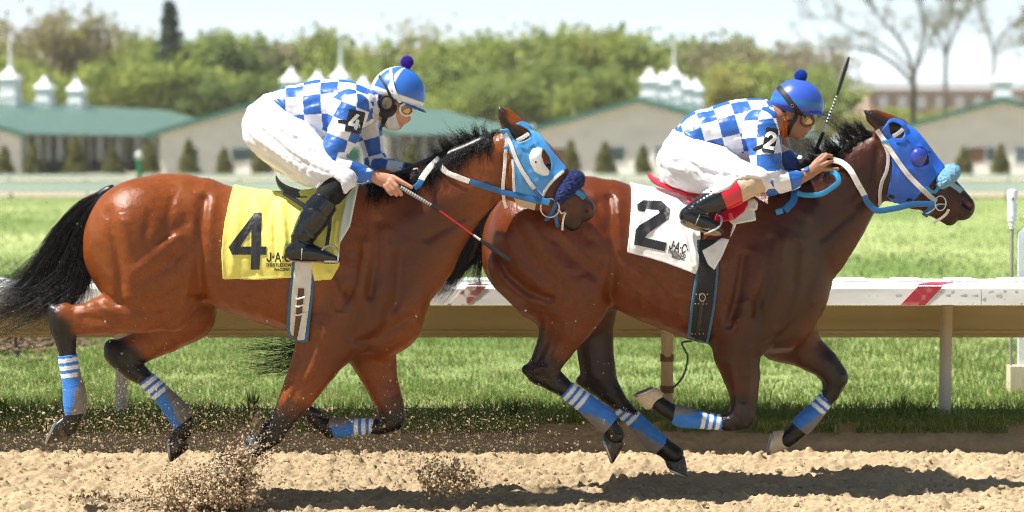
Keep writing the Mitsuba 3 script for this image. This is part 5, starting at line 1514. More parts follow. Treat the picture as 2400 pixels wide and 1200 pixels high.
# hoods
thing('blinker_hood', 'light blue blinker hood with a white half cup over the eye, on the trailing horse', 'blinker hood')
hood4 = [(1172, 304), (1183, 331), (1192, 352), (1200, 368), (1204, 389), (1207, 427), (1209, 457), (1230, 461), (1251, 463), (1272, 460), (1280, 444), (1288, 431), (1303, 415), (1322, 402), (1330, 394), (1300, 360), (1275, 325), (1250, 295), (1225, 283), (1208, 290), (1196, 300)]
hole4 = [(1190, 300), (1206, 328), (1214, 334), (1228, 331), (1240, 324), (1243, 314), (1236, 304), (1222, 296), (1205, 290)]
eye4 = [(1262, 352), (1276, 352), (1288, 370), (1293, 386), (1289, 400), (1280, 404), (1266, 392), (1258, 372)]
fo = [([(1212, 345), (1222, 395), (1225, 445)], 6, .004), ([(1238, 420), (1240, 455)], 5, .004), ([(1230, 340), (1244, 365)], 5, -.004), ([(1255, 425), (1262, 450)], 5, .004), ([(1220, 370), (1236, 430)], 4, -.003), ([(1245, 405), (1256, 425), (1285, 418)], 6, .005), ([(1250, 310), (1258, 335)], 4, .003)]
add('blinker_hood__fabric', F4.cut(.008, hood4, up=1.6, dyref=-.08, folds=fo, holes=[hole4, eye4], rim=.0025), 'm_hood_light', smooth=True)
cup = [(1264, 345), (1272, 349), (1269, 365), (1275, 384), (1288, 400), (1286, 411), (1272, 412), (1253, 403), (1243, 384), (1240, 365), (1248, 349)]
mc = F4.cut(.014, cup, up=1.6, dyref=-.10, ycut=-.02, folds=[([(1258, 368), (1268, 392)], 17, .022)])
add('blinker_hood__eye_cup', mc, 'm_cup_white', smooth=55)
q = Surf(mc, 0).lay([1256], [380], .001)[0]
add('blinker_hood__eye_cup__hole', trimesh.creation.icosphere(2, radius=.0055).apply_scale([1, .4, 1]).apply_translation(q), 'm_ink', smooth=True)


def lay_strap(key, F, pts, wpx, mt, off=.012, n=30, thick=.0025, **kw):
    p = spline(pts, n)
    c = F.lay(p[:, 0], p[:, 1], off)
    c = ndimage.gaussian_filter1d(c, 1.0, axis=0, mode='nearest')
    return add(key, strap_mesh(c, wpx * mpp(F.Y0 - .1), thick), mt, smooth=50, **kw)


lay_strap('blinker_hood__white_edge', F4, [(1322, 401), (1303, 416), (1288, 432), (1277, 448), (1272, 461)], 7, 'm_strap_white', .012)
lay_strap('blinker_hood__white_edge', F4, [(1206, 456), (1204, 430), (1203, 395), (1201, 372)], 6, 'm_strap_white', .010)
lay_strap('blinker_hood__white_edge', F4, [(1207, 458), (1230, 463), (1258, 464)], 6, 'm_strap_white', .012)
add('blinker_hood__chin_panel', F4.cut(.010, [(1203, 462), (1258, 466), (1254, 494), (1212, 482)], up=1.6, dyref=-.08), 'm_beige', smooth=50)
thing('blinker_hood_001', 'royal blue blinker hood with a round blue eye cup, on the leading horse', 'blinker hood')
hood2 = [(2066, 305), (2079, 333), (2087, 357), (2090, 389), (2086, 427), (2079, 460), (2101, 477), (2122, 478), (2138, 476), (2157, 454), (2176, 436), (2209, 399), (2218, 388), (2180, 340), (2150, 302), (2125, 282), (2100, 276), (2083, 280)]
hole2 = [(2082, 290), (2086, 312), (2100, 324), (2112, 325), (2119, 315), (2117, 302), (2108, 292), (2095, 286)]
eye2 = [(2148, 346), (2160, 345), (2172, 355), (2178, 372), (2174, 384), (2160, 388), (2145, 375)]
fo = [([(2100, 340), (2110, 390), (2104, 440)], 7, .004), ([(2120, 400), (2112, 450)], 6, .004), ([(2118, 318), (2136, 350)], 6, .006), ([(2128, 300), (2150, 335)], 5, -.004), ([(2130, 410), (2126, 445)], 5, -.003), ([(2092, 455), (2130, 465)], 4, .003), ([(2128, 395), (2150, 405)], 6, .004)]
add('blinker_hood_001__fabric', F2.cut(.008, hood2, up=1.6, dyref=-.08, folds=fo, holes=[hole2, eye2], rim=.0025), 'm_hood_dark', smooth=True)
q = F2.lay([2153], [369], .004)[0]
e = trimesh.creation.icosphere(4, radius=1).apply_scale([.046, .036, .051]).apply_translation(q)
e = trimesh.intersections.slice_mesh_plane(e, [-.86, -.3, .40], q + np.array([.026, 0, -.008]), cap=False)
e = cat_m([e, M(e.vertices - (e.vertices - q) * .04, e.faces[:, ::-1])])
add('blinker_hood_001__eye_cup', e, 'm_cup_blue', smooth=55)
for pts in ([(2085, 455), (2099, 460), (2097, 468), (2083, 463)], [(2127, 464), (2141, 466), (2138, 474), (2124, 472)]):
    add('blinker_hood_001__patch', F2.cut(.013, pts, up=1.6, dyref=-.08, ycut=-.01), 'm_girth_black', smooth=50)


# bridles
def wool(F, ch, key, mt, seed, grow=0):
    rg_ = np.random.default_rng(seed)
    f = Field(min(c[0] for c in ch) - 60, max(c[0] for c in ch) + 60, min(c[1] for c in ch) - 60, max(c[1] for c in ch) + 60, F.Y0, .16, .006)
    f.chain(ch, k=.0, smooth=8)
    m = f.mesh()
    i = rg_.integers(0, len(m.vertices), 1500)
    return add(key, cat_m([m, clods(m.vertices[i] + rg_.normal(0, .001, (1500, 3)), rg_.uniform(.004, .0075, 1500), rg_, 1.0)]), mt, smooth=True)


def ring(c, r, n=28, tilt=(1, 1)):
    t = np.linspace(0, 2 * np.pi, n)
    return [(c[0] + r * tilt[0] * np.cos(a), c[1] + r * tilt[1] * np.sin(a)) for a in t]


thing('bridle', 'white and blue bridle with a fluffy navy noseband, on the trailing horse', 'bridle')
lay_strap('bridle__cheek_strap', F4, [(1183, 312), (1194, 332), (1215, 385), (1240, 426), (1256, 447), (1272, 464)], 10, 'm_strap_white', .019)
lay_strap('bridle__cheek_strap', F4, [(1252, 443), (1262, 456), (1273, 468)], 11, 'm_strap_blue', .021)
lay_strap('bridle__throat_latch', F4, [(1190, 318), (1186, 345), (1183, 390), (1179, 440), (1181, 470), (1188, 490)], 8, 'm_strap_white', .014)
lay_strap('bridle__brow_band', F4, [(1211, 330), (1226, 322), (1240, 313)], 9, 'm_strap_white', .024)
lay_strap('bridle__keeper', F4, [(1180, 347), (1194, 345)], 7, 'm_strap_teal', .024)
wool(F4, [(1312, 462, 0, 15, 4.6), (1326, 446, 0, 21, 3.0), (1344, 425, 0, 23, 2.0), (1352, 420, 0, 18, 1.6)], 'bridle__noseband', 'm_wool_navy', 3)
lay_strap('bridle__chin_strap', F4, [(1304, 470), (1296, 492), (1284, 512), (1276, 516)], 9, 'm_strap_blue', .012)
lay_strap('bridle__nose_strip', F4, [(1348, 448), (1360, 456), (1370, 466)], 15, 'm_strap_teal', .005)
p = F4.lay([1289], [487], .020)[0]
q = np.array([P(a, b, p[1]) for a, b in ring((1289, 487), 22)])
add('bridle__bit_ring', tube(q, .0045, 8), 'm_steel', smooth=50)
q = np.array([P(a, b, p[1] + c) for a, b, c in ((1308, 490, -.01), (1316, 500, -.006), (1324, 496, .01), (1330, 492, .04))])
add('bridle__bit', tube(q, .006, 8), 'm_steel', smooth=50)
lay_strap('bridle__lip_strap', F4, [(1302, 498), (1304, 515), (1308, 532)], 9, 'm_strap_blue', .016)
lay_strap('bridle__lip_strap', F4, [(1326, 498), (1320, 515), (1318, 540)], 5, 'm_strap_white', .012)


def rein(key, F, pts, w, mt, off):
    p = spline([(a, b) for a, b, _ in pts], 40)
    t = np.linspace(0, 1, 40)
    y0 = F.lay(p[:, 0], p[:, 1], off)[:, 1]
    s = np.r_[0, np.cumsum([np.hypot(pts[i + 1][0] - pts[i][0], pts[i + 1][1] - pts[i][1]) for i in range(len(pts) - 1)])]
    ex = np.interp(t, s / s[-1], [c for _, _, c in pts])
    c = P(p[:, 0], p[:, 1], y0 - ex)
    c = ndimage.gaussian_filter1d(c, 2.0, axis=0, mode='nearest')
    return add(key, strap_mesh(c, w * mpp(F.Y0 - .15), .0017), mt, smooth=50)


rein('bridle__rein', F4, [(1276, 474, .015), (1250, 468, .012), (1200, 456, .012), (1150, 441, .012), (1098, 425, .010)], 14, 'm_strap_blue', .010)
rein('bridle__rein', F4, [(1102, 426, .010), (1070, 414, .008), (1046, 404, .006), (1034, 390, .004), (1026, 374, -.01)], 13, 'm_strap_white', .010)
rein('bridle__rein', F4, [(1031, 370, 0), (1012, 388, .015), (996, 408, .03), (986, 424, .05)], 15, 'm_strap_white', .010)
rein('bridle__rein', F4, [(988, 421, .05), (980, 434, .06), (970, 441, .06)], 14, 'm_strap_blue', .010)
q = F4.lay([1279], [473], .03)[0]
add('bridle__rein_end', strap_mesh(np.array([q + [-.02, 0, .006], q, q + [.018, 0, -.005]]), .034, .009), 'm_strap_teal', smooth=50)

thing('bridle_001', 'grey and blue bridle with a fluffy pale blue noseband, on the leading horse', 'bridle')
lay_strap('bridle_001__cheek_strap', F2, [(2054, 303), (2074, 332), (2100, 372), (2130, 412), (2162, 444), (2186, 466)], 12, 'm_strap_white', .019)
lay_strap('bridle_001__cheek_strap', F2, [(2160, 443), (2176, 457), (2195, 473)], 12, 'm_strap_grey', .022)
lay_strap('bridle_001__throat_latch', F2, [(2056, 303), (2072, 338), (2082, 365), (2080, 395), (2066, 430), (2062, 460), (2062, 484)], 8, 'm_strap_grey', .014)
lay_strap('bridle_001__brow_band', F2, [(2092, 320), (2106, 312), (2117, 302)], 9, 'm_strap_grey', .026)
lay_strap('bridle_001__keeper', F2, [(2068, 333), (2083, 332)], 8, 'm_strap_teal', .024)
wool(F2, [(2200, 430, 0, 14, 4.6), (2214, 415, 0, 21, 3.0), (2232, 402, 0, 17, 2.0), (2236, 398, 0, 12, 1.6)], 'bridle_001__noseband', 'm_wool_teal', 4)
lay_strap('bridle_001__chin_strap', F2, [(2200, 436), (2188, 450), (2178, 446), (2172, 436)], 9, 'm_strap_teal', .014)
lay_strap('bridle_001__nose_strip', F2, [(2226, 430), (2240, 438), (2254, 450)], 13, 'm_wool_teal', .005)
p = F2.lay([2204], [476], .020)[0]
q = np.array([P(a, b, p[1]) for a, b in ring((2204, 476), 15, tilt=(.85, 1.15))])
add('bridle_001__bit_ring', tube(q, .004, 8), 'm_steel', smooth=50)
q = np.array([P(a, b, p[1]) for a, b in ((2216, 478), (2198, 478), (2190, 488), (2176, 498), (2170, 500))])
add('bridle_001__bit', tube(spline(q, 14), .004, 8), 'm_steel', smooth=50)
lay_strap('bridle_001__lip_strap', F2, [(2224, 490), (2214, 505), (2200, 515), (2188, 524)], 7, 'm_strap_white', .012)
lay_strap('bridle_001__chin_strap', F2, [(2196, 476), (2184, 488), (2172, 500), (2166, 506)], 16, 'm_strap_blue', .008)
rein('bridle_001__rein', F2, [(1947, 375, .02), (1966, 378, .02), (1990, 395, .015), (2010, 430, .012), (2030, 464, .010)], 14, 'm_strap_white', .010)
def free_strap(key, pts, w, mt, n=34):
    p = spline(pts, n)
    c = P(p[:, 0], p[:, 1], p[:, 2])
    return add(key, strap_mesh(c, w * mpp(.3), .0017), mt, smooth=50)
free_strap('bridle_001__rein', [(2026, 458, .27), (2038, 480, .28), (2058, 494, .28), (2100, 488, .28), (2150, 478, .29), (2190, 478, .30)], 14, 'm_strap_blue')
rein('bridle_001__rein', F2, [(1885, 366, -.02), (1905, 368, .0), (1930, 372, .02)], 16, 'm_strap_white', .012)
free_strap('bridle_001__rein', [(1946, 402, .22), (1962, 410, .20), (1966, 424, .19), (1950, 440, .19), (1920, 456, .20), (1895, 458, .21), (1868, 452, .23)], 12, 'm_strap_teal')
rein('bridle_001__rein', F2, [(1862, 440, .02), (1862, 464, .012), (1850, 482, .008), (1838, 494, .006)], 17, 'm_strap_blue', .008)
q = F2.lay([1826], [496], .014)[0]
add('bridle_001__rein_end', strap_mesh(np.array([q + [-.016, 0, -.005], q, q + [.018, 0, .006]]), .030, .008), 'm_strap_teal', smooth=50)


# saddles
def saddle(key, Y0, path, widths, thick, mt, **kw):
    """a light race saddle: a dished skin swept along its side profile"""
    p = spline([(a, b) for a, b in path], 30)
    w = np.interp(np.linspace(0, 1, 30), np.linspace(0, 1, len(widths)), widths)
    rings = []
    for (a, b), ww in zip(p, w):
        c = P(a, b, Y0 - ww)
        c[1] = Y0
        t = np.linspace(-1, 1, 13)
        up = np.stack([0 * t, t * ww, .25 * ww * (1 - t ** 2)], 1)
        dn = np.stack([0 * t, -t * ww * .98, .25 * ww * (1 - t ** 2) - thick], 1)
        rings.append(c + np.vstack([up, dn]))
    return add(key, ring_loft(rings), mt, smooth=40, **kw)


thing('saddle', 'small dark blue race saddle under the trailing rider', 'saddle')
saddle('saddle__seat', 0, [(646, 416), (655, 436), (678, 454), (704, 463), (740, 462), (780, 450), (812, 436)], [.04, .10, .14, .15, .14, .12, .10], .014, 'm_saddle_navy')
c = F4.lay(*spline([(665, 452), (690, 468), (715, 484)], 12).T, .05)
add('saddle__strap', strap_mesh(c, .022, .006), 'm_black_leather', smooth=50)
thing('saddle_001', 'small red race saddle under the leading rider', 'saddle')
saddle('saddle_001__seat', .42, [(1521, 408), (1536, 425), (1572, 441), (1612, 454), (1660, 458), (1710, 452), (1760, 440), (1790, 432)], [.06, .12, .16, .15, .13, .12, .11, .09], .012, 'm_saddle_red')
saddle('saddle_001__seat_cover', .42, [(1548, 424), (1575, 434), (1612, 448), (1660, 452)], [.10, .14, .14, .12], .006, 'm_saddle_white')
add('saddle_001__flap', F2.cut(.044, [(1690, 470), (1745, 462), (1752, 476), (1742, 496), (1718, 514), (1690, 520), (1672, 515)], up=1.6, ycut=-.03, rim=.003), 'm_saddle_red', smooth=50)
add('saddle_001__flap_tag', F2.cut(.050, [(1703, 500), (1712, 497), (1718, 514), (1708, 518)], up=1.6, ycut=-.03), 'm_tag', smooth=50)
mat('m_tag', (0.75, 0.16, 0.12), 0.6, 0.3)
add('saddle_001__flap', F2.cut(.040, [(1610, 462), (1622, 466), (1622, 478), (1612, 474)], up=1.6, ycut=-.03), 'm_saddle_red', smooth=50)
# ------------------------------------------------------------------ riders
def cloth_bump(p, n, uv):
    return fb(p.x * 38, p.y * 38, p.z * 38, 3)


CB = mikit.proc(cloth_bump, eps=0.002)
mat('m_skin_fair', VC, 0.5, 0.4)
mat('m_silk', VC, 0.38, 0.5, sheen=0.3, bump=CB, bscale=0.0025)
mat('m_breeches', (0.73, 0.73, 0.775), 0.6, 0.3, bump=CB, bscale=0.003)
mat('m_boot', (0.006, 0.008, 0.012), 0.14, 0.4, clearcoat=0.6, clearcoat_gloss=0.95)
mat('m_sock', (0.014, 0.014, 0.016), 0.85, 0.2, sheen=0.4)
mat('m_boot_red', (0.60, 0.012, 0.03), 0.2, 0.6, clearcoat=0.8)
mat('m_knee_tan', mikit.proc(lambda p, n, uv: mixc((0.52, 0.38, 0.25), (0.66, 0.51, 0.36), fb(p.x * 40, p.y * 40, p.z * 40, 2))), 0.6, 0.3)
mat('m_sole', mikit.proc(lambda p, n, uv: mixc((0.16, 0.13, 0.09), (0.40, 0.35, 0.27), fb(p.x * 60, p.y * 60, p.z * 60, 3))), 0.8, 0.2)
mat('m_cap', VC, 0.32, 0.5, sheen=0.3, clearcoat=0.2)
mat('m_pompom_violet', (0.045, 0.018, 0.30), 0.9, 0.2, sheen=0.5)
mat('m_pompom_blue', (0.012, 0.05, 0.36), 0.9, 0.2, sheen=0.5)
mat('m_goggle_frame', (0.78, 0.78, 0.77), 0.3, 0.5)
mat('m_goggle_brown', (0.16, 0.05, 0.02), 0.25, 0.5)
mat('m_lens_amber', (0.80, 0.42, 0.06), 0.12, 0.6, clearcoat=0.8)
mat('m_lens_smoke', (0.16, 0.14, 0.10), 0.06, 0.8, clearcoat=1.0)
mat('m_mask', mikit.proc(lambda p, n, uv: mixc((0.52, 0.56, 0.58), (0.74, 0.76, 0.77), fb(p.x * 60, p.y * 60, p.z * 60, 2))), 0.8, 0.2)
mat('m_scarf', mikit.proc(lambda p, n, uv: mixc((0.50, 0.09, 0.010), (0.72, 0.17, 0.02), nz(p.x * 120, p.y * 60, p.z * 30))), 0.7, 0.3, sheen=0.3)
mat('m_band_black', (0.016, 0.017, 0.020), 0.5, 0.4)
mat('m_digit_white', (0.82, 0.82, 0.82), 0.5, 0.3)
mat('m_grip', mikit.proc(lambda p, n, uv: mixc((0.10, 0.10, 0.10), (0.42, 0.42, 0.40), ss(.3, .6, 0.5 + 0.5 * dr.sin(p.x * 420 - p.z * 260)))), 0.6, 0.4)
mat('m_whip_red', (0.50, 0.015, 0.03), 0.25, 0.6)
mat('m_braid', mikit.proc(lambda p, n, uv: mixc((0.02, 0.02, 0.022), (0.78, 0.78, 0.76), ss(.45, .55, 0.5 + 0.5 * dr.sin(p.x * 170 + p.z * 330)))), 0.5, 0.4)
SK4 = dict(base=(.56, .30, .20), red=(.50, .16, .11))
SK2 = dict(base=(.36, .185, .11), red=(.34, .10, .06))
BLUE, WHITE = np.array([.026, .118, .44]), np.array([.80, .80, .82])


def skin_col(v, sk, seed):
    n = vnoise(v, 30, seed, 3)[:, None]
    n2 = vnoise(v, 9, seed + 2, 2)[:, None]
    return np.asarray(sk['base']) * (0.88 + .24 * n) * (1 - .35 * n2) + np.asarray(sk['red']) * .35 * n2


class Body:
    """one rider on one grid, with the limbs kept apart so that each garment can be cut from its own"""

    def __init__(self, bx, Y0, parts, h=.0052):
        self.Y0, self.f = Y0, {}
        for name, chains in parts.items():
            f = Field(*bx, Y0, .42, h)
            for ch, k in chains:
                f.chain(ch, k=k, smooth=max(10, 4 * len(ch)) if len(ch) > 2 else 0)
            self.f[name] = f
        self.h = h
        self.any = Field(*bx, Y0, .42, h)

    def join(self, names, k=.03):
        D = self.f[names[0]].D
        for n in names[1:]:
            D = smin(D, self.f[n].D, k)
        g = Field.__new__(Field)
        g.lo, g.h, g.Y0, g.ax, g.D = self.any.lo, self.h, self.Y0, self.any.ax, D
        return g


def checks(v, S, e, o, su, sv, Y0, W):
    """blue and white squares: u along the axis e from the point o, v round the body"""
    d = v - o
    u = d @ e
    up = np.array([-e[2], 0, e[0]])
    if up[2] < 0:
        up = -up
    a = np.arctan2(d @ up, -(v[:, 1] - Y0) + 1e-9)
    w = a * W
    return ((np.floor(u / su) + np.floor(w / sv)) % 2) < .5


def paint_silk(v, n, axes):
    """axes: list of (pixels a, b, dy, su, sv, W, phase u, phase v): each vertex takes the nearest axis"""
    best, on = np.full(len(v), 9.0), np.zeros(len(v), bool)
    for a, b, Y, su, sv, W, pu, pv, rad in axes:
        A, B = P(*a, Y), P(*b, Y)
        e = (B - A) / np.linalg.norm(B - A)
        t = np.clip((v - A) @ e, 0, np.linalg.norm(B - A))
        r = np.linalg.norm(v - A - t[:, None] * e, axis=1) - rad
        d = v - A
        up = np.array([-e[2], 0, e[0]])
        up = up if up[2] > 0 or abs(up[2]) < 1e-6 else -up
        ang = np.arctan2(d @ up, -(v[:, 1] - Y) + 1e-9)
        c = ((np.floor(d @ e / su + pu) + np.floor(ang * W / sv + pv)) % 2) < .5
        m = r < best
        best = np.where(m, r, best)
        on = np.where(m, c, on)
    k = vnoise(v, 24, 9, 2)[:, None]
    return np.where(on[:, None], BLUE * (.85 + .3 * k), WHITE * (.94 + .06 * k))


def dome(key, Y0, c, rx, rz, wy, tilt, mt, colour, front=1.0, lift=0.0):
    """a cap over the helmet: upper part of an ellipsoid tilted in the picture plane (degrees, nose down)"""
    s = mpp(Y0)
    C = P(*c, Y0)
    th = math.radians(tilt)
    ex, ez = np.array([math.cos(th), 0, -math.sin(th)]), np.array([math.sin(th), 0, math.cos(th)])
    m_, n_ = 72, 40
    az = np.linspace(0, 2 * np.pi, m_, endpoint=False)
    el = np.linspace(-.22, 1, n_) * np.pi / 2
    V, col = [], []
    for e in el:
        r = np.cos(e) if e > 0 else 1 - .10 * (e / .22) ** 2
        z = np.sin(e) if e > 0 else e * .8
        seam = 1 - .006 * np.exp(-((np.mod(az, np.pi / 3) - np.pi / 6) / .045) ** 2) * (e > 0)
        pts = C + (np.cos(az) * r * rx * s * seam)[:, None] * ex + np.array([0, 1, 0]) * (np.sin(az) * r * wy * seam)[:, None] + ez * (z * rz * s)
        V.append(pts)
        col.append([colour(a, e) for a in az])
    m = ring_loft(V)
    cc = np.vstack([np.array(col).reshape(-1, 3), [col[0][0]], [col[-1][0]]])
    return add(key, m, mt, smooth=True, color=cc), C, ex, ez, s


def rider(root, label, Y0, B, spec):
    labels[root] = {'label': label, 'category': 'person', 'group': 'jockeys in blue and white checks'}
    allb = B.join(list(B.f), .0)
    allb.D = allb.D[::3, ::3, ::3] + .013
    allb.h = allb.h * 3
    ms = [allb.mesh()]
    cols = [np.tile(spec['skin']['base'], (len(ms[0].vertices), 1))]
    for f in spec['fine']:
        m = f.mesh()
        ms.append(m)
        cols.append(skin_col(m.vertices, spec['skin'], 3))
    add(root + '__body', cat_m(ms), 'm_skin_fair', smooth=True, color=np.vstack(cols))


def fine_field(bx, Y0, half, chains, h=.0026, sub=()):
    f = Field(*bx, Y0, half, h)
    for ch, k in chains:
        f.chain(ch, k=k)
    for ch, k in sub:
        f.chain(ch, k=k, sub=True)
    return f


def wrinkle(m, s, a, seed, deg=None, stretch=.32):
    """soft creases, drawn out along the direction deg (degrees below the horizontal) of the limb"""
    v = m.vertices
    if deg is not None:
        c, d = math.cos(math.radians(deg)), math.sin(math.radians(deg))
        v = np.stack([(v[:, 0] * c - v[:, 2] * d) * stretch, v[:, 1], v[:, 0] * d + v[:, 2] * c], 1)
    n = vnoise(v, s, seed, 3) - .5
    n2 = np.abs(vnoise(v * [.6, 1, 1.3], s * .55, seed + 4, 2) - .5)
    return M(m.vertices + m.vertex_normals * (a * (n - 1.6 * n2 + .35))[:, None], m.faces)


# --- trailing rider
B4 = Body((560, 1020, 130, 640), 0.0, {
    'torso': [([(645, 292, 0, 66, 1.15), (693, 254, 0, 50, 1.35), (762, 262, 0, 72, 1.08), (815, 252, 0, 58, 1.4), (850, 250, 0, 42, 1.5), (872, 244, 0, 30, 1.0)], .03)],
    'arm_near': [([(822, 252, -.16, 40), (802, 318, -.22, 33), (778, 366, -.26, 27), (769, 384, -.27, 25)], .02), ([(769, 384, -.27, 24), (800, 395, -.27, 24), (842, 407, -.25, 20), (872, 414, -.24, 16)], .02)],
    'arm_far': [([(848, 262, .17, 38), (868, 330, .21, 27), (881, 384, .20, 21)], .02), ([(881, 384, .20, 21), (915, 397, .17, 20), (950, 402, .14, 17), (985, 406, .10, 15)], .02)],
    'leg_near': [([(642, 305, -.09, 64), (700, 358, -.19, 55), (756, 402, -.27, 40), (806, 426, -.30, 27)], .03), ([(806, 426, -.30, 27), (768, 462, -.32, 30), (740, 505, -.33, 31), (710, 556, -.33, 23), (700, 582, -.33, 20)], .02), ([(690, 590, -.33, 19), (735, 593, -.34, 17), (762, 600, -.34, 14), (786, 607, -.34, 7)], .012)],
    'leg_far': [([(642, 305, .09, 64), (700, 358, .19, 55), (756, 402, .27, 40), (806, 426, .30, 27)], .03), ([(806, 426, .30, 27), (768, 462, .32, 30), (740, 505, .33, 31), (710, 556, .33, 23), (700, 582, .33, 20)], .02), ([(690, 590, .33, 19), (735, 593, .34, 17), (786, 607, .34, 8)], .012)]})
head4 = fine_field((850, 1010, 140, 330), 0, .13, [([(928, 222, 0, 46, .86)], .0), ([(934, 252, 0, 35, .9), (934, 272, 0, 24, 1.05)], .02), ([(908, 262, 0, 27, 1.0), (914, 284, 0, 19, 1.2), (932, 295, 0, 10, 1.3)], .02), ([(950, 252, 0, 9, 1.2), (957, 268, 0, 5.5, 1), (958.5, 279, 0, 4.8, 1.25), (952, 284, 0, 4.5, 1.5)], .006),
                                                   ([(945, 289, 0, 4.5, 2.2)], .004), ([(937, 297.5, 0, 4, 2.2)], .004), ([(880, 248, 0, 32, 1), (900, 250, 0, 30, 1)], .02), ([(905, 245, -.075, 7, .6), (903, 252, -.075, 5, .6)], .004)], sub=[([(942, 293.5, -.03, 1.1), (942, 293.5, .03, 1.1)], .003), ([(957, 284, -.008, 1.6)], .002)])
HD = -.24
hand4 = fine_field((850, 985, 385, 470), HD, .07, [([(862, 411, 0, 14, .8), (874, 413, 0, 13.5, .75), (894, 421, 0, 16, .62), (912, 428, 0, 15.5, .6)], .012), ([(900, 412, .012, 7), (922, 416, .008, 6.4), (944, 428, .0, 5.6), (964, 439, .0, 4.4)], .006), ([(915, 424, -.012, 6.8), (929, 437, -.018, 6.2), (940, 455, -.008, 5.4)], .005), ([(911, 431, -.012, 6.6), (921, 445, -.017, 6), (929, 456, -.006, 5.2)], .005),
                                                 ([(903, 436, -.010, 6.2), (911, 448, -.014, 5.5), (917, 455, -.004, 4.8)], .005), ([(893, 412, .022, 7), (915, 424, .032, 6.2), (932, 434, .028, 5.2)], .006)], h=.0021)
for a, b in (((880, 412), (912, 422)), ((884, 418), (912, 430)), ((884, 424), (906, 436))):
    hand4.stroke([a, b], 2.2, .0016, dy=0, yback=.0)
rider('person', 'jockey in checked silks with arm number 4, masked, knees high over the yellow cloth', 0.0, B4, dict(skin=SK4, fine=[head4, hand4]))

TA4 = [((640, 262), (850, 246), 0.0, 41 * mpp(0), 42 * mpp(0), 70 * mpp(0), .1, .30, .135), ((822, 252), (769, 384), -.21, 40 * mpp(-.2), 52 * mpp(-.2), 30 * mpp(-.2), .15, .35, .065), ((769, 384), (872, 414), -.26, 37 * mpp(-.2), 60 * mpp(-.2), 22 * mpp(-.2), .55, .5, .045),
       ((848, 262), (881, 384), .19, 40 * mpp(.2), 52 * mpp(.2), 30 * mpp(.2), .35, .35, .06), ((881, 384), (985, 406), .16, 37 * mpp(.2), 60 * mpp(.2), 22 * mpp(.2), .3, .5, .045)]


def garment(key, f, off, poly, dyref, mt, ycut=None, folds=(), wr=None, axes=None, smooth=True, up=1.3, holes=(), **kw):
    m = f.cut(off, poly, dyref=dyref, ycut=ycut, up=1.45 if axes is not None else up, folds=folds, holes=holes)
    if wr:
        m = wrinkle(m, *wr)
    if axes is not None:
        return add(key, m, mt, smooth=smooth, color=paint_silk(m.vertices, None, axes), **kw), m
    return add(key, m, mt, smooth=smooth, **kw), m


silk4 = B4.join(['torso', 'arm_near', 'arm_far'], .03)
k, SM4 = garment('person__silks', silk4, .006, [(620, 216), (626, 250), (648, 284), (676, 316), (700, 338), (726, 356), (752, 366), (740, 376), (742, 400), (760, 412), (856, 430), (868, 424), (874, 401), (885, 394), (905, 400), (955, 420), (955, 380), (905, 372), (893, 300), (896, 270), (900, 215), (870, 190), (760, 160), (680, 180)],
                 -.15, 'm_silk', folds=[([(705, 300), (780, 300), (850, 320)], 5, .004), ([(700, 250), (760, 240), (800, 250)], 8, -.003), ([(640, 230), (690, 275), (705, 300)], 5, .004), ([(800, 260), (790, 320), (830, 340)], 5, -.004), ([(770, 290), (745, 320), (735, 330)], 6, .004), ([(760, 372), (785, 372)], 4, .004), ([(752, 385), (790, 384)], 3, -.003)],
                 wr=(19, .010, 3, -8, .5), axes=TA4)
SS4 = Surf(SM4, 0)
cuff = B4.join(['arm_near'])
m = cuff  .cut(.0085, [(842, 386), (874, 396), (869, 430), (834, 426)], dyref=-.25, up=1.4)
add('person__cuff', m, 'm_silk', smooth=50, color=np.tile(BLUE * 1.3, (len(m.vertices), 1)))
m = B4.join(['torso']).cut(.010, [(862, 205), (880, 208), (900, 262), (897, 300), (884, 304), (868, 262)], dyref=-.08, up=1.4, folds=[([(885, 225), (890, 290)], 3, .006)])
m = wrinkle(m, 30, .006, 5)
add('person__collar', m, 'm_silk', smooth=True, color=np.where(vnoise(m.vertices, 26, 3, 1)[:, None] > .5, BLUE * .8, WHITE * .7))
br4 = B4.join(['torso', 'leg_near', 'leg_far'], .05)
frd = np.random.default_rng(8)
bf = [([(612, 290), (660, 330), (720, 372)], 6, .006), ([(600, 320), (650, 352), (715, 395)], 5, .006), ([(640, 290), (690, 332), (752, 372)], 6, -.005), ([(640, 310), (700, 360), (770, 398)], 4, .005), ([(600, 350), (650, 378), (720, 418)], 6, -.004), ([(622, 330), (680, 372)], 3, -.004), ([(690, 310), (740, 352)], 4, .005), ([(585, 300), (630, 330)], 5, -.004),
      ([(655, 300), (700, 318)], 4, .006), ([(620, 250), (650, 290)], 6, .004), ([(735, 400), (775, 410)], 4, .005), ([(715, 380), (760, 420)], 3, -.004)]
_, m = garment('person__breeches', br4, .010, [(560, 190), (626, 216), (645, 243), (666, 260), (692, 276), (716, 288), (748, 308), (800, 335), (850, 395), (836, 430), (814, 449), (806, 424), (786, 412), (764, 424), (748, 441), (700, 430), (560, 400)], -.2, 'm_breeches', up=1.0, folds=bf, wr=(24, .017, 2, 40))
lg4 = B4.join(['leg_near'])
garment('person__sock', lg4, .004, [(742, 440), (762, 420), (790, 405), (832, 410), (826, 440), (800, 475), (784, 482), (745, 458)], -.31, 'm_sock', wr=(40, .003, 2))
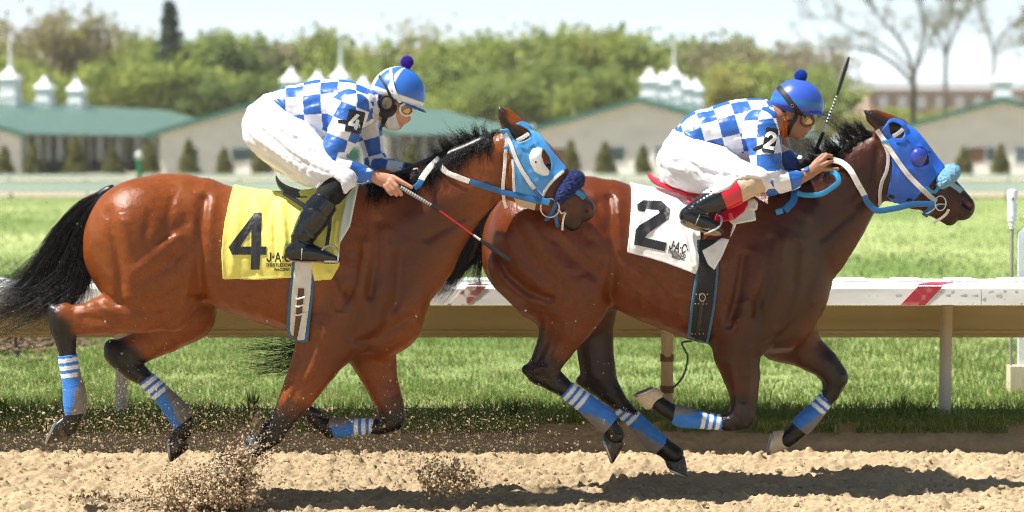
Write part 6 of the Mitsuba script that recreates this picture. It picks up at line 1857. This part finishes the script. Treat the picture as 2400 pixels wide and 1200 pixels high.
kb, m = garment('person__boot', lg4, .009, [(741, 450), (760, 458), (785, 478), (790, 500), (760, 560), (736, 572), (770, 590), (800, 606), (796, 618), (665, 618), (662, 585), (690, 500)], -.33, 'm_boot', folds=[([(712, 490), (745, 492), (768, 505)], 2.2, .003), ([(685, 552), (712, 545), (738, 560)], 4, .006), ([(676, 568), (705, 562), (730, 572)], 4, -.006), ([(680, 560), (712, 556)], 2.5, -.004)])
SB4 = Surf(m, -.33)
sole = [P(a, b, -.335) for a, b in ((672, 607), (690, 611), (715, 613), (745, 613), (780, 614), (792, 612))]
add(kb + '__sole', strap_mesh(spline(sole, 20), np.interp(np.linspace(0, 1, 20), [0, .15, .5, .8, 1], [.045, .062, .060, .075, .03]), .005, normal=(0, 0, -1)), 'm_sole', smooth=50)
c = SB4.lay([708, 707, 706], [582, 595, 608], .001)
add(kb + '__seam', tube(c, .0022, 6), 'm_girth_white', smooth=50)
lf4 = B4.join(['leg_far'])
garment('person__boot', lf4, .009, [(741, 450), (760, 458), (785, 478), (790, 500), (760, 560), (736, 572), (770, 590), (800, 606), (796, 618), (665, 618), (662, 585), (690, 500)], .2, 'm_boot', up=.8)
# far glove
garment('person__glove', B4.join(['arm_far']), .010, [(948, 380), (1000, 390), (1000, 425), (948, 425)], .10, 'm_band_black')
# arm number
def plate(S, key, cx, cy, w, h, ang, digit, band):
    g = affinity.rotate(shapely.box(-w / 2, -h / 2, w / 2, h / 2).buffer(4).buffer(-0.5), ang, origin=(0, 0))
    g = affinity.translate(g, cx, cy)
    k = add(key, flat_on(S, g, .006, cell=4), 'm_band_black', smooth=40)
    t = text_shape(digit, 0, 0, h * .72, bold=True)
    b = t.bounds
    t = affinity.translate(t, -(b[0] + b[2]) / 2, -(b[1] + b[3]) / 2).buffer(1.0)
    t = affinity.translate(affinity.rotate(t, ang, origin=(0, 0)), cx, cy)
    add(k + '__digit', flat_on(S, t, .0085, cell=4), 'm_digit_white')
    c = S.lay(*spline(band, 14).T, .003)
    add(k + '__elastic', strap_mesh(c, .020, .003), 'm_band_black', smooth=50)


plate(SS4, 'person__arm_number', 832, 285, 32, 46, 13, '4', [(793, 286), (802, 285), (815, 288)])
# helmet
def cap4(a, e):
    g = int(((a + np.pi / 6) % (2 * np.pi)) // (np.pi / 3))       # gore 0 in front
    side = np.sin(a)
    ca = np.cos(a)
    if e < .0 and e > -.24:
        return WHITE
    c = BLUE * 1.25
    if g in (3,):
        c = WHITE
    if abs(ca + .30) < .085 and e < 1.5:
        c = WHITE
    return c


hk, C, ex, ez, s = dome('person__helmet', 0, (932, 222), 65, 66, .122, 19, 'm_cap', cap4)
vis = []
for a in np.linspace(-1.15, 1.15, 23):
    e0 = C + ex * math.cos(a) * 64 * s + np.array([0, 1, 0]) * math.sin(a) * .120 - ez * 14 * s
    e1 = e0 + ex * (math.cos(a) ** 2) * 12 * s - ez * 3 * s
    vis.append([e0 - ez * .004, e1 - ez * .004, e1 + ez * .004, e0 + ez * .004])
m = ring_loft(vis)
add(hk + '__peak', m, 'm_cap', smooth=40, color=np.tile(BLUE, (len(m.vertices), 1)))
add(hk + '__lining', Field.mesh(fine_field((850, 1010, 140, 330), 0, .14, [([(905, 232, 0, 33, 1.0), (946, 240, 0, 30, 1.1)], 0)], h=.005)), 'm_band_black', smooth=True)


def pompom(key, Y0, c, r, mt, seed):
    rg_ = np.random.default_rng(seed)
    d = rg_.normal(size=(900, 3))
    d /= np.linalg.norm(d, axis=1, keepdims=True)
    R = r * mpp(Y0)
    o = P(*c, Y0)
    m = cat_m([trimesh.creation.icosphere(3, radius=R * .88).apply_translation(o), clods(o + d * R * rg_.uniform(.86, 1.0, (900, 1)), rg_.uniform(.0022, .0042, 900), rg_, 1.0)])
    return add(key, m, mt, smooth=True)


pompom(hk + '__pompom', 0, (954, 146), 14.5, 'm_pompom_violet', 3)
head_s = Surf(head4.mesh(), 0)


def strap_on(key, S, pts, w, mt, off=.006, thick=.003, n=30):
    p = spline(pts, n)
    c = S.lay(p[:, 0], p[:, 1], off)
    c = ndimage.gaussian_filter1d(c, 1.0, axis=0, mode='nearest')
    return add(key, strap_mesh(c + S.normal(c) * .003, w * mpp(-.1), thick, normal=S.normal(c)), mt, smooth=50)


SH4 = Surf([head4.mesh(), M(*meshkit.WRITTEN[scene[hk]['filename']][:2])], 0)
strap_on('person__chin_strap', SH4, [(889, 178), (901, 196), (912, 218), (922, 240)], 6, 'm_band_black', .004)
strap_on('person__chin_strap', SH4, [(926, 245), (915, 258), (906, 270), (899, 285), (893, 303)], 13, 'm_band_black', .008)
strap_on('person__head_band', SH4, [(888, 252), (898, 268), (910, 268), (925, 250)], 15, 'm_band_black', .010)
strap_on('person__goggle_strap', SH4, [(916, 160), (918, 185), (922, 205), (930, 225), (938, 240)], 8, 'm_goggle_frame', .005)


def goggles(key, S, c, rx, ry, ang, Y0, frame, lens, lr, off=.012):
    t = np.linspace(0, 2 * np.pi, 33)
    a = math.radians(ang)
    x, y = rx * np.cos(t), ry * np.sin(t)
    px, py = c[0] + x * math.cos(a) - y * math.sin(a), c[1] + x * math.sin(a) + y * math.cos(a)
    q = S.lay(px, py, off)
    q[:, 1] = ndimage.gaussian_filter1d(q[:, 1], 4, mode='wrap')
    k = add(key, tube(q, .0062, 8, cap=False), frame, smooth=50)
    ctr = q.mean(0)
    v, cc = [ctr + [0, -.012, 0]], None
    for rr, dz in ((.33, -.011), (.66, -.007), (.98, .0)):
        v += [ctr + (p - ctr) * rr + [0, dz, 0] for p in q[:-1]]
    m_ = 32
    f = [[0, 1 + (j + 1) % m_, 1 + j] for j in range(m_)]
    for r_ in (0, 1):
        for j in range(m_):
            a0, a1 = 1 + r_ * m_ + j, 1 + r_ * m_ + (j + 1) % m_
            f += [[a0, a1, a1 + m_], [a0, a1 + m_, a0 + m_]]
    add(k + '__lens', M(v, f), lens, smooth=True)
    if lr:
        d = trimesh.creation.icosphere(3, radius=1).apply_scale([lr * mpp(0), .006, lr * mpp(0)]).apply_translation(ctr + [-.001, -.009, 0])
        add(k + '__amber_disc', d, 'm_lens_amber', smooth=True)
    return k


goggles('person__goggles', SH4, (953, 257), 16, 14, 12, 0, 'm_goggle_frame', 'm_lens_smoke', 9)
goggles('person__spare_goggles', SH4, (907, 241), 15, 17, 0, 0, 'm_band_black', 'm_lens_smoke', 0, .016)
msk = head4.cut(.0055, [(904, 270), (915, 270), (928, 264), (931, 280), (937, 300), (926, 308), (910, 304), (901, 290)], dyref=-.03, up=1, folds=[([(920, 268), (922, 300)], 2, .002), ([(930, 280), (930, 300)], 1.6, -.002)])
add('person__face_mask', msk, 'm_mask', smooth=True)
# stirrup
thing('stirrup', 'thin silver stirrup iron round the toe of the trailing rider\'s boot', 'stirrup')
q = spline([tuple(P(a, b, y)) for a, b, y in ((752, 590, -.37), (760, 580, -.37), (772, 575, -.36), (786, 580, -.36), (793, 596, -.37), (792, 612, -.37))], 30)
add('stirrup__iron', tube(q, .0042, 8), 'm_steel', smooth=50)
q = [P(a, b, y) for a, b, y in ((760, 612, -.37), (792, 613, -.37))]
add('stirrup__tread', tube(q, .006, 8), 'm_steel', smooth=50)
c = P([770, 774, 772, 768, 766], [470, 500, 535, 560, 577], np.array([-.31, -.32, -.33, -.35, -.36]))
add('stirrup__leather', strap_mesh(spline(c, 14), .018, .004), 'm_black_leather', smooth=50)
# whip
thing('whip', 'riding whip with grey grip and red shaft, held pointing down by the trailing rider', 'whip')


def rod(key, px, Y, r, mt, n=10, sides=10):
    c = np.array([P(a, b, y) for (a, b), y in zip(px, Y)])
    t = np.linspace(0, 1, n)[:, None]
    c = c[0] + (c[-1] - c[0]) * t
    return add(key, tube(c, np.interp(t[:, 0], np.linspace(0, 1, len(r)), r), sides), mt, smooth=50)


rod('whip__grip', [(930, 434), (1012, 482)], (-.245, -.26), (.010, .0105, .0095, .008), 'm_grip', 30)
rod('whip__knob', [(926, 432), (938, 439)], (-.245, -.246), (.009, .012, .0115), 'm_band_black')
rod('whip__ferrule', [(1010, 481), (1030, 493)], (-.26, -.262), (.009, .007, .006), 'm_band_black')
rod('whip__shaft', [(1028, 492), (1112, 553)], (-.262, -.27), (.0046, .0042), 'm_whip_red')
rod('whip__collar', [(1110, 551), (1128, 564)], (-.27, -.272), (.005, .006, .006), 'm_girth_white')
rod('whip__flap', [(1126, 562), (1196, 611)], (-.272, -.28), (.0085, .0105, .0105, .009), 'm_band_black', 10, 6)

# --- leading rider
Y2 = .42
B2 = Body((1535, 1990, 165, 560), Y2, {
    'torso': [([(1612, 378, 0, 63, 1.18), (1660, 306, 0, 48, 1.4), (1738, 306, 0, 70, 1.1), (1788, 288, 0, 52, 1.45), (1815, 280, 0, 38, 1.4), (1832, 280, 0, 29, 1.0)], .03)],
    'arm_near': [([(1788, 298, -.16, 42), (1794, 360, -.22, 34), (1797, 410, -.25, 29), (1799, 428, -.255, 26)], .02), ([(1799, 428, -.255, 25), (1838, 425, -.24, 22), (1874, 418, -.21, 16), (1900, 404, -.19, 13)], .02)],
    'arm_far': [([(1806, 298, .17, 40), (1835, 360, .21, 28), (1850, 395, .20, 22)], .02), ([(1850, 395, .20, 22), (1890, 380, .15, 18), (1918, 362, .10, 14)], .02)],
    'leg_near': [([(1612, 385, -.09, 62), (1680, 402, -.20, 49), (1735, 420, -.28, 36), (1772, 424, -.31, 26)], .03), ([(1772, 424, -.31, 26), (1725, 447, -.33, 29), (1690, 465, -.34, 28), (1650, 484, -.34, 23), (1628, 496, -.34, 19)], .02), ([(1614, 506, -.34, 18), (1645, 518, -.35, 17), (1672, 530, -.35, 13), (1690, 540, -.35, 7)], .012)],
    'leg_far': [([(1612, 385, .09, 62), (1680, 402, .20, 49), (1735, 420, .28, 36), (1772, 424, .31, 26)], .03), ([(1772, 424, .31, 26), (1725, 447, .33, 29), (1690, 465, .34, 28), (1628, 496, .34, 19)], .02), ([(1614, 506, .34, 18), (1672, 530, .35, 13), (1690, 540, .35, 7)], .012)]})
head2 = fine_field((1790, 1960, 170, 345), Y2, .13, [([(1866, 240, 0, 46, .86)], 0), ([(1872, 276, 0, 34, .9), (1874, 296, 0, 24, 1.05)], .02), ([(1850, 285, 0, 27, 1.0), (1858, 304, 0, 20, 1.15), (1870, 317, 0, 11, 1.3)], .02), ([(1890, 278, 0, 9, 1.2), (1896, 289, 0, 5.5, 1), (1898.5, 298, 0, 4.8, 1.3), (1893, 304, 0, 4.5, 1.6)], .006),
                                                     ([(1888.5, 311, 0, 4.6, 2.2)], .004), ([(1883, 319, 0, 4.5, 2.0)], .004), ([(1838, 276, 0, 32, 1), (1850, 278, 0, 30, 1)], .02), ([(1848, 264, -.076, 7.5, .6), (1848, 272, -.076, 5, .7), (1847, 279, -.074, 3.5, .8)], .003)], sub=[([(1886, 315, -.03, 1.1), (1886, 315, .03, 1.1)], .003), ([(1898, 303, -.008, 1.6)], .002), ([(1849, 267, -.084, 3.2)], .002)])
HD = -.19
hand2 = fine_field((1858, 1978, 340, 450), Y2 + HD, .075, [([(1866, 422, -.02, 15, .8), (1885, 413, -.01, 13.5, .75), (1902, 402, 0, 14, .65), (1918, 389, .0, 16, .58), (1924, 384, 0, 15, .55)], .012), ([(1917, 376, .0, 6.2), (1929, 364, -.002, 5.6), (1936, 362, .012, 4.6)], .005), ([(1922, 380, -.008, 6.2), (1938, 365, -.010, 5.6), (1948, 366, .0, 5.0), (1950, 371, .014, 4.4)], .005),
                                                    ([(1926, 388, -.012, 6), (1940, 381, -.016, 5.4), (1950, 378, -.004, 4.6)], .005), ([(1928, 396, -.010, 5.8), (1944, 397, -.012, 5), (1963, 396, -.006, 4.3)], .005), ([(1908, 384, .022, 6.5), (1922, 370, .032, 5.6), (1934, 366, .030, 4.6)], .006)], h=.0021)
for a, b in (((1902, 392), (1920, 374)), ((1906, 396), (1926, 381)), ((1908, 402), (1928, 390))):
    hand2.stroke([a, b], 2.2, .0016, dy=0, yback=.0)
rider('person_001', 'jockey in checked silks with arm number 2, orange scarf, crouched over the white cloth', Y2, B2, dict(skin=SK2, fine=[head2, hand2]))
q = mpp(Y2)
TA2 = [((1612, 330), (1815, 276), Y2, 41 * q, 41 * q, 68 * q, .2, .28, .135), ((1788, 298), (1799, 428), Y2 - .21, 40 * q, 52 * q, 30 * q, .45, .35, .065), ((1799, 428), (1900, 404), Y2 - .23, 40 * q, 60 * q, 22 * q, .78, .5, .045), ((1806, 298), (1850, 395), Y2 + .19, 40 * q, 52 * q, 30 * q, .35, .35, .06), ((1850, 395), (1918, 362), Y2 + .16, 37 * q, 60 * q, 22 * q, .3, .5, .045)]
silk2 = B2.join(['torso', 'arm_near', 'arm_far'], .03)
_, SM2 = garment('person_001__silks', silk2, .006, [(1580, 302), (1590, 330), (1618, 352), (1640, 372), (1660, 384), (1700, 396), (1760, 398), (1780, 400), (1780, 440), (1800, 462), (1872, 440), (1877, 404), (1840, 395), (1890, 400), (1900, 370), (1850, 340), (1826, 322), (1817, 285), (1814, 250), (1800, 225), (1760, 215), (1680, 232), (1610, 265)],
                 -.15, 'm_silk', folds=[([(1650, 345), (1700, 335), (1770, 320)], 5, .004), ([(1660, 290), (1720, 280), (1765, 285)], 8, -.003), ([(1600, 305), (1640, 345)], 5, .003), ([(1768, 300), (1760, 350), (1790, 375)], 5, -.004), ([(1700, 370), (1720, 345)], 5, .004), ([(1790, 405), (1815, 402)], 4, .004), ([(1786, 418), (1812, 414)], 3, -.003), ([(1690, 345), (1694, 370)], 4, -.003)], wr=(19, .010, 6, -15, .5), axes=TA2)
SS2 = Surf(SM2, Y2)
m = B2.join(['arm_near'])  .cut(.0085, [(1852, 400), (1874, 402), (1877, 436), (1853, 442)], dyref=-.22, up=1.4)
add('person_001__cuff', m, 'm_silk', smooth=50, color=np.tile(BLUE * 1.3, (len(m.vertices), 1)))
m = B2.join(['torso']).cut(.008, [(1583, 306), (1592, 297), (1606, 312), (1634, 328), (1642, 342), (1626, 340), (1598, 322)], dyref=-.15, up=1.4)
add('person_001__waistband', m, 'm_sock', smooth=True)
scf = head2.cut(.016, [(1812, 250), (1828, 256), (1842, 290), (1846, 318), (1838, 330), (1820, 326), (1806, 290)], dyref=-.05, up=1, folds=[([(1822, 262), (1834, 320)], 2.5, .005), ([(1830, 270), (1841, 318)], 2, -.004), ([(1818, 270), (1826, 318)], 2, -.004)])
add('person_001__scarf', wrinkle(scf, 40, .006, 3), 'm_scarf', smooth=True)
br2 = B2.join(['torso', 'leg_near', 'leg_far'], .05)
bf = [([(1590, 350), (1640, 390), (1700, 400)], 6, .006), ([(1570, 390), (1630, 420), (1690, 430)], 6, .006), ([(1620, 345), (1680, 375), (1740, 392)], 6, -.005), ([(1600, 370), (1650, 405), (1720, 415)], 4, -.005), ([(1660, 360), (1690, 400), (1680, 440)], 5, .006), ([(1700, 378), (1720, 410)], 4, .005), ([(1575, 420), (1620, 440)], 5, -.005), ([(1630, 400), (1660, 440)], 4, .005), ([(1745, 400), (1785, 425)], 4, .005), ([(1735, 395), (1770, 430)], 3, -.004)]
garment('person_001__breeches', br2, .010, [(1530, 320), (1586, 304), (1600, 316), (1626, 326), (1650, 332), (1702, 346), (1760, 366), (1798, 380), (1815, 430), (1800, 455), (1778, 463), (1788, 440), (1775, 418), (1745, 414), (1720, 419), (1700, 440), (1670, 452), (1610, 452), (1530, 450)], -.2, 'm_breeches', up=1.0, folds=bf, wr=(24, .017, 7, 16))
lg2 = B2.join(['leg_near'])
garment('person_001__knee_patch', lg2, .005, [(1716, 415), (1740, 408), (1775, 410), (1794, 425), (1788, 450), (1775, 462), (1738, 474), (1730, 450)], -.31, 'm_knee_tan', wr=(45, .004, 2))
garment('person_001__boot_top', lg2, .0095, [(1681, 443), (1690, 425), (1718, 412), (1733, 440), (1741, 478), (1720, 486), (1702, 491), (1694, 470)], -.33, 'm_boot_red')
kb, m = garment('person_001__boot', lg2, .009, [(1684, 440), (1694, 462), (1703, 492), (1690, 498), (1655, 500), (1680, 525), (1700, 545), (1685, 552), (1640, 545), (1590, 525), (1588, 495), (1610, 476), (1650, 452)], -.34, 'm_boot', folds=[([(1612, 488), (1640, 494), (1660, 504)], 4, .006), ([(1620, 496), (1645, 506)], 3, -.005), ([(1628, 482), (1650, 494)], 3, -.004)])
sole = [P(a, b, Y2 - .355) for a, b in ((1598, 516), (1612, 526), (1630, 533), (1655, 540), (1676, 546), (1690, 548))]
add(kb + '__sole', strap_mesh(spline(sole, 20), np.interp(np.linspace(0, 1, 20), [0, .15, .5, .8, 1], [.045, .062, .060, .075, .03]), .006, normal=(.3, -.35, -1)), 'm_sole', smooth=50)
SB2 = Surf(m, Y2 - .34)
add(kb + '__seam', tube(SB2.lay([1640, 1635, 1630], [503, 515, 527], .001), .0022, 6), 'm_girth_white', smooth=50)
garment('person_001__boot', B2.join(['leg_far']), .009, [(1684, 440), (1703, 492), (1655, 500), (1700, 545), (1590, 525), (1588, 495), (1650, 452)], .2, 'm_boot', up=.8)
plate(SS2, 'person_001__arm_number', 1805, 329, 22, 52, 11, '2', [(1766, 352), (1776, 347), (1790, 342)])


def cap2(a, e):
    c = np.array([.042, .105, .52])
    if .06 < e < .22:
        c = np.array([.02, .17, .40])
    return c


hk, C, ex, ez, s = dome('person_001__helmet', Y2, (1867, 249), 63, 63, .118, 9, 'm_cap', cap2)
vis = []
for a in np.linspace(-1.15, 1.15, 23):
    e0 = C + ex * math.cos(a) * 62 * s + np.array([0, 1, 0]) * math.sin(a) * .116 - ez * 13 * s
    e1 = e0 + ex * (math.cos(a) ** 2) * 17 * s + ez * 1 * s
    vis.append([e0 - ez * .004, e1 - ez * .004, e1 + ez * .004, e0 + ez * .004])
m = ring_loft(vis)
add(hk + '__peak', m, 'm_cap', smooth=40, color=np.tile([.042, .105, .52], (len(m.vertices), 1)))
m = fine_field((1790, 1960, 170, 345), Y2, .14, [([(1846, 252, 0, 34, 1.0), (1886, 256, 0, 30, 1.1)], 0)], h=.005).mesh()
add(hk + '__lining', m, 'm_band_black', smooth=True)
pompom(hk + '__pompom', Y2, (1877, 178), 14.5, 'm_pompom_blue', 4)
SH2 = Surf([head2.mesh(), M(*meshkit.WRITTEN[scene[hk]['filename']][:2])], Y2)
strap_on('person_001__head_strap', SH2, [(1824, 204), (1840, 222), (1856, 244), (1872, 262)], 13, 'm_band_black', .005)
strap_on('person_001__head_strap', SH2, [(1866, 258), (1876, 266), (1888, 275)], 9, 'm_band_black', .008)
strap_on('person_001__chin_strap', SH2, [(1868, 262), (1864, 278), (1856, 290), (1850, 302), (1846, 318)], 10, 'm_band_black', .006)
strap_on('person_001__chin_strap', SH2, [(1868, 262), (1858, 284), (1846, 284)], 7, 'm_band_black', .005)
for c_, r_ in (((1857, 248), 3.6), ((1884, 271), 4.2)):
    pp_ = SH2.lay(*np.array(ring(c_, r_, 13)).T, .012)
    add('person_001__buckle', tube(pp_, .0016, 6), 'm_brass', smooth=50)
goggles('person_001__goggles', SH2, (1892, 283), 14, 13, 10, Y2, 'm_goggle_brown', 'm_lens_smoke', 9)
# stirrup, whip
thing('stirrup_001', 'dark silver stirrup iron on the leading rider\'s boot', 'stirrup')
q = spline([tuple(P(a, b, Y2 + y)) for a, b, y in ((1650, 548, -.39), (1672, 540, -.39), (1688, 528, -.38), (1692, 514, -.37), (1684, 504, -.36))], 24)
add('stirrup_001__iron', tube(q, .005, 8), 'm_steel', smooth=50)
c = P([1684, 1690, 1694], [506, 485, 466], np.array([Y2 - .35, Y2 - .34, Y2 - .33]))
add('stirrup_001__leather', strap_mesh(spline(c, 10), .018, .004), 'm_black_leather', smooth=50)
thing('whip_001', 'riding whip with black and white braid, held upright above the mane by the leading rider', 'whip')
yw = Y2 + .10
rod('whip_001__handle', [(1912, 352), (1930, 310)], (yw, yw), (.010, .0095), 'm_band_black')
rod('whip_001__sleeve', [(1928, 312), (1936, 292)], (yw, yw), (.0075, .0065), 'm_digit_white')
rod('whip_001__braid', [(1935, 294), (1962, 222)], (yw, yw), (.0062, .0048), 'm_braid')
rod('whip_001__ferrule', [(1961, 224), (1965, 212)], (yw, yw), (.006, .007), 'm_band_black')
rod('whip_001__flap', [(1964, 216), (1990, 134)], (yw, yw), (.0075, .010, .010, .006), 'm_band_black', 10, 6)
# ------------------------------------------------------------------ thrown-up sand
def cell_(p):
    return nz(p.x * 90, p.y * 90, p.z * 90)


dg = np.random.default_rng(99)
tet = M([[1, 1, 1], [-1, -1, 1], [-1, 1, -1], [1, -1, -1]], [[0, 2, 1], [0, 1, 3], [0, 3, 2], [1, 2, 3]])
octa = M([[1, 0, 0], [-1, 0, 0], [0, 1, 0], [0, -1, 0], [0, 0, 1], [0, 0, -1]], [[0, 2, 4], [2, 1, 4], [1, 3, 4], [3, 0, 4], [2, 0, 5], [1, 2, 5], [3, 1, 5], [0, 3, 5]])


def bits(c, r, base, rg_):
    n = len(c)
    q = rg_.normal(size=(n, len(base.vertices), 3)) * .25
    v = (base.vertices[None] + q) * r[:, None, None] * rg_.uniform(.6, 1.4, (n, 1, 3)) + c[:, None]
    f = base.faces[None] + (np.arange(n) * len(base.vertices))[:, None, None]
    return M(v.reshape(-1, 3), f.reshape(-1, 3))


def cloud(px, py, Y, n, sx, sy, sY, rmin, rmax, p=2.0, base=octa):
    a, b = dg.normal(px, sx, n), dg.normal(py, sy, n)
    y = dg.normal(Y, sY, n)
    c = P(a, b, y)
    ok = c[:, 2] > -.085
    r = rmin + (rmax - rmin) * dg.random(n) ** p
    return bits(c[ok], r[ok], base, dg)


parts = []
# dense plume round the planted foreleg of the trailing horse
for px, py, n, sx, sy, r1, r2 in ((542, 1112, 1400, 28, 24, .003, .011), (520, 1162, 1700, 38, 16,   .003, .012), (470, 1130, 1100, 50, 18, .003, .012), (575, 1070, 700, 24, 22, .003, .010), (604, 1036, 240, 22, 20, .0015, .006), (420, 1172, 900, 70, 10, .003, .012), (560, 1160, 1000, 26, 16, .003, .011)):
    parts.append(cloud(px, py, NR - .05, n, sx, sy, .07, r1, r2, 2.2))
# second puff, further right
for px, py, n, sx, sy, r1, r2 in ((1040, 1115, 500, 34, 20, .003, .011), (1080, 1130, 380, 30, 14, .003, .010), (1000, 1090, 220, 40, 22, .002, .007), (800, 1080, 150, 40, 25, .002, .006)):
    parts.append(cloud(px, py, -.1, n, sx, sy, .08, r1, r2, 2.2))
# chunks clinging to and falling from the rear hoof
parts.append(cloud(125, 1000, NR, 40, 16, 28, .04, .004, .013, 1.5))
parts.append(cloud(230, 1010, 0, 60, 60, 40, .1, .003, .009, 2))
parts.append(cloud(605, 975, NR, 40, 14, 20, .04, .004, .012, 1.5))
parts.append(cloud(860, 1060, .1, 50, 60, 26, .15, .003, .008, 2))
mat('m_dry_sand', mikit.proc(lambda p, n, uv: mixc((0.36, 0.27, 0.165), (0.58, 0.47, 0.32), cell_(p))), 0.95, 0.1)
mat('m_damp_sand', mikit.proc(lambda p, n, uv: mixc((0.10, 0.068, 0.038), (0.24, 0.165, 0.095), cell_(p))), 0.95, 0.1)
add('flying_dirt', cat_m(parts), 'm_dry_sand', kind='stuff', label='lumps of sand thrown up round the planted foreleg and hooves')
parts = [cloud(px, py, NR - .04, n, sx, sy, .06, .0025, .0125, 2.0) for px, py, n, sx, sy in ((548, 1125, 330, 24, 26), (530, 1160, 380, 36, 14), (460, 1150, 160, 50, 14), (1040, 1122, 110, 30, 16), (1075, 1135, 90, 30, 12), (215, 1165, 60, 30, 5))]
add('damp_clods', cat_m(parts), 'm_damp_sand', kind='stuff', label='darker damp clods in the plume round the planted foreleg')
parts = []
# fine spray
n = 11000
a = np.concatenate([dg.uniform(-40, 1260, n // 2), dg.normal(420, 230, n // 4), dg.normal(560, 130, n // 8), dg.normal(1100, 160, n // 8)])
b = 1062 - np.abs(dg.normal(0, 1, len(a))) * np.interp(a, [0, 500, 900, 1300], [85, 95, 70, 60])
y = dg.uniform(-.35, 1.15, len(a))
c = P(a, b, y)
ok = c[:, 2] > .02
parts.append(bits(c[ok], .0010 + .0036 * dg.random(ok.sum()) ** 4, tet, dg))
n = 900
a, b, y = dg.uniform(-20, 700, n), dg.uniform(380, 1000, n), dg.uniform(-.5, .9, n)
c = P(a, 1000 - (1000 - b) * dg.random(n) ** 1.2, y)
parts.append(bits(c, .0012 + .004 * dg.random(n) ** 5, tet, dg))
n = 500
a, b, y = dg.uniform(900, 1450, n), dg.normal(900, 110, n), dg.uniform(-.3, .9, n)
parts.append(bits(P(a, b, y), .0012 + .003 * dg.random(n) ** 4, tet, dg))
n = 60
parts.append(bits(P(dg.uniform(0, 620, n), dg.uniform(20, 420, n), dg.uniform(-.4, .6, n)), dg.uniform(.0015, .0038, n), octa, dg))
add('dirt_spray', cat_m(parts), 'm_dry_sand', kind='stuff', label='fine specks of sand hanging in the air behind the hooves')
